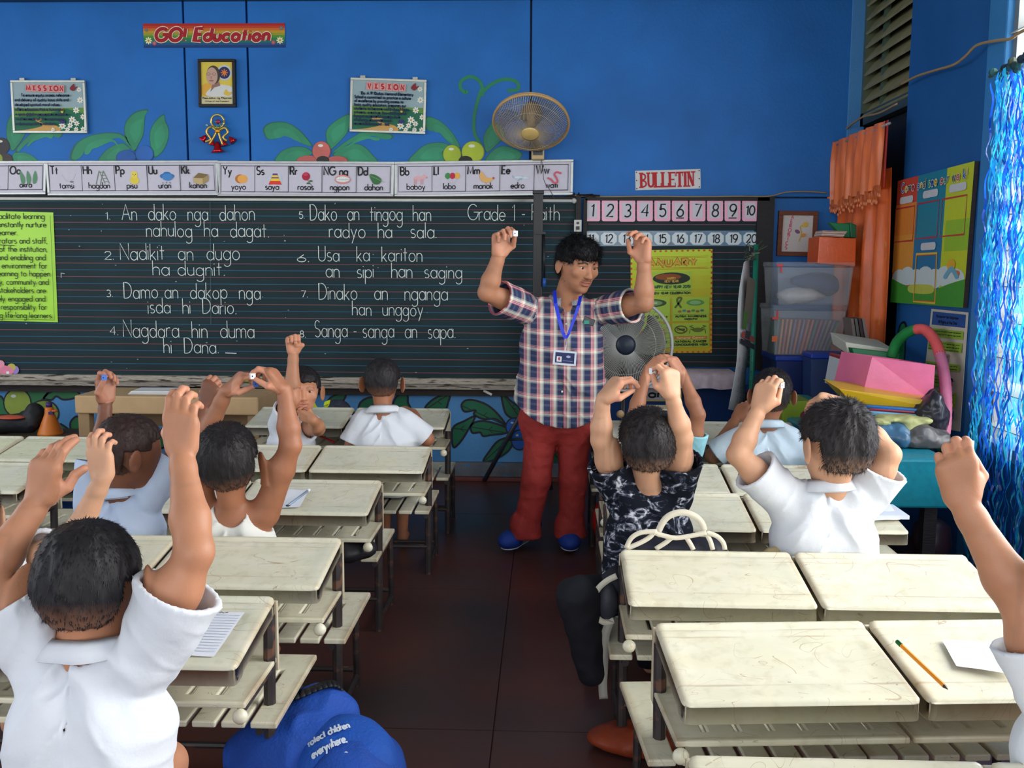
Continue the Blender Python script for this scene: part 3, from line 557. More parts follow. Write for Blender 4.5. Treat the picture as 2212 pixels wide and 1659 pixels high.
# ---- framed portrait
s = corner_sheet((431, 131), (505, 131), (433, 228), .02)
t = thing('portrait_frame', 'black framed yellow portrait of a man in glasses and white shirt', 'picture', tuple(s.O+s.U*s.w/2))
board(s, .015, (214, 196, 90), 'backing', prt, t); frame(s, .018, (24, 18, 18), 'frame', satin, t, .03, .01)
q = sub_sheet(s); W, H = s.w, s.hh
q.rect(0, 0, W, H, (222, 196, 74)); q.ell(W*.22, H*.35, W*.21, H*.15, (224, 168, 60))
q.ell(W*.72, H*.73, W*.22, W*.22, (196, 200, 204)); q.ell(W*.72, H*.73, W*.17, W*.17, (40, 44, 92))
for a in range(8): q.ell(W*.72+W*.07*math.cos(a*.785), H*.73+W*.07*math.sin(a*.785), W*.045, W*.015, (226, 130, 50), 8, rot=a*.785, up=False)
q.h += .0004; q.ell(W*.72, H*.73, W*.05, W*.05, (230, 120, 50))
q.blob([(W*.2, H*.22), (W*.3, H*.38), (W*.5, H*.46), (W*.72, H*.46), (W*.96, H*.40), (W*.97, H*.2)], (214, 214, 208))
q.poly([(W*.3, H*.3), (W*.36, H*.46), (W*.56, H*.54), (W*.6, H*.44), (W*.42, H*.40)], (150, 112, 100))
q.ell(W*.40, H*.68, W*.20, H*.21, (70, 58, 54)); q.ell(W*.36, H*.655, W*.165, H*.195, (196, 158, 140))
for dx in (-.08, .08): q.line([(W*(.34+dx)+W*.055*math.cos(a), H*.70+H*.025*math.sin(a)) for a in np.linspace(0, 6.28, 12)], .0016, (60, 50, 46))
q.ell(W*.34, H*.55, W*.07, H*.014, (170, 90, 86)); q.ell(W*.34, H*.62, W*.025, H*.03, (176, 134, 116))
q.blob([(W*.7, H*.25), (W*.76, H*.36), (W*.84, H*.30), (W*.94, H*.30), (W*.86, H*.22)], (222, 186, 76), 3)
q.rect(0, 0, W, H*.2, (206, 196, 150)); write(q, 'Republika ng Pilipinas', W*.5, H*.15, H*.035, .003, (60, 50, 40), align='c', width=W*.84); write(q, 'Office of the President', W*.5, H*.08, H*.026, .002, (110, 80, 60), align='c', width=W*.7)
q.build('printing', prt, t); 
# ---- bell ornament
c0 = PY(470, 300, D-.04); S_ = (PY(500, 300, D-.04)-PY(440, 300, D-.04)).length/60
t = thing('bell_ornament', 'gold ribbon and red bells ornament hanging below the portrait', 'ornament', (c0.x, D-.04, PY(470, 262, D-.04).z))
pr = lambda x, y, o=.04: PY(x, y, D-o)
m_ = MB(); rc = pr(470, 262); m_.tube([rc+Vector((math.cos(a), 0, math.sin(a)))*14*S_ for a in np.linspace(0, 2*math.pi, 20)], 2.3*S_, (214, 190, 110), 6); m_.build('ring', mat('gold', .3, metal=.7), t, smooth=True)
MB().ball(pr(471, 263), (6*S_, .012, 5*S_), (160, 60, 100)).build('rosette', mat('foil', .25, metal=.4), t, smooth=True)
m_ = MB()
for k in range(34):
    a = random.uniform(0, 6.28); p = pr(470, 274)+Vector((math.cos(a)*random.uniform(2, 22)*S_, -random.uniform(0, .02), math.sin(a)*random.uniform(1, 8)*S_)); e = Vector((random.uniform(-1, 1), random.uniform(-1, 0), random.uniform(-.6, 1)))*6*S_
    m_.add([p, p+e, p+e*.5+Vector((0, 0, 2.5*S_))], [(0, 1, 2)], random.choice([(30, 110, 60), (180, 205, 180), (40, 130, 80), (120, 140, 60)]))
m_.build('tinsel_tuft', mat('foil', .25), t)
gm = mat('gold', .3, metal=.7); rm = mat('red_foil', .2, metal=.55)
for (x, y, dx, dy) in ((446, 297, -10, 10), (495, 300, 10, 10), (459, 305, -2, 12), (482, 308, 3, 10)):
    a = pr(x, y-4); b_ = a+Vector((dx*S_, -.004, -dy*S_)); MB().tube([a, a.lerp(b_, .35), a.lerp(b_, .75), b_], [2*S_, 5*S_, 6*S_, 8.5*S_], (190, 24, 34), 12).build('bell', rm, t, smooth=True)
MB().tube([pr(470, 306), pr(470, 314), pr(470, 322), pr(471, 329)], [3*S_, 6*S_, 8*S_, 15*S_], (176, 20, 30), 14).build('bell', rm, t, smooth=True, label='largest red bell at the bottom')
m_ = MB()
for pa in ([(468, 282), (455, 274), (446, 284), (455, 300), (444, 306)], [(472, 282), (486, 276), (492, 286), (482, 296), (490, 304)], [(468, 284), (462, 296), (452, 312)], [(472, 284), (476, 298), (482, 314)]):
    m_.tube([pr(x, y, .055) for x, y in smooth_open(pa, 4)], 2.6*S_, (212, 178, 92), 6)
m_.ball(pr(470, 283, .06), (6*S_, .012, 5*S_), (230, 160, 50)); m_.build('ribbon_bow', gm, t, smooth=True)
# ---- MISSION / VISION
def ms_sign(tl, tr, bl, title, lines, label):
    s = corner_sheet(tl, tr, bl, .022); W, H = s.w, s.hh
    t = thing('statement_sign', label, 'sign', tuple(s.O+s.U*W/2)); board(s, .016, (150, 180, 180), 'panel', lam, t); frame(s, .014, (196, 196, 184), 'frame', alu, t, .02)
    for k in (.15, .86): MB().box(s.O+s.U*W*k+s.V*(H+.012), (.03, .01, .016), (176, 172, 160)).build('hanger', metal, t)
    q = sub_sheet(s); q.rect(0, 0, W, H, (150, 172, 176)); q.rect(0, 0, W, H*.48, (96, 142, 58)); 
    q.poly([(0, 0), (W, 0), (W, H*.36), (W*.75, H*.46), (W*.4, H*.33), (0, H*.30)], (34, 104, 74)); q.blob([(0, .004), (W*.6, .004), (W*.6, H*.12), (W*.36, H*.2), (W*.44, H*.26), (W*.28, H*.25), (W*.4, H*.13), (W*.2, H*.05)], (206, 158, 88))
    for cx, cy, r in ((.93, .84, .035), (.94, .63, .045), (.88, .43, .045), (.97, .3, .04), (.82, .24, .05), (.88, .17, .04), (.68, .12, .05), (.79, .13, .04), (.75, .05, .035), (.87, .05, .035), (.97, .05, .04), (.55, .04, .03)):
        for a in range(7): q.ell(W*cx+W*r*.6*math.cos(a*.9), H*cy+W*r*.6*math.sin(a*.9), W*r*.42, W*r*.24, (226, 230, 222), 8, rot=a*.9, up=False)
        q.h += .0002; q.ell(W*cx, H*cy, W*r*.28, W*r*.28, (214, 150, 50), 8)
    q.blob([(W*.81, H*.86), (W*.87, H*.95), (W*.88, H*.88), (W*.92, H*.9), (W*.86, H*.81)], (130, 34, 44)); q.ell(W*.69, H*.2, W*.04, H*.04, (50, 46, 110)); q.ell(W*.69, H*.42, W*.02, H*.05, (220, 180, 70))
    n = len(title); x0, x1 = W*.2, W*.74
    for i, ch in enumerate(title):
        cx = x0+(x1-x0)*(i+.5)/n; hw = (x1-x0)/n*.42; dy = -H*.02*i/n
        q.poly([(cx-hw-.004, H*.80+dy), (cx+hw, H*.79+dy), (cx+hw+.004, H*.93+dy), (cx-hw, H*.95+dy)], (214, 150, 146)); write(q, ch, cx, H*.825+dy, H*.09, .008, (176, 24, 34), align='c')
        if ch == 'I': q.line([(cx-.008, H*.83+dy), (cx+.012, H*.83+dy)], .005, (176, 24, 34)); q.line([(cx-.008, H*.91+dy), (cx+.012, H*.91+dy)], .005, (176, 24, 34)); q.h += .0002
    y = H*.70
    for ind, tx, wd in lines: write(q, tx, W*(.05+ind), y, H*.052, .0056, (16, 40, 70), gap=.2, width=W*wd); y -= H*.66/len(lines)
    q.build('printing', prt, t)
ms_sign((25, 176), (181, 176), (31, 285), 'MISSION', [(.09, 'To ensure equity, access, relevance', .66), (0, 'and delivery of quality basic skills and', .74), (0, 'developed spiritual, moral values,', .62), (0, 'offers education that is humanistic', .66), (0, 'in spirit, global in perspective, responsive', .72), (0, 'to the needs of the community', .66), (0, 'and country of the individual.', .54)], 'framed MISSION sign with daisy meadow print, left of the portrait')
ms_sign((760, 170), (919, 175), (758, 282), 'VISION', [(.09, 'Do. A. P. Dadios Memorial Elementary', .70), (0, 'School is committed to practice a culture', .76), (0, 'of excellence by providing access to', .66), (0, 'basic quality education, prepares our', .70), (0, 'students to become world class Filipino', .74), (0, 'citizens, creative, law abiding and', .70), (0, 'living in a peaceful society, love', .62), (0, 'of country, environment and', .50), (0, 'service to God, nation and    land.', .48)], 'framed VISION sign with daisy meadow print, left of the wall fan')
# ---- BULLETIN
s = corner_sheet((1372, 369), (1513, 365), (1373, 411), .006); W, H = s.w, s.hh
t = thing('bulletin_sign', 'white BULLETIN sign with bold red serif letters', 'sign', tuple(s.O+s.U*W/2)); board(s, .006, (206, 204, 200), 'panel', satin, t)
q = sub_sheet(s); x = W*.07; cw = W*.108; c = (182, 16, 30); lw = cw*.36
q.lw = lw
def serif(x_, y_, d=1): q.rect(x_-lw*.85, y_-H*.035, x_+lw*.85, y_+H*.035, c, up=False)
y0, y1 = H*.14, H*.86
for ch in 'BULLETIN':
    w_ = cw*(.55 if ch == 'I' else 1); xa, xb = x+lw*.5, x+w_-lw*.3
    if ch in 'BLE': q.line([(xa, y0), (xa, y1)], lw, c); serif(xa, y0); serif(xa, y1)
    if ch == 'B': q.line([(xa, y1-H*.03)]+[(xa+(xb-xa)*.35+(xb-xa)*.5*math.cos(a), (y0+y1)/2+(y1-y0)*.24+(y1-y0)*.21*math.sin(a)) for a in np.linspace(1.57, -1.57, 8)]+[(xa, (y0+y1)/2)], lw*.62, c); q.line([(xa, (y0+y1)/2)]+[(xa+(xb-xa)*.38+(xb-xa)*.6*math.cos(a), (y0+y1)/2-(y1-y0)*.25+(y1-y0)*.21*math.sin(a)) for a in np.linspace(1.57, -1.57, 8)]+[(xa, y0+H*.03)], lw*.62, c)
    if ch in 'LE': q.rect(xa, y0-H*.035, xb+lw*.3, y0+H*.05, c, up=False); q.rect(xb, y0, xb+lw*.3, y0+H*.2, c, up=False)
    if ch == 'E': q.rect(xa, y1-H*.05, xb+lw*.3, y1+H*.035, c, up=False); q.rect(xb, y1-H*.2, xb+lw*.3, y1, c, up=False); q.rect(xa, (y0+y1)/2-H*.035, xb-lw*.2, (y0+y1)/2+H*.035, c, up=False)
    if ch == 'U': q.line([(xa, y1), (xa, y0+H*.2)]+[((xa+xb)/2-(xb-xa)/2*math.cos(a), y0+H*.2-H*.18*math.sin(a)) for a in np.linspace(0, 3.14, 8)]+[(xb, y1)], lw*.8, c); serif(xa, y1); serif(xb, y1)
    if ch == 'T': q.line([((xa+xb)/2, y0), ((xa+xb)/2, y1)], lw, c); serif((xa+xb)/2, y0); q.rect(xa-lw*.4, y1-H*.06, xb+lw*.4, y1+H*.035, c, up=False); q.rect(xa-lw*.4, y1-H*.2, xa-lw*.1, y1, c, up=False); q.rect(xb+lw*.1, y1-H*.2, xb+lw*.4, y1, c, up=False)
    if ch == 'I': q.line([((xa+xb)/2, y0), ((xa+xb)/2, y1)], lw, c); serif((xa+xb)/2, y0); serif((xa+xb)/2, y1)
    if ch == 'N': q.line([(xa, y0), (xa, y1)], lw*.5, c); q.line([(xb, y0), (xb, y1)], lw*.5, c); q.line([(xa, y1), (xb, y0)], lw*1.05, c); serif(xa, y0); serif(xa, y1); serif(xb, y1)
    x += w_*1.02
q.h += .0004
for u, v in ((.02, .08), (.02, .5), (.02, .92), (.98, .08), (.98, .5), (.98, .92)): q.ell(W*u, H*v, .004, .004, (30, 26, 26), 8, up=False)
q.build('lettering', prt, t)
# ---- right board with number cards
rb = thing('bulletin_board', 'dark ruled board panel right of the chalkboard holding number cards and calendar poster', 'board', (1.0, D, 1.1))
xa, xb = PY(1262, 600, D-.05).x, PY(1655, 600, D-.05).x; z1, z0 = PY(1450, 430, D-.05).z, PY(1450, 792, D-.05).z
MB().box(((xa+xb)/2, D-.03, (z0+z1)/2), (xb-xa, .04, z1-z0), (24, 42, 46)).build('slate', chalkm, rb)
m_ = MB(); m_.box((xb-.02, D-.04, (z0+z1)/2), (.10, .06, z1-z0+.03), (30, 26, 28)).box(((xa+xb)/2, D-.04, z1), (xb-xa, .06, .02), (34, 30, 30)).box((xa+.0, D-.04, (z0+z1)/2), (.022, .06, z1-z0), (34, 30, 30)); m_.build('frame', wood, rb)
s = Sheet((0, D-.05, 0), (1, 0, 0), (0, 0, 1))
for i in range(26):
    z = zz0+(zz1-zz0)*i/25*.985
    if z > z0: s.h = .0011; s.rect(xa+.02, z-.0016, xb-.07, z+.0016, (34, 92, 130) if i % 2 == 0 else (126, 72, 84), up=False)
s.build('ruled_lines', prt, rb)
p = PY(1248, 488, D-.085); t = thing('wall_outlet', 'small white electrical outlet beside the first number card', 'outlet', tuple(p))
MB().box(p+Vector((0, -.006, 0)), (.045, .022, .07), (206, 206, 196)).build('cover', satin, t, bevel=.003); MB().box(p+Vector((0, -.02, -.013)), (.02, .012, .02), (24, 24, 24)).build('plug', satin, t); MB().box(p+Vector((0, -.017, .016)), (.016, .003, .014), (60, 60, 60)).build('socket', satin, t)
m_ = MB(); m_.tube([PY(1250, 478, D-.06), PY(1251, 440, D-.06), PY(1252, 424, D-.05)], .005, (196, 190, 170), 6); tag(m_.build('conduit', satin), 'thin cream conduit rising from the wall outlet', 'cable')
NW = ['one','two','three','four','five','six','seven','eight','nine','ten','eleven','twelve','thirteen','fourteen','fifteen','sixteen','seventeen','eighteen','nineteen','twenty']
for i, n in enumerate(range(1, 11)):
    x0 = 1262+37.9*i; y0 = 431+i*.0; y1 = 478+(1 if i == 2 else 0)
    s = corner_sheet((x0, y0), (x0+34.5, y0), (x0, y1), .056); W, H = s.w, s.hh
    t = thing('number_card', 'pink bordered card with the number '+NW[n-1], 'card', tuple(s.O+s.U*W/2), 0, 'pink number cards on the bulletin board')
    q = sub_sheet(s, 0); q.rrect(0, 0, W, H, .012, (236, 158, 184)); q.build('card', lam, t)
    q = sub_sheet(s, .0012); q.rect(W*.17, H*.13, W*.83, H*.87, (206, 202, 210)); sz = H*.56 if n < 10 else H*.42
    write(q, str(n), W*.5, (H-sz)/2, sz, .009, (22, 24, 30), align='c', gap=.14, slant=.08)
    if n in (6, 9): q.line([(W*.25, H*.15), (W*.75, H*.15)], .006, (22, 24, 30))
    q.build('printing', prt, t)
s = corner_sheet((1266, 499), (1628, 498), (1266, 532), .0535); tag(board(s, .001, (92, 118, 150), 'plastic_sleeve', mat('clear_sleeve', .15, noise=.4, nscale=12), None), 'clear bluish plastic sleeve behind the white number cards 11 to 20', 'sleeve')
for i, n in enumerate(range(11, 21)):
    x0 = 1258+38.5*i
    s = corner_sheet((x0, 501), (x0+37, 501), (x0, 530), .056); W, H = s.w, s.hh
    t = thing('number_card', 'white octagonal card with the number '+NW[n-1], 'card', tuple(s.O+s.U*W/2), 0, 'white number cards on the bulletin board')
    c = W*.2; q = sub_sheet(s, 0); q.poly([(c, 0), (W-c, 0), (W, c), (W, H-c), (W-c, H), (c, H), (0, H-c), (0, c)], (96, 140, 142)); k = .94
    q.poly([(W/2+(x-W/2)*.93, H/2+(y-H/2)*.9) for x, y in [(c, 0), (W-c, 0), (W, c), (W, H-c), (W-c, H), (c, H), (0, H-c), (0, c)]], (198, 208, 212)); q.build('card', lam, t)
    q = sub_sheet(s, .0016); write(q, str(n), W*.5, H*.19, H*.62, .007, (24, 28, 34), align='c', gap=.14, slant=.05); q.build('printing', prt, t)
# ---- January poster
s = corner_sheet((1362, 541), (1539, 538), (1363, 764), .056); W, H = s.w, s.hh
t = thing('calendar_poster', 'yellow JANUARY poster with new year, autism and cancer awareness boxes', 'poster', tuple(s.O+s.U*W/2)); board(s, .002, (206, 190, 30), 'sheet', lam, t)
q = sub_sheet(s); Yl, OR, GN, DK = (196, 214, 44), (190, 140, 30), (176, 206, 66), (50, 56, 24)
for i in range(8): q.rect(0, H*(1-(i+1)/8), W, H*(1-i/8), tuple(int(a+(b_-a)*min(1, i/5)) for a, b_ in zip((198, 220, 56), (206, 178, 30))), up=False)
q.h += .0004
for i in range(15): q.ell(W*(i+.5)/15, H*.995-.004, .008, .006, (206, 84, 40), 8, up=False); q.ell(W*(i+.5)/15, .006, .008, .006, (206, 96, 40), 8, up=False)
for i in range(20): q.ell(.005, H*(i+.5)/20, .006, .008, (206, 84, 40), 8, up=False); q.ell(W-.005, H*(i+.5)/20, .006, .008, (206, 84, 40), 8, up=False)
q.h += .0004
for g_ in (0, .008): q.line([(W*.04+g_, H*.815+g_), (W*.95-g_, H*.815+g_), (W*.95-g_, H*.935-g_), (W*.04+g_, H*.935-g_)], .0022, OR, closed=True)
q.h += .0003
for wd, c in ((.020, (150, 96, 20)), (.013, (214, 168, 52))): write(q, 'JANUARY', W*.14, H*.848, H*.06, wd, c, gap=.3, width=W*.66); q.h += .0003
q.rect(W*.22, H*.56, W*.74, H*.79, GN); q.ell(W*.5, H*.725, W*.23, H*.058, (34, 46, 34)); q.ell(W*.46, H*.74, W*.16, H*.03, (150, 76, 30)); write(q, 'HAPPY', W*.5, H*.715, H*.022, .004, (206, 160, 60), align='c', gap=.2); write(q, 'NEW YEAR', W*.5, H*.688, H*.022, .004, (206, 160, 60), align='c', gap=.2)
write(q, 'HAPPY NEW YEAR 2015!', W*.5, H*.632, H*.026, .005, (44, 96, 66), align='c', gap=.2, width=W*.46); q.line([(W*.22, H*.61), (W*.74, H*.61)], .0016, DK); write(q, 'NEW YEAR CELEBRATION', W*.5, H*.575, H*.019, .0045, DK, align='c', gap=.2, width=W*.46)
for x0, x1, y0, y1 in ((.04, .48, .31, .545), (.51, .96, .31, .545), (.04, .48, .06, .29), (.51, .96, .06, .29)): q.rect(W*x0, H*y0, W*x1, H*y1, GN, up=False)
q.h += .0004
q.ell(W*.26, H*.49, W*.18, H*.04, (60, 84, 44)); q.ell(W*.26, H*.49, W*.13, H*.026, (120, 160, 90)); write(q, 'Zero Waste', W*.26, H*.485, H*.016, .003, (226, 230, 200), align='c', gap=.16)
write(q, 'ZERO WASTE DAY', W*.26, H*.345, H*.018, .0045, DK, align='c', gap=.2, width=W*.38)
q.line(smooth_open([(W*.54, H*.44), (W*.60, H*.50), (W*.62, H*.535), (W*.58, H*.535), (W*.57, H*.50), (W*.62, H*.44)], 5), .012, (96, 110, 44)); q.ell(W*.79, H*.49, W*.11, H*.03, (96, 156, 80)); q.ell(W*.79, H*.49, W*.07, H*.02, (140, 190, 120))
for i, c in enumerate(((170, 120, 60), (90, 140, 150), (160, 80, 100), (90, 140, 80), (150, 110, 60), (80, 120, 120))): q.ell(W*(.60+.055*i), H*(.405+.008*(i % 2)), W*.025, H*.012, c, 8, up=False)
q.h += .0003; q.line([(W*.52, H*.375), (W*.95, H*.375)], .001, DK); write(q, 'AUTISM AWARENESS', W*.735, H*.35, H*.016, .0045, DK, align='c', gap=.2, width=W*.38); write(q, 'MONTH', W*.735, H*.323, H*.016, .0045, DK, align='c', gap=.2, width=W*.15)
q.line(A_(W*.615, H*.23, W*.075, H*.035, 0, 360), .007, (110, 90, 30)); q.line([(W*.56, H*.252), (W*.67, H*.208)], .007, (110, 90, 30)); write(q, 'CANCER', W*.615, H*.222, H*.016, .003, DK, align='c', gap=.16)
q.ell(W*.82, H*.225, W*.065, H*.022, (110, 120, 40))
for sx in (-1, 1):
    for k in (.1, .5, .9): q.line([(W*(.82+sx*.05), H*(.215+.02*k)), (W*(.82+sx*.09), H*(.235)), (W*(.82+sx*.1), H*(.185+.02*k))], .003, (90, 100, 34))
    q.line([(W*(.82+sx*.04), H*.24), (W*(.82+sx*.1), H*.262), (W*(.82+sx*.06), H*.268)], .005, (100, 110, 40))
q.rect(W*.53, H*.135, W*.94, H*.165, (206, 130, 60)); write(q, "National Cancer", W*.735, H*.142, H*.018, .003, (240, 220, 150), align='c', gap=.2, width=W*.34); write(q, 'NATIONAL CANCER', W*.735, H*.105, H*.017, .0045, DK, align='c', gap=.2, width=W*.38); write(q, 'CONCIOUSNESS WEEK', W*.735, H*.075, H*.017, .0045, DK, align='c', gap=.2, width=W*.42)
q.rect(W*.1, H*.15, W*.42, H*.24, (206, 150, 70)); write(q, 'ENERGY', W*.26, H*.18, H*.02, .004, (120, 60, 40), align='c', gap=.2); write(q, 'CONSERVATION', W*.26, H*.105, H*.017, .0045, DK, align='c', gap=.2, width=W*.36); write(q, 'WEEK', W*.26, H*.077, H*.017, .0045, DK, align='c', gap=.2, width=W*.12)
q.build('printing', prt, t)
# ---- lamis sign, cloth shelf
s = corner_sheet((1389, 838), (1470, 838), (1389, 864), .02); W, H = s.w, s.hh
t = thing('word_card', 'white word card reading lamis with yellow border below the cloth ledge', 'card', tuple(s.O+s.U*W/2)); q = sub_sheet(s, 0); q.rrect(-.008, -.008, W+.008, H+.01, .01, (222, 190, 96)); q.rrect(0, 0, W, H+.004, .008, (200, 196, 206)); q.build('card', lam, t)
q = sub_sheet(s, .0016); write(q, 'lamis', W*.08, H*.22, H*.66, .012, (22, 24, 30), gap=.2, width=W*.84); q.build('lettering', prt, t)
p0, p1 = PY(1292, 800, D-.28), PY(1592, 800, D-.28)
t = thing('cloth_ledge', 'ledge under the bulletin board covered with pale pink patterned cloth', 'shelf', ((p0.x+p1.x)/2, D-.15, p0.z-.1)); L_ = p1.x-p0.x
MB().box(((p0.x+p1.x)/2, D-.15, p0.z-.03), (L_, .28, .03), (150, 130, 120)).build('shelf_board', wood, t)
m_ = MB(); n = 60; vs = []; 
for i in range(n+1):
    x = p0.x+L_*i/n
    for yy, zz in ((D-.02, p0.z-.01), (D-.29, p0.z-.012), (D-.305+.004*math.sin(i*.9), p0.z-.03), (D-.308+.006*math.sin(i*1.3), p0.z-.10-.004*math.sin(i*.5))): vs.append((x, yy, zz))
m_.add(vs, [(i*4+k, i*4+k+1, i*4+k+5, i*4+k+4) for i in range(n) for k in range(3)], (216, 196, 208)); m_.build('cloth', mat('floral_cloth', .8, noise=.22, nscale=26), t, smooth=True)
# ---- curtain wire along the wall
m_ = MB(); m_.tube([PY(x, y, D-.07) for x, y in smooth_open([(1240, 422), (1300, 425), (1400, 424), (1500, 425), (1600, 424), (1660, 424), (1700, 415), (1750, 414), (1786, 417)], 5)], .0045, (150, 132, 100), 6)
tag(m_.build('curtain_wire', satin, smooth=True), 'sagging tan cord strung along the top of the bulletin board', 'cord')
m_ = MB()
for k in range(9): a = PY(1238+k*4, 421, D-.07); m_.tube([a, a+Vector((random.uniform(-.05, .08), -.02, random.uniform(-.012, .012)))], .005, (26, 22, 22), 5)
tag(m_.build('cord_knot', rough), 'dark tangled cord knot at the corner of the chalkboard', 'cord')
# ---- framed cross stitch
s = corner_sheet((1687, 460), (1762, 461), (1682, 548), .02); W, H = s.w, s.hh
t = thing('framed_embroidery', 'brown framed white embroidery with red letters AEROBICS down its left', 'picture', tuple(s.O+s.U*W/2)); board(s, .012, (206, 200, 196), 'cloth', mat('stitch_cloth', .85, noise=.15, nscale=160), t); frame(s, .026, (112, 62, 42), 'frame', wood, t, .03, .012)
q = sub_sheet(s)
for i, ch in enumerate('AEROBICS'): write(q, ch, W*(.34-.02*i), H*(.86-.107*i), H*.085, .005, (206, 96, 120), align='c')
q.line(smooth_open([(W*.55, H*.3), (W*.62, H*.5), (W*.58, H*.66), (W*.7, H*.74)], 5), .006, (206, 170, 70)); q.ell(W*.72, H*.72, W*.09, H*.06, (214, 180, 70), rot=.5); q.ell(W*.5, H*.55, W*.08, H*.045, (120, 90, 120), rot=-.5); q.ell(W*.68, H*.46, W*.08, H*.045, (214, 150, 70), rot=.4)
q.build('stitching', prt, t)
# ================================================================ FIGURES: smooth distance-field bodies meshed with surface nets
def V3(*a): return np.array(a, dtype=np.float64)
def nz(v): v = np.asarray(v, float); return v/(np.linalg.norm(v)+1e-12)
def smin(a, b, k):
    h = np.maximum(k-np.abs(a-b), 0)/k; return np.minimum(a, b)-h*h*k*.25
def smax(a, b, k): return -smin(-a, -b, k)
_perm = rng.random((32, 32, 32)).astype(np.float32)
def vnoise(P, f):
    q = P*f; i = np.floor(q).astype(int); t = q-i; t = t*t*(3-2*t); i &= 31; j = (i+1) & 31; r = 0
    for a in (0, 1):
        for b in (0, 1):
            for c in (0, 1):
                w_ = (t[..., 0] if a else 1-t[..., 0])*(t[..., 1] if b else 1-t[..., 1])*(t[..., 2] if c else 1-t[..., 2])
                r = r+w_*_perm[(j if a else i)[..., 0], (j if b else i)[..., 1], (j if c else i)[..., 2]]
    return r*2-1
class Cone:
    def __init__(s, a, b, r1, r2): s.a, s.b, s.r1, s.r2 = np.array(a, float), np.array(b, float), r1, r2
    def bb(s): m_ = max(s.r1, s.r2); return np.minimum(s.a, s.b)-m_, np.maximum(s.a, s.b)+m_
    def d(s, P):
        ba = s.b-s.a; l2 = max(ba@ba, 1e-12); t = np.clip(((P-s.a)@ba)/l2, 0, 1)
        return np.linalg.norm(P-s.a-t[..., None]*ba, axis=-1)-(s.r1+(s.r2-s.r1)*t)
class Ell:
    """ellipsoid with frame rows (x,y,z axes)"""
    def __init__(s, c, r, R=None): s.c, s.r, s.R = np.array(c, float), np.array(r, float), np.eye(3) if R is None else np.array(R)
    def bb(s): m_ = max(s.r); return s.c-m_, s.c+m_
    def d(s, P):
        q = (P-s.c)@s.R.T; k0 = np.linalg.norm(q/s.r, axis=-1); k1 = np.linalg.norm(q/(s.r**2), axis=-1)+1e-9
        return k0*(k0-1)/k1
class Field:
    def __init__(s): s.ops = []
    def add(s, p, k=.01): s.ops.append(('u', p, k)); return s
    def cut(s, p, k=.01): s.ops.append(('c', p, k)); return s
    def bb(s):
        L = [p.bb() for o, p, k in s.ops if o == 'u']; return np.min([l[0] for l in L], 0), np.max([l[1] for l in L], 0)
    def grid(s, lo, hi, h, grow=0.0):
        n = np.maximum(np.ceil((hi-lo)/h).astype(int)+1, 2); F = np.full(n, .08, dtype=np.float32)
        ax = [lo[i]+h*np.arange(n[i]) for i in range(3)]
        for o, p, k in s.ops:
            a, b = p.bb(); m_ = k+grow+.012+2*h
            i0 = np.clip(np.floor((a-m_-lo)/h).astype(int), 0, n); i1 = np.clip(np.ceil((b+m_-lo)/h).astype(int)+1, 0, n)
            if np.any(i1 <= i0): continue
            P = np.stack(np.meshgrid(*[ax[i][i0[i]:i1[i]] for i in range(3)], indexing='ij'), -1)
            dd = p.d(P); sl = tuple(slice(i0[i], i1[i]) for i in range(3))
            F[sl] = smin(F[sl], dd, k) if o == 'u' else smax(F[sl], -dd, k)
        return F-grow, ax
def nets(F, ax):
    """surface nets -> verts, quads"""
    lo = np.array([a[0] for a in ax]); h = ax[0][1]-ax[0][0]; ins = F < 0; n = np.array(F.shape)
    cnt = np.zeros(n-1, np.int8); acc = np.zeros(tuple(n-1)+(3,), np.float32); num = np.zeros(n-1, np.float32)
    corners = [(a, b, c) for a in (0, 1) for b in (0, 1) for c in (0, 1)]
    sl = lambda o: tuple(slice(o[i], n[i]-1+o[i]) for i in range(3))
    for o in corners: cnt += ins[sl(o)]
    act = (cnt > 0) & (cnt < 8); I = np.argwhere(act)
    if len(I) == 0: return np.zeros((0, 3)), np.zeros((0, 4), int)
    vals = {o: F[I[:, 0]+o[0], I[:, 1]+o[1], I[:, 2]+o[2]] for o in corners}
    pos = np.zeros((len(I), 3)); c_ = np.zeros(len(I))
    for o in corners:
        for d_ in range(3):
            if o[d_] == 0:
                o2 = tuple(1 if i == d_ else o[i] for i in range(3)); a, b = vals[o], vals[o2]; cr_ = (a < 0) != (b < 0)
                t = np.where(cr_, a/(a-b+1e-20), 0); p = np.tile(np.array(o, float), (len(I), 1)); p[:, d_] += t
                pos += p*cr_[:, None]; c_ += cr_
    V = lo+h*(I+pos/c_[:, None]); idx = -np.ones(n-1, np.int64); idx[I[:, 0], I[:, 1], I[:, 2]] = np.arange(len(I))
    Q = []
    for d_ in range(3):
        u, v = (d_+1) % 3, (d_+2) % 3; s0 = [slice(1, n[i]-1) for i in range(3)]; s1 = list(s0); s0[d_] = slice(0, n[d_]-1); s1[d_] = slice(1, n[d_])
        a, b = ins[tuple(s0)], ins[tuple(s1)]; E = np.argwhere(a != b)
        if len(E) == 0: continue
        base = E.copy(); 
        for i in range(3):
            if i != d_: base[:, i] += 1
        def g_(du, dv): q = base.copy(); q[:, u] -= du; q[:, v] -= dv; return idx[q[:, 0], q[:, 1], q[:, 2]]
        q = np.stack([g_(1, 1), g_(0, 1), g_(0, 0), g_(1, 0)], 1); fl_ = ~a[E[:, 0], E[:, 1], E[:, 2]]; q[fl_] = q[fl_][:, ::-1]; Q.append(q)
    Q = np.concatenate(Q); Q = Q[(Q >= 0).all(1)]; return V, Q
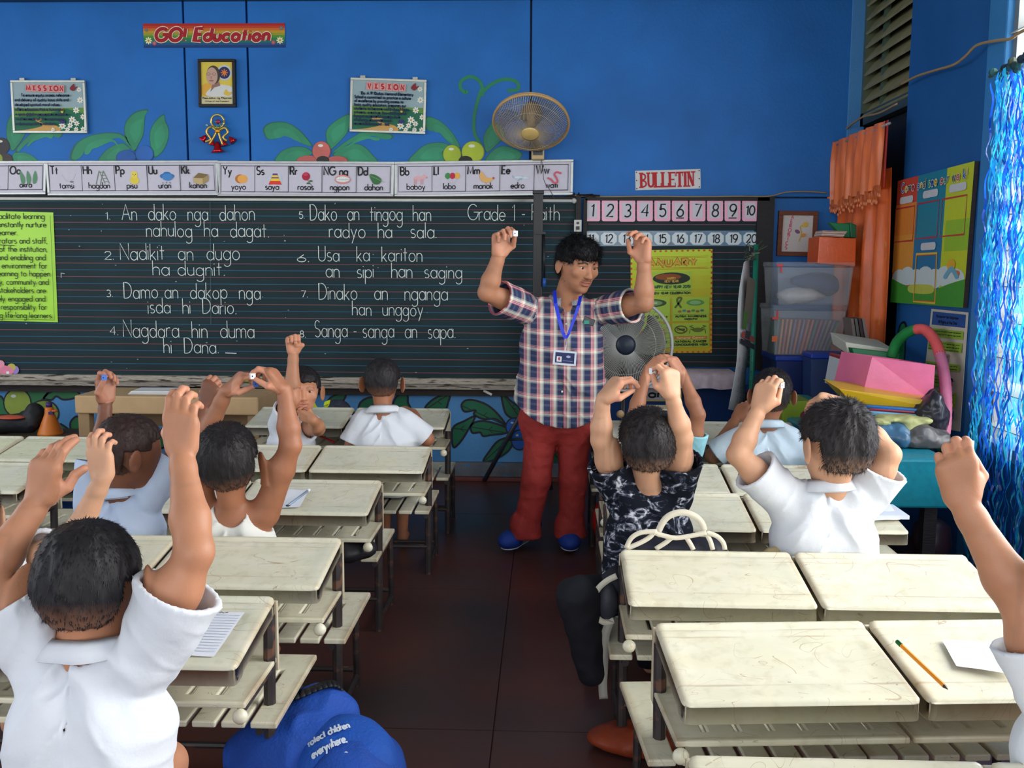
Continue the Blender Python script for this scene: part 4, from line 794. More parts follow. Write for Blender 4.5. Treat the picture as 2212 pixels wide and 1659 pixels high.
def mesh_np(name, V, Q, material, parent=None, col=None, attrs=None, smooth=True):
    me = bpy.data.meshes.new(name); off = np.zeros(3); q = parent
    while q is not None: off += np.array(q.location); q = q.parent
    V = V-off; k = Q.shape[1]
    me.vertices.add(len(V)); me.vertices.foreach_set('co', V.astype(np.float32).ravel())
    me.loops.add(Q.size); me.loops.foreach_set('vertex_index', Q.astype(np.int32).ravel())
    me.polygons.add(len(Q)); me.polygons.foreach_set('loop_start', np.arange(0, Q.size, k, dtype=np.int32)); me.polygons.foreach_set('loop_total', np.full(len(Q), k, np.int32))
    if col is not None:
        at = me.attributes.new('Col', 'FLOAT_COLOR', 'POINT'); c = np.ones((len(V), 4), np.float32); c[:, :3] = col; at.data.foreach_set('color', c.ravel())
    for nm, a in (attrs or {}).items():
        at = me.attributes.new(nm, 'FLOAT_VECTOR', 'POINT'); at.data.foreach_set('vector', a.astype(np.float32).ravel())
    me.update(calc_edges=True); me.validate()
    if smooth: me.polygons.foreach_set('use_smooth', [True]*len(me.polygons))
    me.materials.append(material); return link(name, me, parent)
def compact(V, Q):
    u, inv = np.unique(Q, return_inverse=True); return V[u], inv.reshape(Q.shape)
def vnormals(V, Q):
    n = np.cross(V[Q[:, 2]]-V[Q[:, 0]], V[Q[:, 3]]-V[Q[:, 1]]) if Q.shape[1] == 4 else np.cross(V[Q[:, 1]]-V[Q[:, 0]], V[Q[:, 2]]-V[Q[:, 0]])
    N_ = np.zeros_like(V)
    for i in range(Q.shape[1]): np.add.at(N_, Q[:, i], n)
    return N_/(np.linalg.norm(N_, axis=1)[:, None]+1e-12)
# ---- hand
CURLS = {'pinch': [(50, 55, 25), (58, 60, 35), (66, 66, 40), (72, 70, 42)], 'fist': [(78, 92, 50), (80, 95, 52), (82, 96, 52), (84, 96, 50)], 'loose': [(18, 28, 14), (26, 34, 18), (32, 40, 22), (38, 44, 26)],
         'hook': [(30, 60, 40), (36, 66, 44), (42, 70, 46), (48, 72, 46)], 'open': [(6, 12, 8), (10, 16, 10), (16, 20, 12), (20, 26, 14)], 'upbent': [(14, 44, 30), (16, 46, 32), (20, 48, 34), (26, 50, 36)], 'bent': [(40, 40, 22), (46, 44, 26), (50, 50, 30), (54, 52, 32)]}
def rot_ax(v, ax, deg):
    a = math.radians(deg); return v*math.cos(a)+np.cross(ax, v)*math.sin(a)+ax*(ax@v)*(1-math.cos(a))
def hand(F, W, d, n, thumb, L, pose='pinch', k=None, fat=1.0, spread=1.0):
    """W wrist, d towards fingers, n out of the palm, thumb: +1/-1 side; L hand length. returns pinch point, tips"""
    s = L/.18; d = nz(d); n = nz(np.array(n)-d*(np.array(n)@d)); side = nz(np.cross(d, n))*thumb; k = .006*s
    f_ = fat
    tips = []; W = np.array(W, float)
    base = [(.030, .094, .0098), (.010, .098, .0100), (-.011, .093, .0096), (-.031, .084, .0088)]
    lens = [(.040, .024, .019), (.045, .028, .020), (.041, .026, .019), (.032, .019, .017)]
    for i, ((sx, fx, r), ln) in enumerate(zip(base, lens)):
        K = W+d*fx*s+side*sx*s; K0 = W+d*.012*s+side*sx*.62*s
        F.add(Cone(K0, K, .0145*s*f_, .0118*s*f_), .016*s)
        F.add(Cone(K0+n*.006*s, K+n*.004*s-d*.012*s, .0115*s*f_, .0105*s*f_), .014*s)
        dd = nz(d+side*sx*1.0*spread); p = K; rr = r*s*f_
        axb = nz(np.cross(dd, n)); 
        for j, (c_, l_) in enumerate(zip(CURLS[pose][i], ln)):
            dd = rot_ax(dd, axb, c_); q = p+dd*l_*s; F.add(Cone(p, q, rr*(1.04 if j == 0 else 1.0), rr*.93), .0035*s); p = q; rr *= .93
        tips.append(p)
    F.add(Cone(W+d*.02*s+side*.022*s+n*.008*s, W+d*.05*s+side*.034*s+n*.012*s, .015*s*f_, .012*s*f_), .014*s)
    F.add(Cone(W+d*.02*s-side*.02*s+n*.008*s, W+d*.065*s-side*.026*s+n*.008*s, .014*s*f_, .011*s*f_), .014*s)
    p0 = W+d*.018*s+side*.022*s+n*.006*s; p1 = p0+nz(d*.62+side*.62+n*.45)*.046*s
    tgt = tips[0]+n*.004*s if pose in ('pinch', 'hook', 'bent', 'upbent') else (tips[1]-d*.0+n*.012*s if pose == 'fist' else p1+nz(d+side*.45+n*.3)*.06*s)
    v = tgt-p1; dist = np.linalg.norm(v); l1, l2 = .034*s, .028*s
    if dist < l1+l2: 
        a = math.acos(np.clip((l1*l1+dist*dist-l2*l2)/(2*l1*max(dist, 1e-6)), -1, 1)); ax_ = nz(np.cross(v, side)+1e-6); p2 = p1+rot_ax(nz(v)*l1, ax_, -math.degrees(a)); p3 = p2+nz(tgt-p2)*l2
    else: p2 = p1+nz(v)*l1; p3 = p2+nz(v)*l2
    F.add(Cone(p0, p1, .0155*s*f_, .0118*s*f_), .012*s); F.add(Cone(p1, p2, .0112*s*f_, .0102*s*f_), .003*s); F.add(Cone(p2, p3, .0102*s*f_, .0086*s*f_), .002*s)
    return (p3+tips[0])/2, tips, p3
SKIN = {'light': (196, 148, 118), 'mid': (176, 122, 92), 'tan': (158, 104, 76), 'brown': (118, 74, 54)}
skinm = mat('skin', .5, spec=.35, noise=.1, nscale=22, bump=.05, bscale=300, sss=.12)
hairm = mat('black_hair', .58, spec=.3, noise=.3, nscale=60, stretch=(1, 1, .25))
def head_frame(fwd, up):
    f = nz(fwd); u = nz(np.array(up, float)-f*(np.array(up, float)@f)); r = nz(np.cross(f, u)); return r, f, u
def person(name, label, J, skin='mid', H=.20, fwd=(0, 1, 0), up=(0, 0, 1), child=True, hands=(), face=False, hair='short', hair_col=(28, 24, 26), shirt=None, pants=None, girth=1.0, arm=1.0, ear=1.0, legs=True, hand_L=None, headw=1.0, hairvol=1.0, seatz=.30, coarse=.005, lift=1.0, tuft=True):
    """J: world points head, neck, chest, pelvis, shL, shR, elL, elR, wrL, wrR (+ knee/ankle)"""
    J = {k_: np.array(v, float) for k_, v in J.items()}
    if child and seatz:
        J['pelvis'][2] = seatz+.068; J['chest'][2] = J['pelvis'][2]*.45+J['neck'][2]*.55
        if abs(J['pelvis'][1]-J['neck'][1]) < .04: J['pelvis'][1] = J['neck'][1]-.01
    root = thing(name, label, 'person', (J['pelvis'][0], J['pelvis'][1], 0)); hc = J['head']; R_, F_, U_ = head_frame(fwd, up); Rm = np.array([R_, F_, U_])
    W3 = lambda x, y, z: hc+(R_*x*headw+F_*y+U_*z)*H
    F = Field(); g = girth; sc_ = .70 if child else 1.0
    ch, pe, nk = J['chest'], J['pelvis'], J['neck']; sd = nz(J['shR']-J['shL']); upt = nz(nk-pe); bk = np.cross(sd, upt)
    tr = .070*g if child else .098*g; wd = (np.linalg.norm(J['shR']-J['shL'])/2)
    hipw = wd*(.42 if child else .50)
    body = []
    def T(a, b, r1, r2, k=.03): body.append((Cone(a, b, r1, r2), k))
    for sg in (-1, 1):
        T(pe+sd*sg*hipw, ch+sd*sg*wd*.45, tr*.98, tr*.92); T(ch+sd*sg*wd*.45, nk+sd*sg*wd*.42-upt*.055*sc_, tr*.92, tr*.62)
    T(pe, ch, tr*1.0, tr*1.0, .04); T(J['shL']*.9+ch*.1, J['shR']*.9+ch*.1, .040*sc_, .040*sc_, .03)
    for c_, k in body: F.add(c_, k)
    nr = (.058 if not child else .040)*(.95+.05*g)
    F.add(Cone(nk-upt*.03, W3(0, -.10, -.22), nr*1.08, nr*.95), .03)
    # head
    F.add(Ell(W3(0, -.06, .11), V3(.345*headw, .42, .375)*H, Rm), .012)
    F.add(Ell(W3(0, .09, -.10), V3(.275*headw, .285, .34)*H, Rm), .03*(H/.2)); F.add(Ell(W3(0, .13, -.29), V3(.20*headw, .19, .17)*H, Rm), .02); F.add(Ell(W3(0, .27, -.405), V3(.09, .07, .06)*H, Rm), .02)
    if face:
        F.add(Cone(W3(-.15, .315, .105), W3(.15, .315, .105), .045*H, .045*H), .02)
        for sg in (-1, 1):
            F.add(Ell(W3(sg*.19, .25, -.07), V3(.10, .09, .09)*H, Rm), .015); F.cut(Ell(W3(sg*.135, .43, .035), V3(.085, .085, .050)*H, Rm), .012)
            F.add(Ell(W3(sg*.05, .385, -.125), V3(.038, .045, .034)*H, Rm), .006)
            F.add(Ell(W3(sg*.135, .318, .074), V3(.088, .05, .025)*H, Rm), .006); F.add(Ell(W3(sg*.135, .305, -.014), V3(.085, .05, .022)*H, Rm), .006)
        F.add(Cone(W3(0, .345, .06), W3(0, .43, -.115), .030*H, .052*H), .010)
        F.add(Ell(W3(0, .36, -.225), V3(.105, .055, .026)*H, Rm), .006); F.add(Ell(W3(0, .35, -.285), V3(.090, .055, .030)*H, Rm), .006); F.cut(Ell(W3(0, .43, -.252), V3(.11, .05, .010)*H, Rm), .004)
    else: F.add(Cone(W3(0, .33, .06), W3(0, .41, -.11), .03*H, .05*H), .012)
    for sg in (-1, 1):
        Re = np.array([R_, nz(F_-R_*(.55 if child else .30)*sg), U_]); Re[0] = nz(np.cross(Re[1], U_))
        e = W3(sg*(.372 if child else .350), -.06 if child else -.11, -.05)+R_*sg*(.011+.009*(ear-1)*2+.003*child)*1.0
        F.add(Ell(e, V3(.026, .115, .165)*H*ear, Re), .006); F.cut(Ell(e+F_*.035*H+R_*sg*.030*H, V3(.024, .06, .10)*H*ear, Re), .006)
        F.add(Ell(e-U_*.10*H+F_*.01*H, V3(.03, .045, .05)*H*ear, Re), .006)
    # arms
    ra, rf, rw = (.040*arm, .033*arm, .0215*arm) if child else (.049*arm, .042*arm, .029*arm)
    info = {}
    for S_, in (('L',), ('R',)):
        sh, el, wr = J['sh'+S_], J['el'+S_], J['wr'+S_]
        F.add(Cone(sh, sh*.35+el*.65, ra*1.08, ra*.92), .035); F.add(Cone(sh*.35+el*.65, el, ra*.92, rf*.95), .02)
        mid = el*.68+wr*.32; F.add(Cone(el, mid, rf*.97, rf*1.02), .012); F.add(Cone(mid, el*.15+wr*.85, rf*1.02, rw*1.03), .012); F.add(Cone(el*.15+wr*.85, wr, rw*1.03, rw), .01)
    HL = hand_L or (.130 if child else .178); boxes = []
    for S_, hd in hands:
        wr = J['wr'+S_]; d = np.array(hd['d'], float); pp, tips, th = hand(F, wr, d, hd['n'], hd['t'], HL*hd.get('s', 1), hd.get('pose', 'pinch'), fat=1.15 if child else 1.0, spread=hd.get('spread', 1))
        info[S_] = pp; boxes.append((wr+nz(d)*HL*.45, HL*.78))
    # legs
    if legs:
        for sg, S_ in ((-1, 'L'), (1, 'R')):
            hp = pe+sd*sg*hipw; kn = J.get('kn'+S_, hp+V3(0, .25 if child else .1, -.02)); an = J.get('an'+S_, V3(kn[0], kn[1]-.02, .05))
            th_ = .050 if child else .062
            F.add(Cone(hp, kn, th_*1.05, th_*.78), .03); F.add(Cone(kn, kn*.6+an*.4, th_*.74, th_*.68), .02); F.add(Cone(kn*.6+an*.4, an, th_*.68, th_*.45), .02)
            toe = J.get('to'+S_, an+V3(0, .11 if child else .16, -.025)); F.add(Cone(an-V3(0, 0, .02), toe, th_*.42, th_*.34), .02)
    lo, hi = F.bb(); lo -= .03; hi += .03
    regs = [(hc, H*.62, .0026 if face else .0036)]+[(c_, r_, .0021 if face or child else .0023) for c_, r_ in boxes]
    Vs, Qs = [], []; base = 0
    G, ax = F.grid(lo, hi, coarse); V, Q = nets(G, ax)
    def inside(V, r): return (np.abs(V-r[0]) < r[1]).all(1)
    keep = np.ones(len(Q), bool); cen = V[Q].mean(1)
    for r in regs: keep &= ~inside(cen, (r[0], r[1]-coarse*.9))
    V, Q = compact(V, Q[keep]); Vs.append(V); Qs.append(Q); base = len(V)
    done = []
    for r in regs:
        G, ax = F.grid(r[0]-r[1]-.004, r[0]+r[1]+.004, r[2]); V, Q = nets(G, ax); cen = V[Q].mean(1); kp = (np.abs(cen-r[0]) < r[1]+r[2]*.6).all(1)
        for q in done: kp &= ~inside(cen, q)
        if not kp.any(): continue
        V, Q = compact(V, Q[kp]); Vs.append(V); Qs.append(Q+base); base += len(V); done.append(r)
    V, Q = np.concatenate(Vs), np.concatenate(Qs)
    sk = np.array(lin(SKIN[skin])); col = np.tile(sk, (len(V), 1))
    nzv = vnoise(V, 14.0)[:, None]*.06+vnoise(V+3, 50.)[:, None]*.03; col = col*(1+nzv)
    # knuckles / elbows slightly darker, palms lighter, lips, nails
    loc = (V-hc)@Rm.T/H
    if face:
        lip = (np.abs(loc[:, 0]) < .13) & (loc[:, 1] > .3) & (np.abs(loc[:, 2]+.255) < .055-.16*np.abs(loc[:, 0])**1.3); col[lip] = col[lip]*.35+np.array(lin((150, 84, 76)))*.65
        br = (np.abs(np.abs(loc[:, 0])-.14) < .085) & (loc[:, 1] > .24) & (np.abs(loc[:, 2]-.135+.35*np.abs(np.abs(loc[:, 0])-.13)) < .018); col[br] = col[br]*.12
        if not child:
            mu = (np.abs(loc[:, 0]) < .11) & (loc[:, 1] > .33) & (np.abs(loc[:, 2]+.187+.1*np.abs(loc[:, 0])) < .018); col[mu] *= .5
            jw = (loc[:, 1] > .1) & (loc[:, 2] < -.3) & (loc[:, 2] > -.5); col[jw] *= .90
    for S_, hd in hands:
        wr = J['wr'+S_]; d = nz(hd['d']); n = nz(np.array(hd['n'])-d*(np.array(hd['n'])@d)); q = V-wr; m_ = ((q@d) > 0) & (np.linalg.norm(q, axis=1) < HL*1.2)
        pal = m_ & ((q@n) > .004); col[pal] = col[pal]*.55+np.array(lin((214, 150, 122)))*.45
    mesh_np('body', V, Q, skinm, root, col)
    if face:
        for sg in (-1, 1):
            c_ = W3(sg*.135, .298, .032); g_ = nz(F_+R_*(.0)-U_*.12)
            e = MB().ball(c_, .056*H, (212, 204, 196), 16).build('eyeball', mat('eye', .15, spec=.6), root, smooth=True)
            MB().ball(Vector(c_+g_*.031*H), .0325*H, (38, 22, 16), 14).build('iris', mat('eye', .15, spec=.6), e, smooth=True)
            e.children[0].location = e.children[0].location
    # hair
    if hair:
        Hf = Field(); hv = hairvol
        Hf.add(Ell(W3(0, -.07, .13), V3(.345*headw+.05*hv, .42+.045*hv, .375+.055*hv)*H, Rm), .01); Hf.add(Ell(W3(0, -.15, -.04), V3(.33*headw+.025*hv, .33, .32)*H, Rm), .02)
        if hair == 'mop':
            Hf.add(Ell(W3(.02, .12, .33), V3(.32, .30, .19)*H, Rm), .02); Hf.add(Ell(W3(.10, .26, .27), V3(.22, .18, .13)*H, Rm), .02)
        a = hc-H*.62; b = hc+H*.66; G, ax = Hf.grid(a, b, .0034)
        P = np.stack(np.meshgrid(*ax, indexing='ij'), -1); l_ = (P-hc)@Rm.T/H
        G = G+.035*H*vnoise(l_*np.array([9, 9, 4]), 1.0)*.35*hv+ .012*H*vnoise(l_*np.array([30, 30, 10]), 1.0)
        hl = (.225 if hair != 'mop' else .17)
        nape = -.30+np.where(np.abs(l_[..., 0]) > .2, .0, -.02)
        facecut = np.minimum(l_[..., 1]-(.19 if hair != 'mop' else .22)+.0*l_[..., 2], hl-l_[..., 2]+.04*vnoise(l_*14, 1.0))
        earcut = np.minimum(np.minimum(l_[..., 1]+.20, .06-l_[..., 2]), np.abs(l_[..., 0])-.24)
        sideburn = np.minimum(l_[..., 1]-.02, .04-l_[..., 2])
        for c_ in (facecut, earcut, sideburn, nape-l_[..., 2]): G = smax(G, c_*H, .012)
        V, Q = nets(G, ax)
        N_ = vnormals(V, Q); hcn = np.array(lin(hair_col)); col = np.tile(hcn, (len(V), 1))*(1+.25*vnoise((V-hc)@Rm.T*np.array([160, 160, 30]), 1.0)[:, None])
        ll = (V-hc)@Rm.T/H
        fade = np.clip((ll[:, 2]+.30)/.22, 0, 1)[:, None]
        if hair in ('short', 'buzz'): col = col*fade+(sk*.45+hcn*.5)*(1-fade)
        # strands
        cr_ = W3(.02, -.22, .44); idxs = rng.choice(len(V), 5200 if hair != 'buzz' else 2600); p = V[idxs]; n_ = N_[idxs]; away = p-cr_; away = away-n_*(away*n_).sum(1)[:, None]; away /= (np.linalg.norm(away, axis=1)[:, None]+1e-6)
        lft = np.clip(((p-hc)@U_)/H*.9+.1, .12, .8)[:, None]*lift
        ln = (rng.uniform(.008, .016, len(p))*(1.0 if hair == 'short' else .5 if hair == 'buzz' else 2.1)*hv)[:, None]; tipd = n_*lft+away*1.0+rng.normal(0, .22 if lift > .5 else .10, (len(p), 3)); tipd /= np.linalg.norm(tipd, axis=1)[:, None]
        sdv = np.cross(tipd, n_); sdv /= (np.linalg.norm(sdv, axis=1)[:, None]+1e-6); wv = .0011
        a_, b_, c_ = p+sdv*wv-n_*.001, p-sdv*wv-n_*.001, p+tipd*ln; SV = np.stack([a_, b_, c_], 1).reshape(-1, 3); SQ = np.arange(len(SV)).reshape(-1, 3)
        h_o = mesh_np('hair', V, Q, hairm, root, np.clip(col, 0, 1)); 
        mesh_np('hair_strands', SV, SQ, hairm, h_o, np.repeat(hcn[None]*rng.uniform(.7, 1.5, (len(p), 1)), 3, axis=0))['kind'] = 'stuff'
    # shirt
    if shirt:
        Sf = Field(); add_ = shirt.get('loose', .012)
        for c_, k in body[:-1]: Sf.add(Cone(c_.a, c_.b, c_.r1+add_*1.2, c_.r2+add_*.9), k)
        hem = shirt.get('hem', pe-upt*.06)
        for sg in (-1, 1): Sf.add(Cone(ch+sd*sg*wd*.42, hem+sd*sg*hipw*1.05, tr+add_*1.3, tr*1.04+add_*1.9), .03)
        slv = shirt.get('sleeve', .62); cuts = []
        sr = shirt.get('srad', .018)
        Sf.add(Cone(J['shL']*.85+ch*.15, J['shR']*.85+ch*.15, .046*sc_+add_*.5, .046*sc_+add_*.5), .03)
        if slv > 0:
            for S_ in 'LR':
                sh, el = J['sh'+S_], J['el'+S_]; e = sh+(el-sh)*slv; Sf.add(Cone(sh, e+nz(el-sh)*.03, ra*1.1+add_*.7, ra*.95+sr*1.25), .03)
                for g_ in (.3, .75): 
                    pass
                cuts.append((e, nz(el-sh), sh))
        lo, hi = Sf.bb(); lo -= .02; hi += .02; hS = .0046; G, ax = Sf.grid(lo, hi, hS); P = np.stack(np.meshgrid(*ax, indexing='ij'), -1)
        wr_ = shirt.get('wr', 1.0)
        # folds: radiate from the shoulders and sag across the back
        q = P-ch; sdc = q@sd; upc = q@upt
        ridge = lambda c, e=1.0: (1-np.abs(vnoise(c, 1.0)))**3
        side_s = np.sign(sdc)
        f1 = ridge(np.stack([sdc*22+upc*15*side_s, upc*5-np.abs(sdc)*4, (q@bk)*6+7], -1)); f2 = ridge(np.stack([upc*20+np.abs(sdc)*9, sdc*5+3, (q@bk)*5+11], -1))
        fold = -.0120*f1*np.clip(1.6-np.abs(sdc)/(wd*.9), .15, 1)-.0075*f2*np.clip(.25-upc*2.5, .15, 1)+.004+.0025*vnoise(P*np.array([30, 30, 16.0]), 1.0)+.006*vnoise(P, 7.0)
        G = G+(fold*wr_).astype(np.float32)
        inner = G+.012
        S2 = np.maximum(G, -inner)
        for e, dr, sh in cuts:
            pl = (P-e)@dr; near = np.linalg.norm(P-e, axis=-1) < .14; rad = np.linalg.norm((P-e)-pl[..., None]*dr, axis=-1)
            S2 = np.where(near & (rad < (.085 if child else .12)), np.maximum(S2, pl), S2)
        S2 = np.maximum(S2, -((P-hem)@upt)+shirt.get('hemcurve', 0)*sdc**2)
        nkR = shirt.get('neck', .052 if child else .066)
        nc = nk+upt*.0+bk*.0; S2 = np.maximum(S2, -(Cone(nc+upt*.010, nc+upt*.16, nkR, nkR*1.15).d(P)))
        if slv <= 0:   # sleeveless: arm holes and low back
            for S_ in 'LR': S2 = np.maximum(S2, -(Cone(J['sh'+S_]+sd*(.0 if S_ == 'R' else .0), J['sh'+S_]+sd*(1 if S_ == 'R' else -1)*.08+V3(0, 0, .05), .060*sc_/.7, .075).d(P)))
            S2 = np.maximum(S2, -(Ell(nk+upt*.004, V3(.050, .2, .052), np.array([sd, np.cross(upt, sd), upt])).d(P)))
        if shirt.get('vback'): S2 = np.maximum(S2, -(Cone(nk+upt*.02, nk-upt*shirt['vback'], .062, .012).d(P)))
        V, Q = nets(S2, ax)
        if len(V):
            q = V-ch; attr = np.stack([q@sd, q@upt, q@bk], 1)
            if 'plaid' in shirt:
                for S_ in 'LR':
                    sh, el = J['sh'+S_], J['el'+S_]; ar = nz(el-sh); t = (V-sh)@ar; m_ = (t > .035) & (np.linalg.norm((V-sh)-t[:, None]*ar, axis=1) < .12); v_ = nz(np.cross(ar, bk)); attr[m_, 0] = (t[m_]); attr[m_, 1] = ((V[m_]-sh)@v_); a0 = attr[m_, 0].copy(); attr[m_, 0] = attr[m_, 1]; attr[m_, 1] = a0
            so = mesh_np('shirt', V, Q, shirt['mat'], root, np.tile(np.array(lin(shirt['col'])), (len(V), 1)), {'pc': attr})
            # collar
            if shirt.get('collar', True):
                m_ = MB(); n_ = 36; cr0 = nkR*(1.06 if child else .95); hgt = .030 if child else .036; rows = [(-.004, 1.10), (hgt*.6, 1.04), (hgt+.004, 1.02), (hgt*.86, 1.20), (.004, 1.50)]
                vs = []; fw = nz(np.cross(upt, sd)) if True else 0; fw = -bk if (-bk)@F_ > 0 else bk
                if abs(fw@F_) < .2: fw = nz(np.cross(upt, sd))
                for dz, rr in rows:
                    for i in range(n_+1):
                        a = math.radians(18+324*i/n_); tilt = .014*math.cos(a)*-1
                        vs.append(nk+upt*(dz-.004+tilt*.7)+(fw*math.cos(a)+sd*math.sin(a))*cr0*rr*(1+.04*math.sin(a*5)))
                m_.add([Vector(v) for v in vs], [(r*(n_+1)+i, r*(n_+1)+i+1, (r+1)*(n_+1)+i+1, (r+1)*(n_+1)+i) for r in range(4) for i in range(n_)], shirt['col'])
                co = m_.build('collar', shirt.get('cmat', shirt['mat']), root, smooth=True); md = co.modifiers.new('s', 'SOLIDIFY'); md.thickness = .003
                pc = co.data.attributes.new('pc', 'FLOAT_VECTOR', 'POINT'); pc.data.foreach_set('vector', np.array([[((np.array(v)-ch)@sd), ((np.array(v)-ch)@upt), 0] for v in vs], np.float32).ravel())
    if pants:
        Pf = Field()
        for sg, S_ in ((-1, 'L'), (1, 'R')):
            hp = pe+sd*sg*hipw; kn = J.get('kn'+S_, hp+V3(0, .25 if child else .1, -.02)); an = J.get('an'+S_, V3(kn[0], kn[1]-.02, .05)); th_ = .050 if child else .062
            end = kn*.5+an*.5 if pants.get('short') else (an-V3(0, 0, .03) if pants.get('bunch') else an); Pf.add(Cone(hp, hp*.5+ch*.5, th_*1.2+.012, tr*.9), .03); Pf.add(Cone(hp, kn, th_*1.1+.014, th_*.85+.016), .02); Pf.add(Cone(kn, end, th_*.85+.016, th_*(.62)+pants.get('cuff', .012)), .02)
            if pants.get('bunch'): 
                for j in range(5): Pf.add(Cone(end+V3(-.01, 0, -.03+.019*j), end+V3(.004*(-1)**j+.01, 0, -.028+.019*j), th_*.62+.024+.004*(j % 2), th_*.62+.024-.002*j), .006)
        Pf.add(Cone(pe-sd*hipw*1.0, pe+sd*hipw*1.0, tr*.98+.012, tr*.98+.012), .04)
        lo, hi = Pf.bb(); G, ax = Pf.grid(lo-.02, hi+.02, .006); P = np.stack(np.meshgrid(*ax, indexing='ij'), -1)
        G = G+.006*np.abs(vnoise(P*np.array([11, 11, 20.]), 1.0))+.003*vnoise(P, 40.)
        if not pants.get('short') : G = np.maximum(G, .035-P[..., 2]) if not pants.get('bunch') else np.maximum(G, .066-P[..., 2])
        V, Q = nets(G, ax); mesh_np('trousers', V, Q, pants['mat'], root, np.tile(np.array(lin(pants['col'])), (len(V), 1)))
    root['_'] = 1; del root['_']
    return root, info, J
# ================================================================ PEOPLE
def fabric(name, bump=.25, rough=.8, noise=.06): return mat(name, rough, spec=.15, noise=noise, nscale=9, bump=bump, bscale=26)
white_cloth = mat('white_cotton', .8, spec=.15, noise=.04, nscale=9, bump=.35, bscale=22)
def plaid_mat():
    M = bpy.data.materials.new('plaid_cotton'); M.use_nodes = True; nt = M.node_tree; N = nt.nodes; b = N['Principled BSDF']; b.inputs['Roughness'].default_value = .8; b.inputs['Specular IOR Level'].default_value = .15
    at = N.new('ShaderNodeAttribute'); at.attribute_name = 'pc'; sx = N.new('ShaderNodeSeparateXYZ'); nt.links.new(at.outputs['Vector'], sx.inputs[0])
    def ramp(sock, period, stops):
        mt = N.new('ShaderNodeMath'); mt.operation = 'MULTIPLY'; mt.inputs[1].default_value = 1/period; nt.links.new(sock, mt.inputs[0])
        fr = N.new('ShaderNodeMath'); fr.operation = 'FRACT'; ad = N.new('ShaderNodeMath'); ad.operation = 'ADD'; ad.inputs[1].default_value = 50.0; nt.links.new(mt.outputs[0], ad.inputs[0]); nt.links.new(ad.outputs[0], fr.inputs[0])
        cr = N.new('ShaderNodeValToRGB'); cr.color_ramp.interpolation = 'CONSTANT'; E = cr.color_ramp.elements
        while len(E) < len(stops): E.new(.5)
        for e, (p, c) in zip(E, stops): e.position = p; e.color = L4(c)
        nt.links.new(fr.outputs[0], cr.inputs[0]); return cr.outputs[0]
    nv, cr_, rd, pk, gr = (50, 58, 90), (226, 220, 204), (196, 74, 80), (226, 196, 196), (150, 158, 160)
    v = ramp(sx.outputs[0], .060, [(0, nv), (.36, gr), (.46, cr_), (.66, rd), (.71, pk), (.76, rd), (.81, pk), (.86, rd), (.91, nv)])
    h = ramp(sx.outputs[1], .072, [(0, nv), (.20, (92, 98, 118)), (.34, nv), (.56, gr), (.64, cr_), (.76, rd), (.80, pk), (.84, rd), (.88, gr), (.93, nv)])
    mx = N.new('ShaderNodeMix'); mx.data_type = 'RGBA'; mx.inputs[0].default_value = .42; nt.links.new(v, mx.inputs[6]); nt.links.new(h, mx.inputs[7]); nt.links.new(mx.outputs[2], b.inputs['Base Color']); return M
def camo_mat():
    M = bpy.data.materials.new('black_white_print'); M.use_nodes = True; nt = M.node_tree; N = nt.nodes; b = N['Principled BSDF']; b.inputs['Roughness'].default_value = .85; b.inputs['Specular IOR Level'].default_value = .1
    tc = N.new('ShaderNodeTexCoord'); mp = N.new('ShaderNodeMapping'); mp.inputs['Scale'].default_value = (1, 1, 1.5); mp.inputs['Rotation'].default_value = (0, .5, 0); n = N.new('ShaderNodeTexNoise'); n.inputs['Scale'].default_value = 17; n.inputs['Detail'].default_value = 7; n.inputs['Roughness'].default_value = .62; n.inputs['Distortion'].default_value = 1.4
    cr = N.new('ShaderNodeValToRGB'); E = cr.color_ramp.elements; E[0].position = .50; E[0].color = L4((22, 25, 34)); E[1].position = .64; E[1].color = L4((206, 206, 214)); e = E.new(.55); e.color = L4((66, 72, 88))
    nt.links.new(tc.outputs['Object'], mp.inputs[0]); nt.links.new(mp.outputs[0], n.inputs[0]); nt.links.new(n.outputs[0], cr.inputs[0]); nt.links.new(cr.outputs[0], b.inputs['Base Color']); return M
def JJ(**k): return {a: PY(*v) for a, v in k.items()}
WH, BW = (208, 211, 218), (186, 200, 224)
def chip(name, label, p, col=(232, 234, 238), r=.008):
    m_ = MB(); p = Vector(p); m_.box(p, (r*1.9, r*1.5, r*2.2), col, rz=.6); m_.ball(p+Vector((0, -r*.8, 0)), (r*.35, r*.2, r*.35), (40, 50, 90), 8)
    return tag(m_.build(name, satin), label, 'counter', 'small counters pinched in raised fingers')
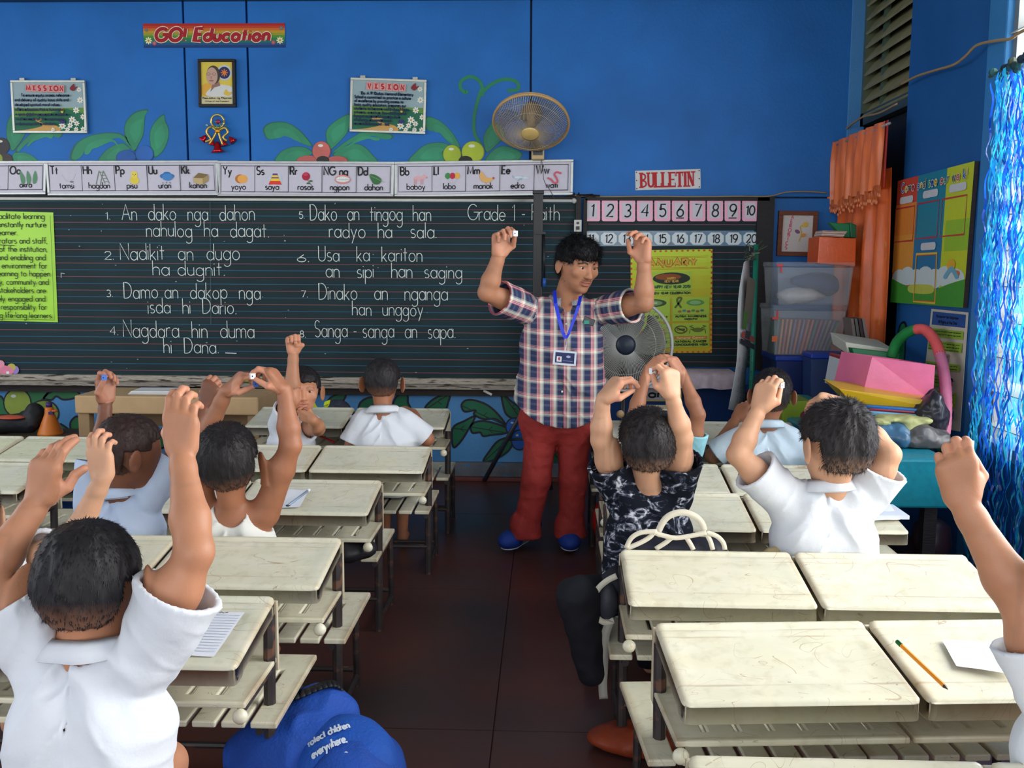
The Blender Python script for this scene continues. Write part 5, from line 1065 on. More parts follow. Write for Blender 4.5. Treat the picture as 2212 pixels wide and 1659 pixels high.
# --- teacher
tj = JJ(head=(1249, 574, 4.36), neck=(1222, 652, 4.44), chest=(1214, 740, 4.45), pelvis=(1206, 905, 4.46), shR=(1152, 672, 4.44), shL=(1294, 672, 4.44), elR=(1052, 632, 4.28), wrR=(1078, 552, 4.26), elL=(1392, 655, 4.26), wrL=(1391, 565, 4.24),
        knR=(1158, 1035, 4.42), anR=(1136, 1134, 4.42), knL=(1238, 1035, 4.44), anL=(1232, 1136, 4.44))
tj['toR'] = tj['anR']+Vector((-.015, -.01, -.04)); tj['toL'] = tj['anL']+Vector((.0, -.015, -.04))
troot, ti, TJ = person('person', 'person in plaid shirt and red trousers standing at the front with both hands raised', tj, 'mid', H=.236, fwd=(.52, -.82, -.22), up=(.05, 0, 1), child=False, face=True, hair='mop', hair_col=(16, 15, 18), headw=.98, hairvol=1.15, ear=.72,
    hands=(('R', dict(d=(.10, -.05, 1), n=(.5, -.85, 0), t=1, pose='pinch')), ('L', dict(d=(-.10, -.05, 1), n=(-.6, -.8, 0), t=-1, pose='bent'))), arm=.98, girth=1.02,
    shirt=dict(mat=plaid_mat(), col=(200, 200, 200), plaid=1, sleeve=.74, srad=.034, loose=.020, hem=np.array(PY(1204, 912, 4.45)), hemcurve=2.0, wr=1.35, cmat=None or mat('collar_cloth', .8, (150, 150, 160), noise=.4, nscale=60)),
    pants=dict(mat=mat('red_twill', .8, (150, 44, 40), noise=.14, nscale=18, bump=.3, bscale=60), col=(150, 44, 40), bunch=True, cuff=.018))
# shoes
def shoe(heel, toe, label):
    h, t_ = np.array(heel, float), np.array(toe, float); d = nz(t_-h); s_ = np.cross(d, [0, 0, 1]); Ls = np.linalg.norm(t_-h)
    f = Field(); f.add(Cone(h+[0, 0, .058], h+d*Ls*.45+[0, 0, .052], .046, .042), .02); f.add(Ell(h+d*Ls*.80+[0, 0, .038], V3(.085, .054, .044), np.array([d, s_, [0, 0, 1]])), .03); f.add(Cone(h+[0, 0, .085], h+d*.03+[0, 0, .08], .036, .034), .02); f.add(Ell(h+d*Ls*.45+[0, 0, .03], V3(.10, .040, .034), np.array([d, s_, [0, 0, 1]])), .02)
    lo, hi = f.bb(); G, ax = f.grid(lo-.02, hi+.02, .0035); P = np.stack(np.meshgrid(*ax, indexing='ij'), -1); G2 = np.maximum(G, .022-P[..., 2]); G2 = np.maximum(G2, P[..., 2]-.112)
    V, Q = nets(G2, ax); q = V-h; a = (q@d)/Ls; b_ = q@s_; col = np.tile(np.array(lin((18, 54, 140))), (len(V), 1)); side_ = (np.abs(b_) > .031) & (a > .1) & (a < .72) & (V[:, 2] > .03); col[side_] = np.array(lin((150, 170, 178)))
    o = mesh_np('shoe', V, Q, mat('knit_shoe', .7, noise=.1, nscale=60, bump=.1, bscale=400), troot, col)
    if label: o['label'] = label
    G3 = np.maximum(G-.004, P[..., 2]-.026); G3 = np.maximum(G3, .001-P[..., 2]); V, Q = nets(G3, ax); mesh_np('sole', V, Q, satin, o, np.tile(np.array(lin((222, 224, 226))), (len(V), 1)))
    m_ = MB()
    for k in range(5):
        for sg in (-1, 1):
            c = h+d*(Ls*(.34+.10*k))+np.array([0, 0, .092-.011*k]); e = c+s_*sg*(.034)-np.array([0, 0, .028])+d*.006; m_.tube([Vector(c+s_*sg*.010), Vector((c+e)/2+np.array([0, 0, .010])), Vector(e)], .0042, (176, 216, 60), 6)
    m_.build('laces', satin, o, smooth=True)
shoe(PZ(1150, 1158, .02), PZ(1092, 1188, .02), None); shoe(PZ(1220, 1152, .02), PZ(1233, 1192, .02), None)
# lanyard, id card, pocket things
fr = lambda x, y, o=0: PY(x, y, 4.33-o)
m_ = MB()
for pa in ([(1198, 628, -.05), (1200, 655, .02), (1208, 690, .035), (1216, 718, .04), (1222, 732, .045)], [(1254, 640, -.02), (1250, 660, .03), (1238, 695, .035), (1228, 722, .04), (1222, 732, .045)]):
    pts = [PY(x, y, 4.33-o) for x, y, o in pa]; 
    for a, b_ in zip(pts, pts[1:]):
        e = Vector((.0075, 0, .002)); m_.add([a-e, a+e, b_+e, b_-e], [(0, 1, 2, 3)], (20, 46, 196))
ly = m_.build('lanyard', satin, None); ly.modifiers.new('s', 'SOLIDIFY').thickness = .002; tag(ly, "blue ribbon lanyard around the teacher's neck", 'lanyard')
a, b_, c = PY(1197, 757, 4.27), PY(1245, 761, 4.27), PY(1195, 786, 4.27); s = Sheet(c, b_-a, a-c, (0, -1, 0)); s.w, s.hh = (b_-a).length, (a-c).length; W, H = s.w, s.hh
t = thing('id_card', "navy identity card with pale rim hanging from the teacher's blue lanyard", 'card', tuple(c)); board(s, .003, (196, 202, 214), 'holder', gloss, t, .002); q = sub_sheet(s); q.rect(W*.07, H*.12, W*.93, H*.9, (28, 40, 84)); q.rect(W*.14, H*.2, W*.36, H*.6, (206, 206, 214)); q.ell(W*.25, H*.42, W*.05, H*.12, (150, 60, 60)); q.ell(W*.66, H*.62, W*.1, H*.09, (150, 160, 190)); q.line([(W*.42, H*.3), (W*.86, H*.3)], .0022, (120, 130, 170)); q.build('printing', prt, t)
m_ = MB(); m_.tube([PY(1222, 732, 4.28), PY(1223, 745, 4.268), PY(1222, 758, 4.268)], .003, (206, 210, 214), 6).build('clip', metal, t)
# shirt placket, pocket, buttons belong to the shirt
shp = [o for o in troot.children if o.name.startswith('shirt')][0]
m_ = MB()
for y in (700, 730, 790, 818, 846, 874): m_.ball(PY(1223-.06*(y-700), y, 4.318), (.005, .003, .005), (214, 210, 196), 10)
m_.build('buttons', satin, shp, smooth=True)['kind'] = 'stuff'
p = PY(1272, 694, 4.30); t = thing('pocket_phone', "dark phone poking out of the teacher's shirt pocket", 'phone', tuple(p)); MB().box(p, (.05, .008, .03), (24, 28, 34), R=Matrix.Rotation(.35, 3, 'Y')).build('body', gloss, t, bevel=.002); MB().box(p+Vector((-.01, -.006, -.004)), (.022, .003, .016), (30, 130, 110)).build('cover', satin, t)
chip('counter', "white counter in the teacher's raised hand beside the chalk title", ti['R']+V3(0, -.008, .006), r=.011)

kids = []
def kid(label, j, **k): r = person('person', label, JJ(**j), **k); kids.append(r); return r
# K5 boy looking back
shirt_w = lambda **k: dict(dict(mat=white_cloth, col=WH, sleeve=.62), **k)
kid('child in white shirt facing the camera with one fist raised, front row', dict(head=(653, 845, 4.24), neck=(630, 905, 4.28), chest=(628, 945, 4.29), pelvis=(625, 1030, 4.3), shR=(603, 918, 4.25), shL=(652, 915, 4.32), elR=(630, 862, 4.14), wrR=(634, 762, 4.16), elL=(686, 926, 4.22), wrL=(676, 906, 4.12)), skin='mid', H=.205, fwd=(.30, -.93, .02), up=(.04, 0, 1), face=True, hair='buzz',
    hands=(('R', dict(d=(0, 0, 1), n=(.3, -.9, 0), t=1, pose='fist')), ('L', dict(d=(-.8, .1, .25), n=(-.2, .9, .3), t=-1, pose='hook', s=.8))), shirt=shirt_w(loose=.010))
kid('child in white collared shirt seated at the front left desk, both arms down', dict(head=(827, 826, 4.28), neck=(828, 890, 4.26), chest=(830, 935, 4.25), pelvis=(832, 1030, 4.25), shL=(782, 912, 4.26), shR=(878, 908, 4.26), elL=(760, 962, 4.24), elR=(922, 948, 4.28), wrL=(772, 935, 4.50), wrR=(893, 893, 4.48)), skin='tan', H=.200, fwd=(0, 1, -.12), hair='buzz', ear=1.12,
    hands=(('L', dict(d=(.6, .6, .0), n=(0, 0, -1), t=-1, pose='loose')), ('R', dict(d=(-.7, .3, .2), n=(-.3, .3, -1), t=1, pose='hook'))), shirt=shirt_w(sleeve=.92, loose=.014, srad=.022), legs=True, pants=dict(mat=fabric('navy_cloth'), col=(30, 34, 52), short=True))
# K8, K9
_, i8, _ = kid('child in pale teal shirt, hands meeting overhead, mostly behind the patterned shirt child', dict(head=(1424, 946, 4.02), neck=(1428, 1010, 4.02), chest=(1430, 1060, 4.02), pelvis=(1430, 1150, 4.02), shL=(1378, 1022, 4.02), shR=(1486, 1010, 4.02), elL=(1368, 905, 3.98), elR=(1508, 896, 3.98), wrL=(1398, 802, 4.02), wrR=(1474, 806, 4.02)), skin='tan', H=.19, fwd=(0, 1, .1), arm=.92,
    hands=(('L', dict(d=(.75, 0, .75), n=(.3, .5, -.8), t=-1, pose='loose')), ('R', dict(d=(-.6, 0, .8), n=(-.4, .6, -.8), t=1, pose='loose'))), shirt=dict(mat=mat('teal_white_print', .8, spec=.1, noise=.3, nscale=22), col=(150, 204, 214), sleeve=.66, srad=.02, collar=False))
kid('child in white shirt at the front right desk, left elbow resting on it', dict(head=(1668, 852, 4.12), neck=(1656, 922, 4.12), chest=(1650, 975, 4.1), pelvis=(1648, 1075, 4.1), shL=(1592, 948, 4.1), shR=(1708, 948, 4.1), elL=(1540, 985, 4.12), elR=(1738, 1012, 4.1), wrL=(1590, 905, 4.3), wrR=(1722, 985, 4.38)), skin='tan', H=.205, fwd=(.25, .95, .0), hair='short', hairvol=.9,
    hands=(('L', dict(d=(.5, .2, .8), n=(.5, .5, -.3), t=-1, pose='loose')), ('R', dict(d=(-.4, .8, 0), n=(0, 0, -1), t=1, pose='loose'))), shirt=dict(mat=white_cloth, col=(196, 210, 220), sleeve=.86, srad=.022))
# K3, K4, K2
_, i3, _ = kid('child in pale blue shirt with head turned right, both hands up', dict(head=(286, 976, 2.86), neck=(262, 1072, 2.88), chest=(262, 1140, 2.88), pelvis=(266, 1290, 2.88), shL=(196, 1086, 2.88), shR=(326, 1070, 2.88), elL=(222, 965, 2.92), elR=(398, 972, 2.95), wrL=(228, 868, 2.96), wrR=(446, 876, 3.02)), skin='brown', H=.212, fwd=(.78, .6, -.12), up=(.08, 0, 1), hair='buzz', hair_col=(44, 28, 26), arm=.86, headw=.96,
    hands=(('L', dict(d=(0, 0, 1), n=(.75, -.5, .1), t=-1, pose='hook', spread=1.6)), ('R', dict(d=(.25, 0, 1), n=(.25, .95, 0), t=1, pose='pinch'))), shirt=dict(mat=white_cloth, col=BW, sleeve=.72, srad=.030, loose=.017))
_, i4, _ = kid('child in white sleeveless undershirt with both arms raised, hands meeting', dict(head=(493, 996, 2.80), neck=(505, 1098, 2.82), chest=(508, 1165, 2.83), pelvis=(505, 1320, 2.85), shL=(440, 1112, 2.83), shR=(574, 1106, 2.83), elL=(424, 985, 2.86), elR=(628, 962, 2.80), wrL=(488, 846, 2.84), wrR=(614, 842, 2.82)), skin='tan', H=.222, fwd=(-.18, .98, .12), up=(-.06, -.1, 1), headw=1.02, lift=.5, arm=.98,
    hands=(('L', dict(d=(.75, 0, .75), n=(.45, .35, -.8), t=-1, pose='bent')), ('R', dict(d=(-.6, 0, .85), n=(-.75, .1, -.6), t=1, pose='bent'))), shirt=dict(mat=mat('white_jersey', .85, spec=.1, noise=.03, nscale=9, bump=.3, bscale=18), col=(214, 214, 208), sleeve=0, loose=.006, collar=False, wr=.8))
_, i2, _ = kid('child at the left edge in white sleeve, one hand raised behind the nearest child', dict(head=(-75, 1110, 2.32), neck=(-62, 1190, 2.33), chest=(-60, 1270, 2.33), pelvis=(-60, 1430, 2.33), shL=(-140, 1215, 2.33), shR=(20, 1210, 2.33), elL=(-200, 1110, 2.33), elR=(148, 1195, 2.28), wrL=(-190, 980, 2.33), wrR=(222, 1034, 2.26)), skin='light', H=.205, fwd=(-.2, 1, 0), hands=(('R', dict(d=(-.10, 0, 1), n=(.1, .95, 0), t=1, pose='upbent', spread=3.0)), ('L', dict(d=(0, 0, 1), n=(0, 1, 0), t=-1, pose='loose'))), shirt=shirt_w(sleeve=.62, srad=.034, loose=.018), arm=.98)
# K7, K10
_, i7, _ = kid('child in black and white patterned shirt with both arms straight up', dict(head=(1398, 962, 2.78), neck=(1400, 1056, 2.83), chest=(1400, 1130, 2.85), pelvis=(1398, 1262, 2.86), shL=(1338, 1076, 2.84), shR=(1462, 1068, 2.84), elL=(1298, 950, 2.76), elR=(1474, 945, 2.74), wrL=(1302, 862, 2.74), wrR=(1452, 856, 2.70), knL=(1248, 1292, 2.60), anL=(1278, 1448, 2.60)), skin='light', H=.208, fwd=(0, 1, 0), hair='short', arm=.90,
    hands=(('L', dict(d=(.62, 0, .78), n=(.62, .3, -.5), t=-1, pose='bent')), ('R', dict(d=(-.12, 0, 1), n=(-.55, .8, 0), t=1, pose='pinch'))), shirt=dict(mat=camo_mat(), col=(40, 40, 50), sleeve=.62, srad=.030, loose=.016, collar=False, vback=.10, neck=.058), pants=dict(mat=fabric('black_trousers'), col=(26, 26, 32)))
_, i10, _ = kid('child in white shirt, elbows out and both hands above the head', dict(head=(1802, 962, 2.70), neck=(1790, 1056, 2.72), chest=(1780, 1130, 2.73), pelvis=(1784, 1290, 2.74), shL=(1692, 1082, 2.73), shR=(1874, 1074, 2.73), elL=(1594, 982, 2.70), elR=(1922, 982, 2.70), wrL=(1640, 884, 2.74), wrR=(1822, 874, 2.80)), skin='light', H=.228, fwd=(-.42, .9, -.1), up=(.05, 0, 1), hair='short', hairvol=1.5, hair_col=(34, 30, 32), headw=1.04, arm=.96,
    hands=(('L', dict(d=(.28, 0, 1), n=(.6, .8, 0), t=-1, pose='hook')), ('R', dict(d=(-1, 0, .25), n=(-.1, .4, -.9), t=1, pose='bent'))), shirt=shirt_w(loose=.017, srad=.034, sleeve=.66))
# K1, K11
_, i1, _ = kid('nearest child in white shirt, seen from behind, right arm straight up', dict(head=(196, 1266, 1.57), neck=(194, 1408, 1.55), chest=(196, 1530, 1.55), pelvis=(198, 1790, 1.56), shL=(84, 1420, 1.55), shR=(326, 1416, 1.55), elL=(-30, 1250, 1.55), elR=(420, 1192, 1.56), wrL=(84, 1082, 1.62), wrR=(392, 980, 1.66)), skin='mid', H=.208, fwd=(0, 1, -.22), hair='short', lift=.3, hairvol=.95, hair_col=(22, 20, 24), headw=1.02, ear=1.45, arm=.98,
    hands=(('R', dict(d=(-.02, .05, 1), n=(.1, 1, 0), t=1, pose='upbent', spread=.2)), ('L', dict(d=(.25, 0, 1), n=(.3, .95, 0), t=-1, pose='loose'))), shirt=shirt_w(loose=.016, srad=.036, sleeve=.64, wr=1.25), girth=1.08, coarse=.0045)
_, i11, _ = kid('child at the right edge with only a raised left forearm and white sleeve visible', dict(head=(2385, 1270, 1.50), neck=(2380, 1430, 1.50), chest=(2380, 1540, 1.50), pelvis=(2380, 1800, 1.50), shL=(2262, 1480, 1.50), shR=(2500, 1480, 1.50), elL=(2218, 1325, 1.52), elR=(2560, 1600, 1.60), wrL=(2080, 1085, 1.56), wrR=(2450, 1600, 1.75)), skin='mid', H=.215, fwd=(0, 1, 0), arm=1.05,
    hands=(('L', dict(d=(-.22, 0, 1), n=(.25, .95, 0), t=-1, pose='hook', spread=1.2)), ('R', dict(d=(-.5, .8, 0), n=(0, 0, -1), t=1, pose='loose'))), shirt=shirt_w(sleeve=.62, srad=.034))
for i_, S_, lb in ((i3, 'L', 'white counter in the leftmost raised hand, above the pale blue shirt'), (i4, 'L', 'blue counter in the left hand of the child in the undershirt'), (i4, 'R', 'white counter in the right hand of the child in the undershirt'), (i7, 'R', 'white counter in the right hand of the patterned shirt child'), (i11, 'L', 'white counter in the raised hand at the right edge'), (i10, 'L', 'white counter in the left hand of the elbows-out child')):
    chip('counter', lb, i_[S_]+V3(0, -.004, .004), (70, 110, 190) if 'blue' in lb else (232, 234, 238), .0075)
# ================================================================ DESKS
plm = bpy.data.materials.new('yellowed_plastic'); plm.use_nodes = True; nt = plm.node_tree; N = nt.nodes; b = N['Principled BSDF']
b.inputs['Roughness'].default_value = .34; b.inputs['Specular IOR Level'].default_value = .45
oi = N.new('ShaderNodeObjectInfo'); tc = N.new('ShaderNodeTexCoord'); ad = N.new('ShaderNodeVectorMath'); ad.operation = 'ADD'; nt.links.new(tc.outputs['Object'], ad.inputs[0])
ms = N.new('ShaderNodeVectorMath'); ms.operation = 'SCALE'; cmb = N.new('ShaderNodeCombineXYZ'); nt.links.new(oi.outputs['Random'], cmb.inputs[0]); nt.links.new(cmb.outputs[0], ms.inputs[0]); ms.inputs['Scale'].default_value = 37; nt.links.new(ms.outputs[0], ad.inputs[1])
def nn(scale, det=6, stretch=None, dist=0):
    n = N.new('ShaderNodeTexNoise'); n.inputs['Scale'].default_value = scale; n.inputs['Detail'].default_value = det; n.inputs['Distortion'].default_value = dist
    if stretch: mp = N.new('ShaderNodeMapping'); mp.inputs['Scale'].default_value = stretch; nt.links.new(ad.outputs[0], mp.inputs[0]); nt.links.new(mp.outputs[0], n.inputs[0])
    else: nt.links.new(ad.outputs[0], n.inputs[0])
    return n.outputs[0]
def mixc(fac, a, b_, lo=.4, hi=.65):
    r_ = N.new('ShaderNodeMapRange'); r_.inputs[1].default_value = lo; r_.inputs[2].default_value = hi; nt.links.new(fac, r_.inputs[0]); mx = N.new('ShaderNodeMix'); mx.data_type = 'RGBA'; nt.links.new(r_.outputs[0], mx.inputs[0])
    for v, k in ((a, 6), (b_, 7)):
        if isinstance(v, tuple): mx.inputs[k].default_value = L4(v)
        else: nt.links.new(v, mx.inputs[k])
    return mx.outputs[2]
o_ = mixc(nn(4, 5, dist=.6), (222, 214, 188), (208, 208, 188), .3, .75); o_ = mixc(nn(7, 6, (1, 2.2, 1), .3), o_, (228, 222, 206), .45, .85); o_ = mixc(nn(12, 8, (1.2, 1, 1), .8), o_, (184, 166, 132), .62, .95); o_ = mixc(nn(70, 3), o_, (150, 132, 106), .72, .80)
sxyz = N.new('ShaderNodeSeparateXYZ'); nt.links.new(tc.outputs['Object'], sxyz.inputs[0])
def mth(op, a, b_=None, c=None):
    n = N.new('ShaderNodeMath'); n.operation = op
    for k, v in enumerate((a, b_, c)):
        if v is None: continue
        if isinstance(v, (int, float)): n.inputs[k].default_value = v
        else: nt.links.new(v, n.inputs[k])
    return n.outputs[0]
big = nn(9, 7); mid = nn(30, 6)
ex = mth('SUBTRACT', mth('ABSOLUTE', sxyz.outputs[0]), .205); edge = mth('MULTIPLY', mth('MULTIPLY', ex, 26), mth('MULTIPLY', big, 1.5))          # grime along the side rims
o_ = mixc(edge, o_, (150, 120, 84), .18, .95)
for yc_, w_ in ((-.034, 90), (-.062, 120), (-.243, 90)):                                                                             # grime in the moulded grooves
    g_ = mth('MULTIPLY', mth('SUBTRACT', 1, mth('MULTIPLY', mth('ABSOLUTE', mth('SUBTRACT', sxyz.outputs[1], yc_)), w_)), big); o_ = mixc(g_, o_, (158, 130, 96), .30, .95)
for sc_n, dst in ((5, 3.0), (3.2, 1.2)):                                                                                            # scratches and pen strokes
    l_ = mth('SUBTRACT', 1, mth('MULTIPLY', mth('ABSOLUTE', mth('SUBTRACT', nn(sc_n, 1, (1, 1.4, 1), dst), .5)), 260)); l_ = mth('MULTIPLY', l_, mth('GREATER_THAN', big, .5)); o_ = mixc(l_, o_, (166, 140, 112), .1, 1.1)
o_ = mixc(mid, o_, (196, 190, 166), .52, .85)
nt.links.new(o_, b.inputs['Base Color']); bp = N.new('ShaderNodeBump'); bp.inputs['Strength'].default_value = .08; bp.inputs['Distance'].default_value = .004; nt.links.new(nn(35), bp.inputs['Height']); nt.links.new(bp.outputs[0], b.inputs['Normal'])
steel = mat('rusty_tube', .5, noise=.4, nscale=18, spec=.4, wear=((92, 62, 48), 20, .56))
WM, DEP = .475, .30
class LM(MB): local = True
def top_mesh():
    nx, ny = 38, 26; m_ = LM(); P = []; hw = WM/2-.005
    def corner(u, v, r=.022):
        return u, v
    for j in range(ny+1):
        for i in range(nx+1):
            u = -hw+2*hw*i/nx; v = -DEP+DEP*j/ny
            # concentrate samples at the rim
            a = i/nx; a = .5-.5*math.cos(math.pi*a)*(abs(math.cos(math.pi*a))**.0); u = -hw+2*hw*a; c_ = j/ny; c_ = .5-.5*math.cos(math.pi*c_); v = -DEP+DEP*c_
            du, dv = hw-abs(u), min(v+DEP, -v); e = min(du, dv); r = .010
            z = 0.0 if e > r else -(r-math.sqrt(max(0, r*r-(r-e)**2)))
            z += .0045*math.exp(-((v+.012)/.007)**2)*(1 if du > .012 else .4)-.0030*math.exp(-((v+.030)/.006)**2)
            ins = min(du-.035, v+DEP-.05, -v-.052); z -= .0016*min(1, max(0, ins/.006))
            z += -.045*(-v/DEP)
            # rounded plan corners
            cu, cv = max(0, abs(u)-(hw-.018)), max(0, max(-DEP+.018-v, v+.018)); d_ = math.hypot(cu, cv)
            if d_ > .018:
                k = .018/d_; u = math.copysign((hw-.018)+cu*k, u) if cu > 0 else u; v = (-DEP+.018-cv*k) if v < -DEP/2 else (-.018+cv*k)
            P.append((u, v, z))
    F_ = [(j*(nx+1)+i, j*(nx+1)+i+1, (j+1)*(nx+1)+i+1, (j+1)*(nx+1)+i) for j in range(ny) for i in range(nx)]
    ring = [i for i in range(nx+1)]+[j*(nx+1)+nx for j in range(1, ny+1)]+[ny*(nx+1)+i for i in range(nx-1, -1, -1)]+[j*(nx+1) for j in range(ny-1, 0, -1)]
    n0 = len(P); 
    for k in ring: x, y, z = P[k]; P.append((x, y, z-.034 if y < -DEP+.05 else z-.028))
    F_ += [(ring[k], n0+k, n0+(k+1) % len(ring), ring[(k+1) % len(ring)]) for k in range(len(ring))]+[tuple(n0+k for k in range(len(ring)))[::-1]]
    F_ = [f if i < nx*ny else f[::-1] for i, f in enumerate(F_)]
    return m_.add(P, F_, (210, 206, 190))
def slotted(w_, y0, y1, th, slots, s0, s1, sw=.010, open_near=False):
    """plate from y0 (near) to y1 (far) with depth-wise slots between s0..s1; built of real bars"""
    m_ = LM(); xs = [-w_/2]; 
    for k in range(slots): c = -w_/2+w_*(k+1)/(slots+1); xs += [c-sw/2, c+sw/2]
    xs.append(w_/2); ys = [y0, s0, s1, y1] if not open_near else [y0, s1, y1]
    nx, ny = len(xs), len(ys); top = {}
    def solid(i, j): return not (i % 2 == 1 and ((j == 1) if not open_near else (j == 0)))
    V_ = [(x, y, z) for z in (0, -th) for y in ys for x in xs]; id_ = lambda i, j, l: l*nx*ny+j*nx+i; F_ = []
    for j in range(ny-1):
        for i in range(nx-1):
            if not solid(i, j): continue
            F_ += [(id_(i, j, 0), id_(i+1, j, 0), id_(i+1, j+1, 0), id_(i, j+1, 0)), (id_(i, j+1, 1), id_(i+1, j+1, 1), id_(i+1, j, 1), id_(i, j, 1))]
            for (a, b_, ni, nj) in (((i, j), (i+1, j), i, j-1), ((i+1, j), (i+1, j+1), i+1, j), ((i+1, j+1), (i, j+1), i, j+1), ((i, j+1), (i, j), i-1, j)):
                if not (0 <= ni < nx-1 and 0 <= nj < ny-1) or not solid(ni, nj): F_.append((id_(*a, 1), id_(*b_, 1), id_(*b_, 0), id_(*a, 0)))
    return m_.add(V_, F_, (206, 200, 180))
def panel_mesh():
    m_ = slotted(WM-.008, 0, .17, .012, 5, .03, .13, .012)
    R = Matrix.Rotation(math.radians(90), 3, 'X'); m_.v = [tuple(R@Vector(v)) for v in m_.v]; return m_
meshes = {}
def get(name, f, bev=0, smooth=False):
    if name not in meshes:
        o = f().build(name, plm if name not in ('frame', 'leg', 'foot_bar', 'shelf_tube', 'seat_tube') else steel, None, smooth=smooth); me = o.data; bpy.data.objects.remove(o); meshes[name] = me
        if smooth:
            pass
    return meshes[name]
TZ = .55
def tube_m(pts, r=.0125): m_ = LM(); m_.tube(pts, r, (48, 40, 40), 8); return m_
desk_n = 0
def desk(label, side_px, side, far_y, zt, n_mod=2, seat=True, rz=0.0, seat_dx=.0, nshift=0.0):
    """side: 'R' -> side_px is the right end of the far edge, 'L' -> the left end"""
    p = PZ(side_px, far_y, zt); Wt = WM*n_mod; sg_ = -1 if side == 'R' else 1; cx = p.x+sg_*Wt/2*math.cos(rz); p.y += sg_*Wt/2*math.sin(rz)
    t = thing('school_desk', label, 'desk', (cx, p.y, 0), rz, 'two seat school desks with yellowed plastic tops'); dz = zt-TZ
    def put(nm, me, loc, rx=0, bev=0, parent=t, rzz=0):
        o = link(nm, me, parent, loc); o.rotation_euler = (rx, 0, rzz)
        if bev: md = o.modifiers.new('bevel', 'BEVEL'); md.width = bev; md.segments = 2; md.limit_method = 'ANGLE'
        return o
    for k in range(n_mod):
        mx_ = (k-(n_mod-1)/2)*WM
        put('desktop', get('desktop', top_mesh, smooth=True), (mx_, 0, zt))
        put('front_panel', get('front_panel', panel_mesh), (mx_, .004, zt-.185), bev=.002)
        put('book_shelf', get('book_shelf', lambda: slotted(WM-.006, -.255, -.01, .014, 6, -.215, -.06)), (mx_, 0, .405+dz), bev=.004)
        if seat: put('bench_seat', get('bench_seat', lambda: slotted(WM-.006, -.13, .26, .016, 6, -.13, .16, .012, True)), (mx_+seat_dx, 0, .30), bev=.004)
    hx = Wt/2
    for sg in (-1, 1):
        x = sg*(hx-.016)
        put('leg', get('leg', lambda: tube_m([(0, 0, 0), (0, .012, .30), (0, .025, .51)], .0145)), (x, -.045, 0))
        put('top_tube', get('foot_bar', lambda: tube_m([(0, -.02, .0), (0, -.29, -.043)], .011)), (x, 0, zt-.034))
        put('shelf_tube', get('shelf_tube', lambda: tube_m([(0, -.03, 0), (0, -.245, 0)], .010)), (x, 0, .382+dz))
        put('knob', get('knob', lambda: LM().ball((0, 0, 0), (.017, .014, .017), (220, 216, 206), 12), smooth=True), (x+sg*.004, -.262, .378+dz))
        if seat:
            put('seat_tube', get('seat_tube', lambda: tube_m([(0, -.12, 0), (0, .24, 0)], .010)), (x, 0, .273))
            put('leg', get('leg2', lambda: tube_m([(0, .0, 0), (0, -.01, .27)], .011)), (x, .235, 0)).data.materials[0] = steel
            put('floor_bar', get('foot2', lambda: tube_m([(0, -.045, 0), (0, .235, 0)], .010)), (x, 0, .035)).data.materials[0] = steel
    for (yy, zz) in (((-.045, .12),) + (((.2, .07),) if seat else ())):
        nm = 'cross%d' % n_mod; me = get(nm, lambda: tube_m([(-hx+.02, 0, 0), (hx-.02, 0, 0)], .009)); me.materials[0] = steel; put('crossbar', me, (0, yy, zz))
    return t
fr_ = 'front row, left of the aisle'
d1L = desk('school desk at the front on the left, the two white-shirted children sit at it', 975, 'R', 883, .62)
d2L = desk('empty school desk behind the front left one, its seam left of centre', 935, 'R', 965, .55, seat_dx=.0)
d3L = desk('school desk with a folded white paper and pen on its right top', 829, 'R', 1038, .55)
d4L = desk('school desk directly behind the child in the undershirt', 743, 'R', 1162, .55, seat_dx=.03)
d5L = desk('school desk with lined paper in front of the nearest child', 600, 'R', 1288, .55, seat_dx=.03)
f2 = desk('school desk at the far left edge, farther of two there', 281, 'R', 945, .55)
f3 = desk('school desk at the far left edge, nearer of two, ending in a rusty leg', 128, 'R', 1000, .55)
dF = desk('school desk at the front on the right, under the blue bin', 1275, 'L', 908, .60)
dE = desk('school desk second from the front on the right, behind the teal shirted child', 1293, 'L', 1000, .55)
dD = desk('school desk third from the front on the right, open notebook on its right end', 1302, 'L', 1062, .55)
dC = desk('school desk behind the black and white backpack', 1335, 'L', 1187, .55, seat_dx=-.03)
dB = desk('school desk holding the orange pencil, at the lower right', 1408, 'L', 1345, .55, seat_dx=-.03, rz=math.radians(4.5))
dA = desk('school desk cut off by the bottom right edge of the picture', 1478, 'L', 1628, .55, seat_dx=-.03)
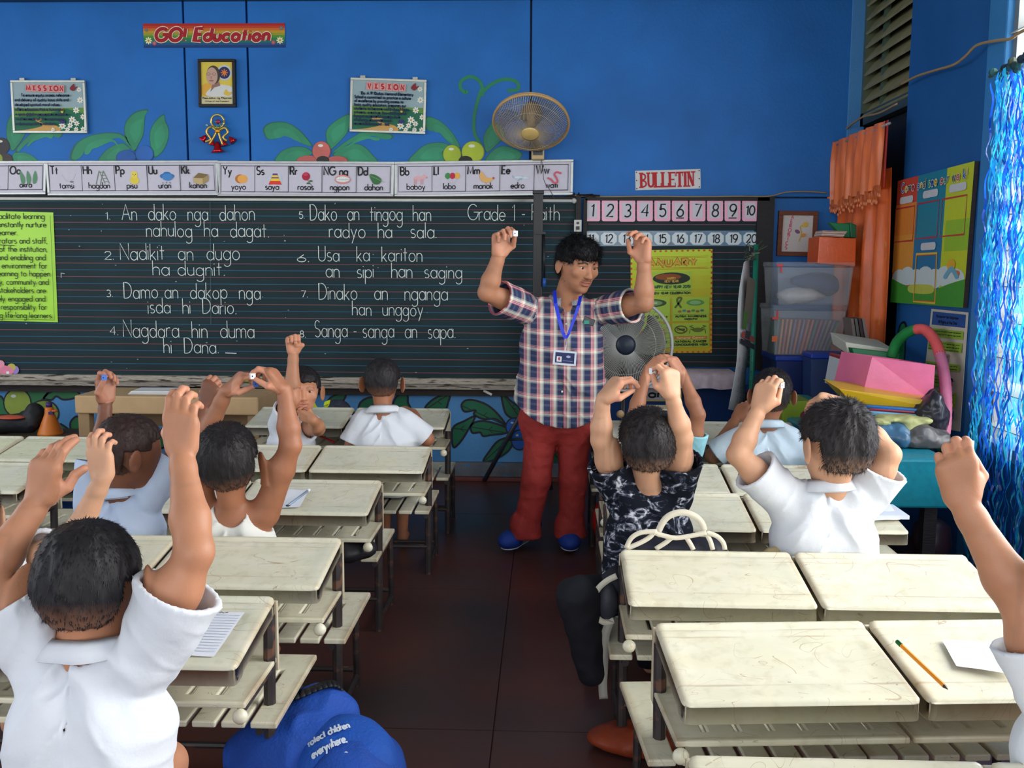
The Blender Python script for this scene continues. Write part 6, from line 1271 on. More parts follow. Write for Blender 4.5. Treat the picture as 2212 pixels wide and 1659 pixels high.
# ---- papers, pens
ppr = mat('paper', .75, spec=.2, noise=.03, nscale=40)
def on_top(px, py, zt): return PZ(px, py, zt+.002)
def deskz(t, x, y): return t['zt'] if 'zt' in t else None
def sheet_on(name, label, cat, pts, desk_, zt=.55, col=(226, 228, 236), curl=0, lines=0, lift=.0035, cols=None):
    """quad given by picture corners, laid on the sloping top"""
    yfar = desk_.location.y; out = []
    for px, py in pts:
        y = yfar-.1
        for _ in range(6): p = PZ(px, py, zt-.045*(-(y-yfar)/DEP)+lift); y = p.y
        out.append(p)
    t = thing(name, label, cat, tuple(sum(out, Vector())/len(out)))
    m_ = MB(); n = 8; g_ = []
    for j in range(n+1):
        for i in range(n+1):
            u, v = i/n, j/n; p = out[0].lerp(out[1], u).lerp(out[3].lerp(out[2], u), v); p = p+Vector((0, 0, curl*(u*u*.6+(1-v)*.0+.4*v*v)+.0008*math.sin(u*7+v*5))); g_.append(p)
    m_.add(g_, [(j*(n+1)+i, (j+1)*(n+1)+i, (j+1)*(n+1)+i+1, j*(n+1)+i+1) for j in range(n) for i in range(n)], col)
    o = m_.build('sheet', ppr, t, smooth=True)
    if lines:
        m_ = MB()
        for k in range(lines):
            v = (k+1.5)/(lines+2); a = out[0].lerp(out[3], v).lerp(out[1].lerp(out[2], v), .04)+Vector((0, 0, .0014+curl*v*v*.4)); b_ = out[0].lerp(out[3], v).lerp(out[1].lerp(out[2], v), .96)+Vector((0, 0, .0014+curl*(.6+.4*v*v)))
            e = (out[3]-out[0])*.0035; m_.add([a-e, b_-e, b_+e, a+e], [(0, 3, 2, 1)], (150, 160, 190))
        m_.build('ruled_lines', prt, t)
    return t, out
t, o4 = sheet_on('writing_paper', 'lined writing paper on the desk in front of the nearest child', 'paper', [(400, 1318), (529, 1323), (462, 1418), (360, 1415)], d5L, lines=14)
m_ = MB()
for k in range(9): 
    a = o4[0].lerp(o4[1], .30+.05*k)+Vector((0, -.012, .0025)); m_.tube([a, a+Vector((.006, .003*(-1)**k, 0))], .0009, (40, 40, 50), 4)
m_.build('pencil_writing', prt, t)['kind'] = 'stuff'
t, _ = sheet_on('folded_paper', 'folded white paper under the clear pen, right part of a left desk', 'paper', [(624, 1057), (668, 1060), (648, 1098), (596, 1100)], d3L, curl=.006)
a, b_ = PZ(622, 1092, .557), PZ(664, 1061, .566); t = thing('pen', 'clear blue ballpoint pen on the folded white paper', 'pen', tuple(a)); MB().tube([a, b_], .0042, (130, 150, 176), 8).build('barrel', gloss, t, smooth=True); MB().tube([b_, b_+(b_-a).normalized()*.016], .0055, (226, 228, 230), 8).build('cap', satin, t); m_ = MB(); m_.tube([a+Vector((math.cos(k)*.006, math.sin(k)*.006, 0)) for k in np.linspace(0, 6.3, 10)], .0018, (24, 24, 30), 5).build('ring', satin, t)
sheet_on('writing_paper', 'curled white paper at the right edge behind the orange pencil', 'paper', [(2034, 1381), (2190, 1392), (2196, 1466), (2066, 1442)], dB, curl=.010)
sheet_on('paper_sheet', 'grey paper with a pointed corner on the front left desk', 'paper', [(706, 906), (752, 896), (776, 900), (722, 918)], d1L, zt=.62, col=(196, 200, 206))
p0, p1 = PZ(1938, 1386, .556), PZ(2040, 1482, .535); t = thing('pencil', 'orange pencil with green ferrule lying in the gap between two desktops', 'pencil', tuple(p0)); d_ = p1-p0
MB().tube([p0+d_*.10, p1], .0042, (226, 140, 30), 6).build('barrel', satin, t); MB().tube([p0, p0+d_*.10], .0046, (40, 120, 60), 8).build('ferrule', metal, t); MB().tube([p1, p1+d_*.07], [.0042, .0006], (60, 44, 36), 6).build('tip', satin, t)
a = PZ(306, 1332, .548); t = thing('pen', 'blue capped red pen peeking out beside the nearest child\'s right ear', 'pen', tuple(a)); b_ = PZ(345, 1322, .552); MB().tube([a, a.lerp(b_, .35)], .006, (40, 60, 150), 8).build('cap', satin, t); MB().tube([a.lerp(b_, .35), b_], .0045, (206, 210, 216), 8).build('barrel', satin, t)
a = PZ(272, 1358, .544); t = thing('marker', 'red and blue marker on the desk by the nearest child\'s collar', 'marker', tuple(a)); b_ = PZ(312, 1336, .548); MB().tube([a, a.lerp(b_, .4)], .0075, (30, 50, 170), 8).build('cap', satin, t); MB().tube([a.lerp(b_, .4), b_], .007, (214, 60, 60), 8).build('barrel', satin, t)
# notebook on desk D right end
t, _ = sheet_on('notebook', 'open white notebook on the right end of a desk beside the elbows-out child', 'notebook', [(1880, 1075), (1915, 1078), (1945, 1122), (1888, 1124)], dD, lift=.012)
MB().box(tuple(Vector(t.location)-Vector((0, 0, .009))), (.12, .15, .012), (214, 218, 230)).build('pages', ppr, t)
# red pencil and papers on shelf of front-left desk
a, b_ = PZ(686, 940, .51), PZ(722, 955, .50); tag(MB().tube([a, b_], .006, (190, 30, 40), 6).build('red_pencil', satin), 'red pencil on the shelf of the front left desk', 'pencil')
# ================================================================ FANS, STANDS
def fan(name, label, c, n, R_, depth, colr, colh, hubr, blades, bladec, parent_extra=None, wires=96, wc=(150, 140, 116), bm=None):
    c = Vector(c); n = Vector(n).normalized(); u = Vector((0, 0, 1)); u = (u-n*u.dot(n)).normalized(); v = n.cross(u)
    t = thing(name, label, 'fan', tuple(c)); P = lambda a, r, h: c+(u*math.cos(a)+v*math.sin(a))*r+n*h
    m_ = MB(); m_.tube([P(a, R_, 0) for a in np.linspace(0, 2*math.pi, 49)], .008, colr, 8, False).tube([P(a, R_*.99, -.014) for a in np.linspace(0, 2*math.pi, 49)], .006, colr, 6, False); m_.build('rim', satin, t, smooth=True)
    for nm, sg in (('front_grille', 1), ('rear_grille', -1)):
        m_ = MB()
        for k in range(wires if sg > 0 else wires//2):
            a = 2*math.pi*k/(wires if sg > 0 else wires//2); m_.tube([P(a+.25*sg*(1-r), R_*(hubr+(1-hubr)*r), sg*depth*(1-r**2.6)) for r in (0, .35, .7, .9, 1)], .0015, wc, 3, False)
        for r in (.55, .8): m_.tube([P(a, R_*(hubr+(1-hubr)*r), sg*depth*(1-r**2.6)) for a in np.linspace(0, 2*math.pi, 33)], .0013, wc, 3, False)
        m_.build(nm, satin, t)['kind'] = 'stuff'
    MB().lathe([(0, depth+.010), (R_*hubr*.7, depth+.008), (R_*hubr, depth), (R_*hubr, depth-.008), (0, depth-.008)], c, n, 28, colh).build('hub_cap', gloss if colh[0] > 100 else satin, t, smooth=True)
    MB().lathe([(0, -.14), (.045, -.13), (.062, -.09), (.062, -.05), (.03, -.03), (.02, .03), (0, .03)], c, n, 20, parent_extra or colh).build('motor', satin, t, smooth=True)
    for k in range(blades):
        a0 = 2*math.pi*k/blades+.4; m_ = MB(); vs = []
        for i in range(8):
            f = i/7; a = a0+f*1.15
            for j in range(7):
                r = .16+.70*j/6; rr = R_*(r if not (i in (0, 7) and j > 4) else r-.05); vs.append(P(a+.35*(j/6)**1.5, rr, .022-.045*f))
        m_.add(vs, [(i*7+j, i*7+j+1, (i+1)*7+j+1, (i+1)*7+j) for i in range(7) for j in range(6)], bladec[k % len(bladec)])
        o = m_.build('blade', bm or satin, t, smooth=True); o.modifiers.new('s', 'SOLIDIFY').thickness = .0025
    return t, u, v
fc = PY(1147, 266, D-.30)
t, u, v = fan('wall_fan', 'beige caged fan mounted high on the blue wall, tilted downward', fc, (-.04, -.60, -.80), .214, .085, (190, 154, 104), (214, 182, 112), .24, 3, [(120, 128, 130)], (150, 124, 96), 100, (172, 156, 128), mat('smoky_blade', .3, alpha=.25))
a = PY(1162, 334, D-.06); m_ = MB(); m_.box(a+Vector((0, 0, .01)), (.075, .10, .085), (200, 172, 120)); m_.tube([a+Vector((0, -.02, .05)), a.lerp(fc, .5)+Vector((0, .05, 0)), fc+Vector((0, .10, .06))], .022, (166, 140, 104), 10); m_.build('bracket', satin, t, bevel=.006)
MB().box(a+Vector((0, -.053, .014)), (.056, .006, .046), (36, 36, 40)).build('control_panel', gloss, t)
m_ = MB(); m_.tube([PY(x, y, D-.07) for x, y in smooth_open([(1170, 345), (1173, 372), (1176, 392), (1190, 414), (1202, 440)], 4)], .002, (60, 54, 48), 5); m_.tube([PY(1168, 347, D-.07), PY(1167, 376, D-.07)], .0015, (120, 110, 100), 4); m_.build('cord', satin, t)
fc2 = PY(1352, 745, 5.25)
t, u, v = fan('stand_fan', 'grey bladed stand fan with dark hub standing before the bulletin board', fc2, (-.10, -.98, .06), .248, .05, (190, 190, 186), (34, 44, 60), .215, 5, [(132, 138, 140), (108, 104, 96), (66, 60, 56), (124, 122, 110), (96, 98, 98)], (60, 56, 54), 110, (176, 176, 170), mat('dusty_blade', .4, noise=.3, nscale=14))
m_ = MB(); b0 = Vector((fc2.x, fc2.y+.1, 0)); m_.tube([b0+Vector((0, 0, .02)), b0+Vector((0, 0, fc2.z-.12))], .016, (40, 40, 44), 10); m_.build('pole', satin, t, smooth=True)
MB().lathe([(0, .035), (.05, .034), (.16, .02), (.18, 0), (0, 0)], b0, (0, 0, 1), 28, (50, 52, 56)).build('base', satin, t, smooth=True)
m_ = MB(); m_.tube([PY(x, y, 5.3) for x, y in smooth_open([(1322, 842), (1322, 858), (1312, 872), (1300, 880), (1290, 905)], 4)], .003, (14, 14, 16), 5); m_.build('cord', satin, t)
# black projector-screen tripod behind the man
hub = PY(1159, 900, 5.72); t = thing('screen_tripod', 'black square post on tripod legs standing behind the teacher', 'stand', (hub.x, hub.y, 0)); top = PY(1159, 416, 5.72)
MB().box((hub.x, 5.72, (top.z+.35)/2), (.056, .05, top.z-.35), (30, 28, 32)).build('post', satin, t, bevel=.006); MB().box((hub.x, 5.72, top.z), (.066, .06, .02), (24, 22, 26)).build('cap', satin, t, bevel=.003)
for q in (PZ(1046, 1042, 0), PZ(1240, 1040, 0), PZ(1190, 1062, 0)):
    hh = Vector((hub.x, 5.72, .62)); m_ = MB(); m_.tube([hh, q+Vector((0, 0, .01))], .014, (44, 46, 54), 8); lo_ = Vector((hub.x, 5.72, .30)); m_.tube([lo_, hh.lerp(q, .55)], .008, (34, 36, 42), 6); m_.build('leg', satin, t, smooth=True)
a, b_ = PY(1175, 505, 5.68), PY(1176, 612, 5.68); t = thing('hook_rod', 'thin black rod with blue tip clipped beside the black post', 'rod', tuple(a)); MB().tube([a, b_], .006, (24, 24, 28), 8).build('rod', satin, t, smooth=True); MB().tube([b_+Vector((0, 0, .03)), b_+Vector((0, 0, -.02))], .011, (40, 90, 170), 10).build('tip', satin, t, smooth=True); MB().box(a+Vector((-.02, 0, .004)), (.06, .02, .014), (24, 24, 28)).build('clip', satin, t)
# green pole and hanging calendar
a, b_ = PY(1634, 528, 5.6), PY(1633, 830, 5.6); t = thing('green_pole', 'slim teal green pole standing before the right side of the bulletin board', 'pole', (a.x, 5.6, 0)); MB().tube([(a.x, 5.6, 0), (a.x, 5.6, a.z)], .015, (26, 128, 104), 10).build('pole', satin, t, smooth=True)
m_ = MB()
for k in range(26): q = PY(1620+random.uniform(-14, 20), 545+random.uniform(-14, 20), 5.57); m_.tube([q, q+Vector((random.uniform(-.05, .05), random.uniform(-.03, 0), random.uniform(-.05, .05)))], .0035, random.choice([(60, 70, 56), (40, 52, 46), (120, 120, 100)]), 4)
m_.build('frayed_twine', rough, t)['kind'] = 'stuff'
tl, tr, br, bl = PY(1608, 566, 5.30), PY(1623, 562, 5.56), PY(1612, 892, 5.54), PY(1577, 884, 5.26)
t = thing('wall_calendar', 'long paper calendar turned edge-on, hanging beside the green pole', 'calendar', tuple(tl)); m_ = MB(); n = 12; vs = []
for j in range(n+1):
    for i in (0, 1, 2): f = j/n; p = tl.lerp(bl, f).lerp(tr.lerp(br, f), i/2); vs.append(p+Vector((-.012*math.sin(f*7+i), 0, 0)))
m_.add(vs, [(j*3+i, (j+1)*3+i, (j+1)*3+i+1, j*3+i+1) for j in range(n) for i in (0, 1)], (196, 198, 200)); o = m_.build('sheet', ppr, t, smooth=True); o.modifiers.new('s', 'SOLIDIFY').thickness = .002
U = (tr-tl).normalized(); Vv = (tl-bl).normalized(); N_ = U.cross(Vv).normalized()
if N_.dot(CAM-tl) < 0: N_ = -N_
s = Sheet(bl, br-bl, tl-bl, N_); s.h = .014; Wc, Hc = (br-bl).length, (tl-bl).length
s.rect(Wc*.12, Hc*.62, Wc*.62, Hc*.92, (120, 112, 100)); s.rect(Wc*.1, Hc*.56, Wc*.34, Hc*.68, (84, 130, 66)); s.rect(Wc*.1, Hc*.50, Wc*.9, Hc*.54, (190, 90, 84)); s.rect(Wc*.3, Hc*.505, Wc*.6, Hc*.56, (70, 72, 80)); s.rect(Wc*.05, Hc*.455, Wc*.95, Hc*.49, (60, 62, 70))
for r_ in range(6):
    for c_ in range(5): n_ = r_*5+c_+1; write(s, str(n_) if n_ < 32 else ' ', Wc*(.08+.18*c_), Hc*(.40-.068*r_), Hc*.034, .0035, (190, 60, 50) if c_ == 0 else (70, 74, 84), gap=.1)
s.build('printing', prt, t)
# ================================================================ TEACHER TABLE AND LEFT CORNER
a, b_ = PY(160, 856, 4.98), PY(557, 857, 4.98); zt_ = (a.z+b_.z)/2
t = thing('teacher_table', 'brown cardboard coloured table with thick top before the chalkboard', 'table', ((a.x+b_.x)/2, 5.12, 0)); card = mat('cardboard_brown', .7, noise=.1, nscale=14)
MB().box(((a.x+b_.x)/2, 5.12+.04, zt_-.048), (b_.x-a.x, .36, .096), (184, 152, 112)).build('tabletop', card, t, bevel=.008)
for x in (a.x+.035, b_.x-.035):
    for y in (5.03, 5.30): MB().box((x, y, (zt_-.096)/2), (.06, .06, zt_-.096), (150, 122, 88)).build('leg', card, t, bevel=.004)
MB().box(((a.x+b_.x)/2, 5.30, zt_-.16), (b_.x-a.x-.13, .02, .10), (140, 112, 80)).build('apron', card, t)
p = PY(336, 848, 5.12); t = thing('paper_stack', 'flat stack of white papers on the brown table', 'papers', (p.x, 5.14, zt_)); 
for k in range(3): MB().box((p.x+.006*k, 5.13, zt_+.003+.006*k), (.24, .16, .005), (206+6*k, 206+6*k, 206+6*k), rz=.03*k).build('sheet', ppr, t)
bx = PY(60, 943, 5.35); tag(MB().box((bx.x-.1, 5.35, .19), (.9, .30, .36), (74, 56, 44)).build('low_bench', wood, bevel=.01), 'low dark bench mostly hidden behind the far left desks', 'bench')
c = PY(108, 912, 5.3); zb_ = .37; t = thing('orange_bottle', 'orange cone shaped toy bottle with purple cap at the far left', 'bottle', (c.x, 5.3, zb_)); S_ = 5.3/2100*1.02
prof = [(0, 0), (27*S_, 0), (26*S_, 4*S_), (20*S_, 20*S_), (13*S_, 38*S_), (10*S_, 46*S_), (9.5*S_, 54*S_), (8*S_, 60*S_), (0, 60*S_)]
MB().lathe(prof, (c.x, 5.3, zb_), (0, 0, 1), 20, (214, 116, 34)).build('body', satin, t, smooth=True); MB().lathe([(0, 60*S_), (6.5*S_, 60*S_), (6.5*S_, 70*S_), (0, 70*S_)], (c.x, 5.3, zb_), (0, 0, 1), 14, (52, 34, 96)).build('cap', satin, t, smooth=True)
MB().box((c.x+8*S_, 5.3-9*S_, zb_+48*S_), (10*S_, 4*S_, 6*S_), (56, 34, 100)).build('label_patch', satin, t); MB().ball((c.x+14*S_, 5.3-.01, zb_+52*S_), (7*S_, 5*S_, 3*S_), (206, 100, 40)).build('spout', satin, t, smooth=True)
def sdf_obj(name, fld, h, material, col, parent=None, cutz=None, nz_=0.0, nf=12, fn=None):
    lo, hi = fld.bb(); G, ax = fld.grid(lo-.02, hi+.02, h); P = np.stack(np.meshgrid(*ax, indexing='ij'), -1)
    if nz_: G = G+nz_*vnoise(P, nf)+nz_*.5*np.abs(vnoise(P, nf*2.3))
    if fn: G = fn(G, P)
    V, Q = nets(G, ax); return mesh_np(name, V, Q, material, parent, np.tile(np.array(lin(col)), (len(V), 1)))
nyl = mat('nylon', .55, noise=.12, nscale=10, bump=.2, bscale=40, spec=.3)
f = Field(); p = PY(35, 925, 5.3); f.add(Cone((p.x-.16, 5.3, .425), (p.x+.08, 5.3, .43), .062, .06), .02); f.add(Ell((p.x+.10, 5.32, .47), (.05, .06, .07)), .03)
t = thing('black_bag', 'bulky black bag beside the orange toy bottle at far left', 'bag', (p.x, 5.3, .37)); sdf_obj('body', f, .008, nyl, (26, 26, 30), t, nz_=.012, fn=lambda G, P: np.maximum(G, .372-P[..., 2]))
p = PY(24, 901, 5.27); MB().ball(p, (.085, .06, .012), (190, 80, 62), 14).build('red_flap', satin, t, smooth=True)
f = Field(); p = PY(150, 1080, 4.2); f.add(Ell((p.x-.02, 4.3, .20), (.13, .09, .17)), .02); sd_ = sdf_obj('blue_bag', f, .008, nyl, (14, 78, 150), None, nz_=.012, fn=lambda G, P: np.maximum(G, .012-P[..., 2])); tag(sd_, 'blue bag standing on the floor beyond the far left rusty desk leg', 'bag')
f = Field(); p = PY(728, 892, 5.0); f.add(Ell((p.x, 5.02, .50), (.10, .06, .13)), .02); t = thing('patterned_bag', 'dark patterned bag with yellow handle behind the front left desk', 'bag', (p.x, 5.0, .316)); sdf_obj('body', f, .008, mat('floral_nylon', .6, noise=.6, nscale=30), (40, 44, 58), t, nz_=.008, fn=lambda G, P: np.maximum(G, .319-P[..., 2]))
m_ = MB(); pts = [PY(x, y, 4.93) for x, y in smooth_open([(676, 870), (684, 884), (698, 884), (710, 874), (712, 868), (700, 872)], 4)]
for i in range(len(pts)-1): e = Vector((0, .012, .008)); m_.add([pts[i]-e, pts[i]+e, pts[i+1]+e, pts[i+1]-e], [(0, 1, 2, 3)], (206, 214, 30))
m_.build('handle', satin, t).modifiers.new('s', 'SOLIDIFY').thickness = .003
# ---- blue backpack on the floor
bp_ = PZ(690, 1625, .16); bx, by = bp_.x, bp_.y
t = thing('blue_backpack', 'blue cloth backpack with white lettering lying in the aisle at the bottom', 'backpack', (bx, by, 0)); bm_ = mat('blue_canvas', .75, noise=.14, nscale=12, bump=.3, bscale=120)
f = Field(); f.add(Ell((bx-.06, by+.04, .13), (.19, .15, .13)), .03); f.add(Ell((bx+.09, by-.04, .12), (.12, .16, .12)), .03); f.add(Ell((bx-.02, by+.10, .22), (.10, .06, .07)), .04)
sdf_obj('body', f, .006, bm_, (22, 70, 160), t, nz_=.018, nf=7, fn=lambda G, P: np.maximum(G, .004-P[..., 2]))
f = Field(); c_ = np.array([bx+.075, by-.045, .155]); nn_ = nz([-.05, -.45, .9]); uu = nz(np.cross([0, 1, .4], nn_)); uu = nz(np.array([.9, .38, .15])); uu = nz(uu-nn_*(uu@nn_)); vv = np.cross(nn_, uu)
f.add(Ell(c_, (.12, .135, .085), np.array([uu, vv, nn_])), .02); sdf_obj('pocket', f, .006, bm_, (20, 78, 170), t, nz_=.006, nf=9, fn=lambda G, P: np.maximum(G, .004-P[..., 2]))
m_ = MB(); ring_ = [Vector(c_+uu*.122*math.cos(a)+vv*.137*math.sin(a)+nn_*.012) for a in np.linspace(1.2, 5.0, 26)]; m_.tube(ring_, .009, (16, 18, 24), 6); m_.build('zip', satin, t, smooth=True)
m_ = MB(); pts = [Vector(p) for p in smooth_open([(bx-.20, by+.0, .12), (bx-.13, by+.02, .245), (bx-.05, by+.07, .275), (bx+.02, by+.10, .285), (bx+.04, by+.16, .20)], 6)]
for i in range(len(pts)-1): e = Vector((-.006, .016, .0)); m_.add([pts[i]-e, pts[i]+e, pts[i+1]+e, pts[i+1]-e], [(0, 1, 2, 3)], (20, 22, 30))
m_.build('strap', nyl, t, smooth=True).modifiers.new('s', 'SOLIDIFY').thickness = .005
def drape(sh, surf_c, rad, R3):   # push flat lettering onto the rounded pocket
    out = []
    for v in sh.v:
        q = np.array(v)-surf_c; l_ = R3@q; x, y = l_[0]/rad[0], l_[1]/rad[1]; k = max(0.02, 1-x*x-y*y); l_[2] = rad[2]*math.sqrt(k)+.004; out.append(tuple(R3.T@l_+surf_c))
    sh.v = out
R3 = np.array([uu, vv, nn_])
s = Sheet(Vector(c_), Vector(uu), Vector(vv), Vector(nn_))
for k, tx in enumerate(('protect children', 'everywhere,', 'everytime.')): write(s, tx, -.080+.010*k, .030-.038*k, .023, .0042, (206, 216, 230), gap=.12, sx=.62)
drape(s, c_, (.12, .135, .085), R3); s.build('lettering', prt, t)['kind'] = 'stuff'
# ---- black backpack with cream straps
Yb = 2.70; t = thing('black_backpack', 'black backpack with cream straps and looped handle behind the patterned shirt child', 'backpack', tuple(PY(1450, 1220, Yb)))
pc_ = PY(1458, 1215, Yb); f = Field(); f.add(Ell(np.array(pc_)+[-.03, -.02, -.015], (.12, .055, .085)), .02); f.add(Ell(np.array(pc_)+[.06, -.02, -.02], (.10, .055, .08)), .03); f.add(Ell(np.array(PY(1330, 1270, 2.66)), (.045, .05, .07)), .03); f.add(Ell(np.array(PY(1400, 1245, Yb)), (.08, .05, .07)), .04)
sdf_obj('body', f, .005, nyl, (28, 29, 40), t, nz_=.010)
f = Field(); f.add(Cone(PY(1388, 1192, 2.675), PY(1532, 1190, 2.675), .046, .046), .02); f.add(Cone(PY(1376, 1230, 2.675), PY(1548, 1230, 2.675), .05, .05), .02); sdf_obj('top_flap', f, .005, nyl, (30, 31, 44), t, nz_=.006)
cream = (206, 198, 180)
def ribbon2(pts, w_, col, name, par):
    pts = [Vector(p) for p in pts]; m_ = MB(); E = []
    for i, p in enumerate(pts):
        tg = (pts[min(i+1, len(pts)-1)]-pts[max(i-1, 0)]).normalized(); E.append(tg.cross(CAM-p).normalized()*w_/2)
    vs = []
    for p, e in zip(pts, E): vs += [p-e, p+e]
    m_.add(vs, [(2*i, 2*i+1, 2*i+3, 2*i+2) for i in range(len(pts)-1)], col); o = m_.build(name, nyl, par, smooth=True); o.modifiers.new('s', 'SOLIDIFY').thickness = .003; return o
def ribbon(pts, wdir, w_, col, name='strap', par=None):
    m_ = MB(); pts = [Vector(p) for p in pts]
    for i in range(len(pts)-1): e = Vector(wdir).normalized()*w_/2; m_.add([pts[i]-e, pts[i]+e, pts[i+1]+e, pts[i+1]-e], [(0, 1, 2, 3)], col)
    o = m_.build(name, nyl, par or t, smooth=True); o.modifiers.new('s', 'SOLIDIFY').thickness = .003; return o
ribbon2([PY(x, y, 2.63) for x, y in smooth_open([(1418, 1158), (1432, 1128), (1450, 1112), (1478, 1107), (1505, 1118), (1519, 1137), (1520, 1160)], 5)], .018, cream, 'handle', t)
m_ = MB()
for pa in ([(1352, 1185), (1364, 1162), (1386, 1150), (1420, 1148)], [(1412, 1150), (1404, 1160), (1384, 1172), (1352, 1186)], [(1450, 1162), (1438, 1172), (1416, 1186)], [(1482, 1160), (1492, 1176), (1498, 1188)], [(1524, 1150), (1534, 1168), (1540, 1188)], [(1412, 1150), (1430, 1156), (1460, 1162), (1500, 1156), (1526, 1150)], [(1526, 1150), (1548, 1158), (1562, 1172), (1566, 1188)]):
    ribbon2([PY(x, y, 2.622) for x, y in smooth_open(pa, 4)], .013, cream, 'trim_band', t)
ribbon2([PY(x, y, 2.58) for x, y in smooth_open([(1332, 1244), (1312, 1254), (1292, 1272), (1280, 1298), (1284, 1326), (1304, 1344), (1326, 1340)], 5)], .016, (190, 184, 170), 'trim_band', t)
f = Field(); f.add(Ell(np.array(PY(1312, 1300, 2.60)), (.030, .03, .055)), .02); sdf_obj('shoulder_pad', f, .005, nyl, (46, 48, 58), t)
ribbon2([PY(x, y, 2.58) for x, y in smooth_open([(1318, 1340), (1308, 1370), (1306, 1400), (1304, 1440), (1302, 1480), (1304, 1510)], 4)], .024, (150, 146, 138), 'strap', t)
# shoes of the patterned-shirt child
troot_keep = troot; troot = [k for k in kids][0][0]
i7r = [k for k in kids if 'black and white patterned' in k[0]['label']][0]; troot = i7r[0]
hq = PZ(1280, 1462, .02); shoe_keep = shoe
def kshoe(heel, toe, root):
    h, t_ = np.array(heel, float), np.array(toe, float); d = nz(t_-h); s_ = np.cross(d, [0, 0, 1]); L_ = np.linalg.norm(t_-h); f = Field(); R3 = np.array([d, s_, [0, 0, 1]])
    f.add(Cone(h+[0, 0, .045], h+d*L_*.5+[0, 0, .036], .032, .028), .02); f.add(Ell(h+d*L_*.8+[0, 0, .026], (.05, .034, .028), R3), .03)
    o = sdf_obj('shoe', f, .0045, satin, (24, 60, 120), root, fn=lambda G, P: np.maximum(np.maximum(G, .014-P[..., 2]), P[..., 2]-.075)); sdf_obj('sole', f, .0045, satin, (200, 206, 212), o, fn=lambda G, P: np.maximum(np.maximum(G-.003, P[..., 2]-.018), .001-P[..., 2]))
aL, aR = i7r[2].get('anL'), i7r[2].get('anR')
kshoe(PZ(1282, 1478, .01)+Vector((0, .02, 0)), PZ(1280, 1478, .01)+Vector((.01, .13, 0)), troot)
troot = troot_keep
# small black bag on bench, red bag, orange bag, tan bag
f = Field(); p = PZ(745, 1195, .34); f.add(Ell((p.x, p.y+.02, .352), (.10, .10, .04)), .02); t = thing('small_black_bag', 'flat black bag with striped patch lying on a left bench', 'bag', (p.x, p.y, .30)); sdf_obj('body', f, .006, nyl, (30, 30, 34), t, nz_=.010, fn=lambda G, P: np.maximum(G, .302-P[..., 2]))
m_ = MB()
for k in range(5): a = PZ(664+k*1, 1176+k*6, .40-.004*k); m_.tube([a, a+Vector((.05, .01, 0))], .0016, (206, 206, 206), 4)
m_.build('stripes', satin, t)['kind'] = 'stuff'
f = Field(); p = PZ(1282, 1150, .1); f.add(Ell((p.x+.06, p.y+.12, .12), (.07, .08, .11)), .02); tag(sdf_obj('red_bag', f, .007, nyl, (190, 30, 30), None, nz_=.010, fn=lambda G, P: np.maximum(G, .006-P[..., 2])), 'red bag on the floor under a right desk near the teacher', 'bag')
f = Field(); p = PZ(1320, 1600, .02); f.add(Ell((p.x+.06, p.y+.0, .03), (.13, .08, .04)), .02); tag(sdf_obj('orange_bag', f, .006, nyl, (130, 52, 26), None, nz_=.014, fn=lambda G, P: np.maximum(G, .006-P[..., 2])), 'crumpled orange bag on the floor below the lower right desks', 'bag')
f = Field(); p = PY(1690, 1196, 2.66); f.add(Ell(np.array(p)+[0, .03, -.04], (.07, .04, .055)), .02); tag(sdf_obj('tan_bag', f, .006, nyl, (190, 168, 128), None, nz_=.008), 'tan bag showing its top edge behind the elbows-out child', 'bag')
# blue bin on the front right desk
p = PZ(1418, 906, .64); t = thing('blue_bin', 'shallow blue plastic bin with beige rim on the front right desk', 'bin', (p.x, p.y+.06, .60)); MB().box((p.x, p.y+.07, .645), (.16, .12, .07), (16, 72, 170)).build('body', satin, t, bevel=.006); MB().box((p.x, p.y+.07, .683), (.17, .13, .008), (186, 170, 140)).build('rim', satin, t, bevel=.003)
p = PZ(1341, 905, .61); t = thing('wooden_knob_toy', 'small wooden ball with white string loops beside the blue bin', 'toy', (p.x, p.y+.03, .60)); MB().ball((p.x, p.y+.03, .628), .019, (206, 170, 130), 14).build('ball', satin, t, smooth=True); m_ = MB(); m_.tube([Vector((p.x+.02+.02*k, p.y+.02, .605+.02*math.sin(k*1.6))) for k in np.linspace(0, 3, 14)], .0022, (226, 226, 226), 5); m_.build('string', satin, t)
# ================================================================ RIGHT WALL
def wsheet(tl, tr, br, bl, off):
    X = XR-off; A_p, B_p, C_p, D_p = (PX(*q, X) for q in (tl, tr, br, bl)); s = Sheet(D_p, (0, -1, 0), (0, 0, 1), (-1, 0, 0)); s.cor = (A_p, B_p, C_p, D_p)
    def mp(u, v): p = D_p.lerp(C_p, u).lerp(A_p.lerp(B_p, u), v); return (-(p.y-D_p.y), p.z-D_p.z)
    s.map = mp; s.w, s.hh = (C_p-D_p).length, (A_p-D_p).length; return s
def wboard(s, th, col, name, parent, m__):
    A_p, B_p, C_p, D_p = s.cor; e = Vector((th, 0, 0)); return MB().add([D_p, C_p, B_p, A_p, D_p+e, C_p+e, B_p+e, A_p+e], [(0, 1, 2, 3), (7, 6, 5, 4), (0, 4, 5, 1), (1, 5, 6, 2), (2, 6, 7, 3), (3, 7, 4, 0)], col).build(name, m__, parent)
def wwrite(s, t_, u, v, hgt, wd, col, width, **k):
    """text in fractions: hgt fraction of height, width fraction of the width"""
    m0 = s.map; asp = s.w/s.hh; s.map = lambda x, y: m0(x/asp, y); write(s, t_, u*asp, v, hgt, wd, col, width=width*asp, **k); s.map = m0
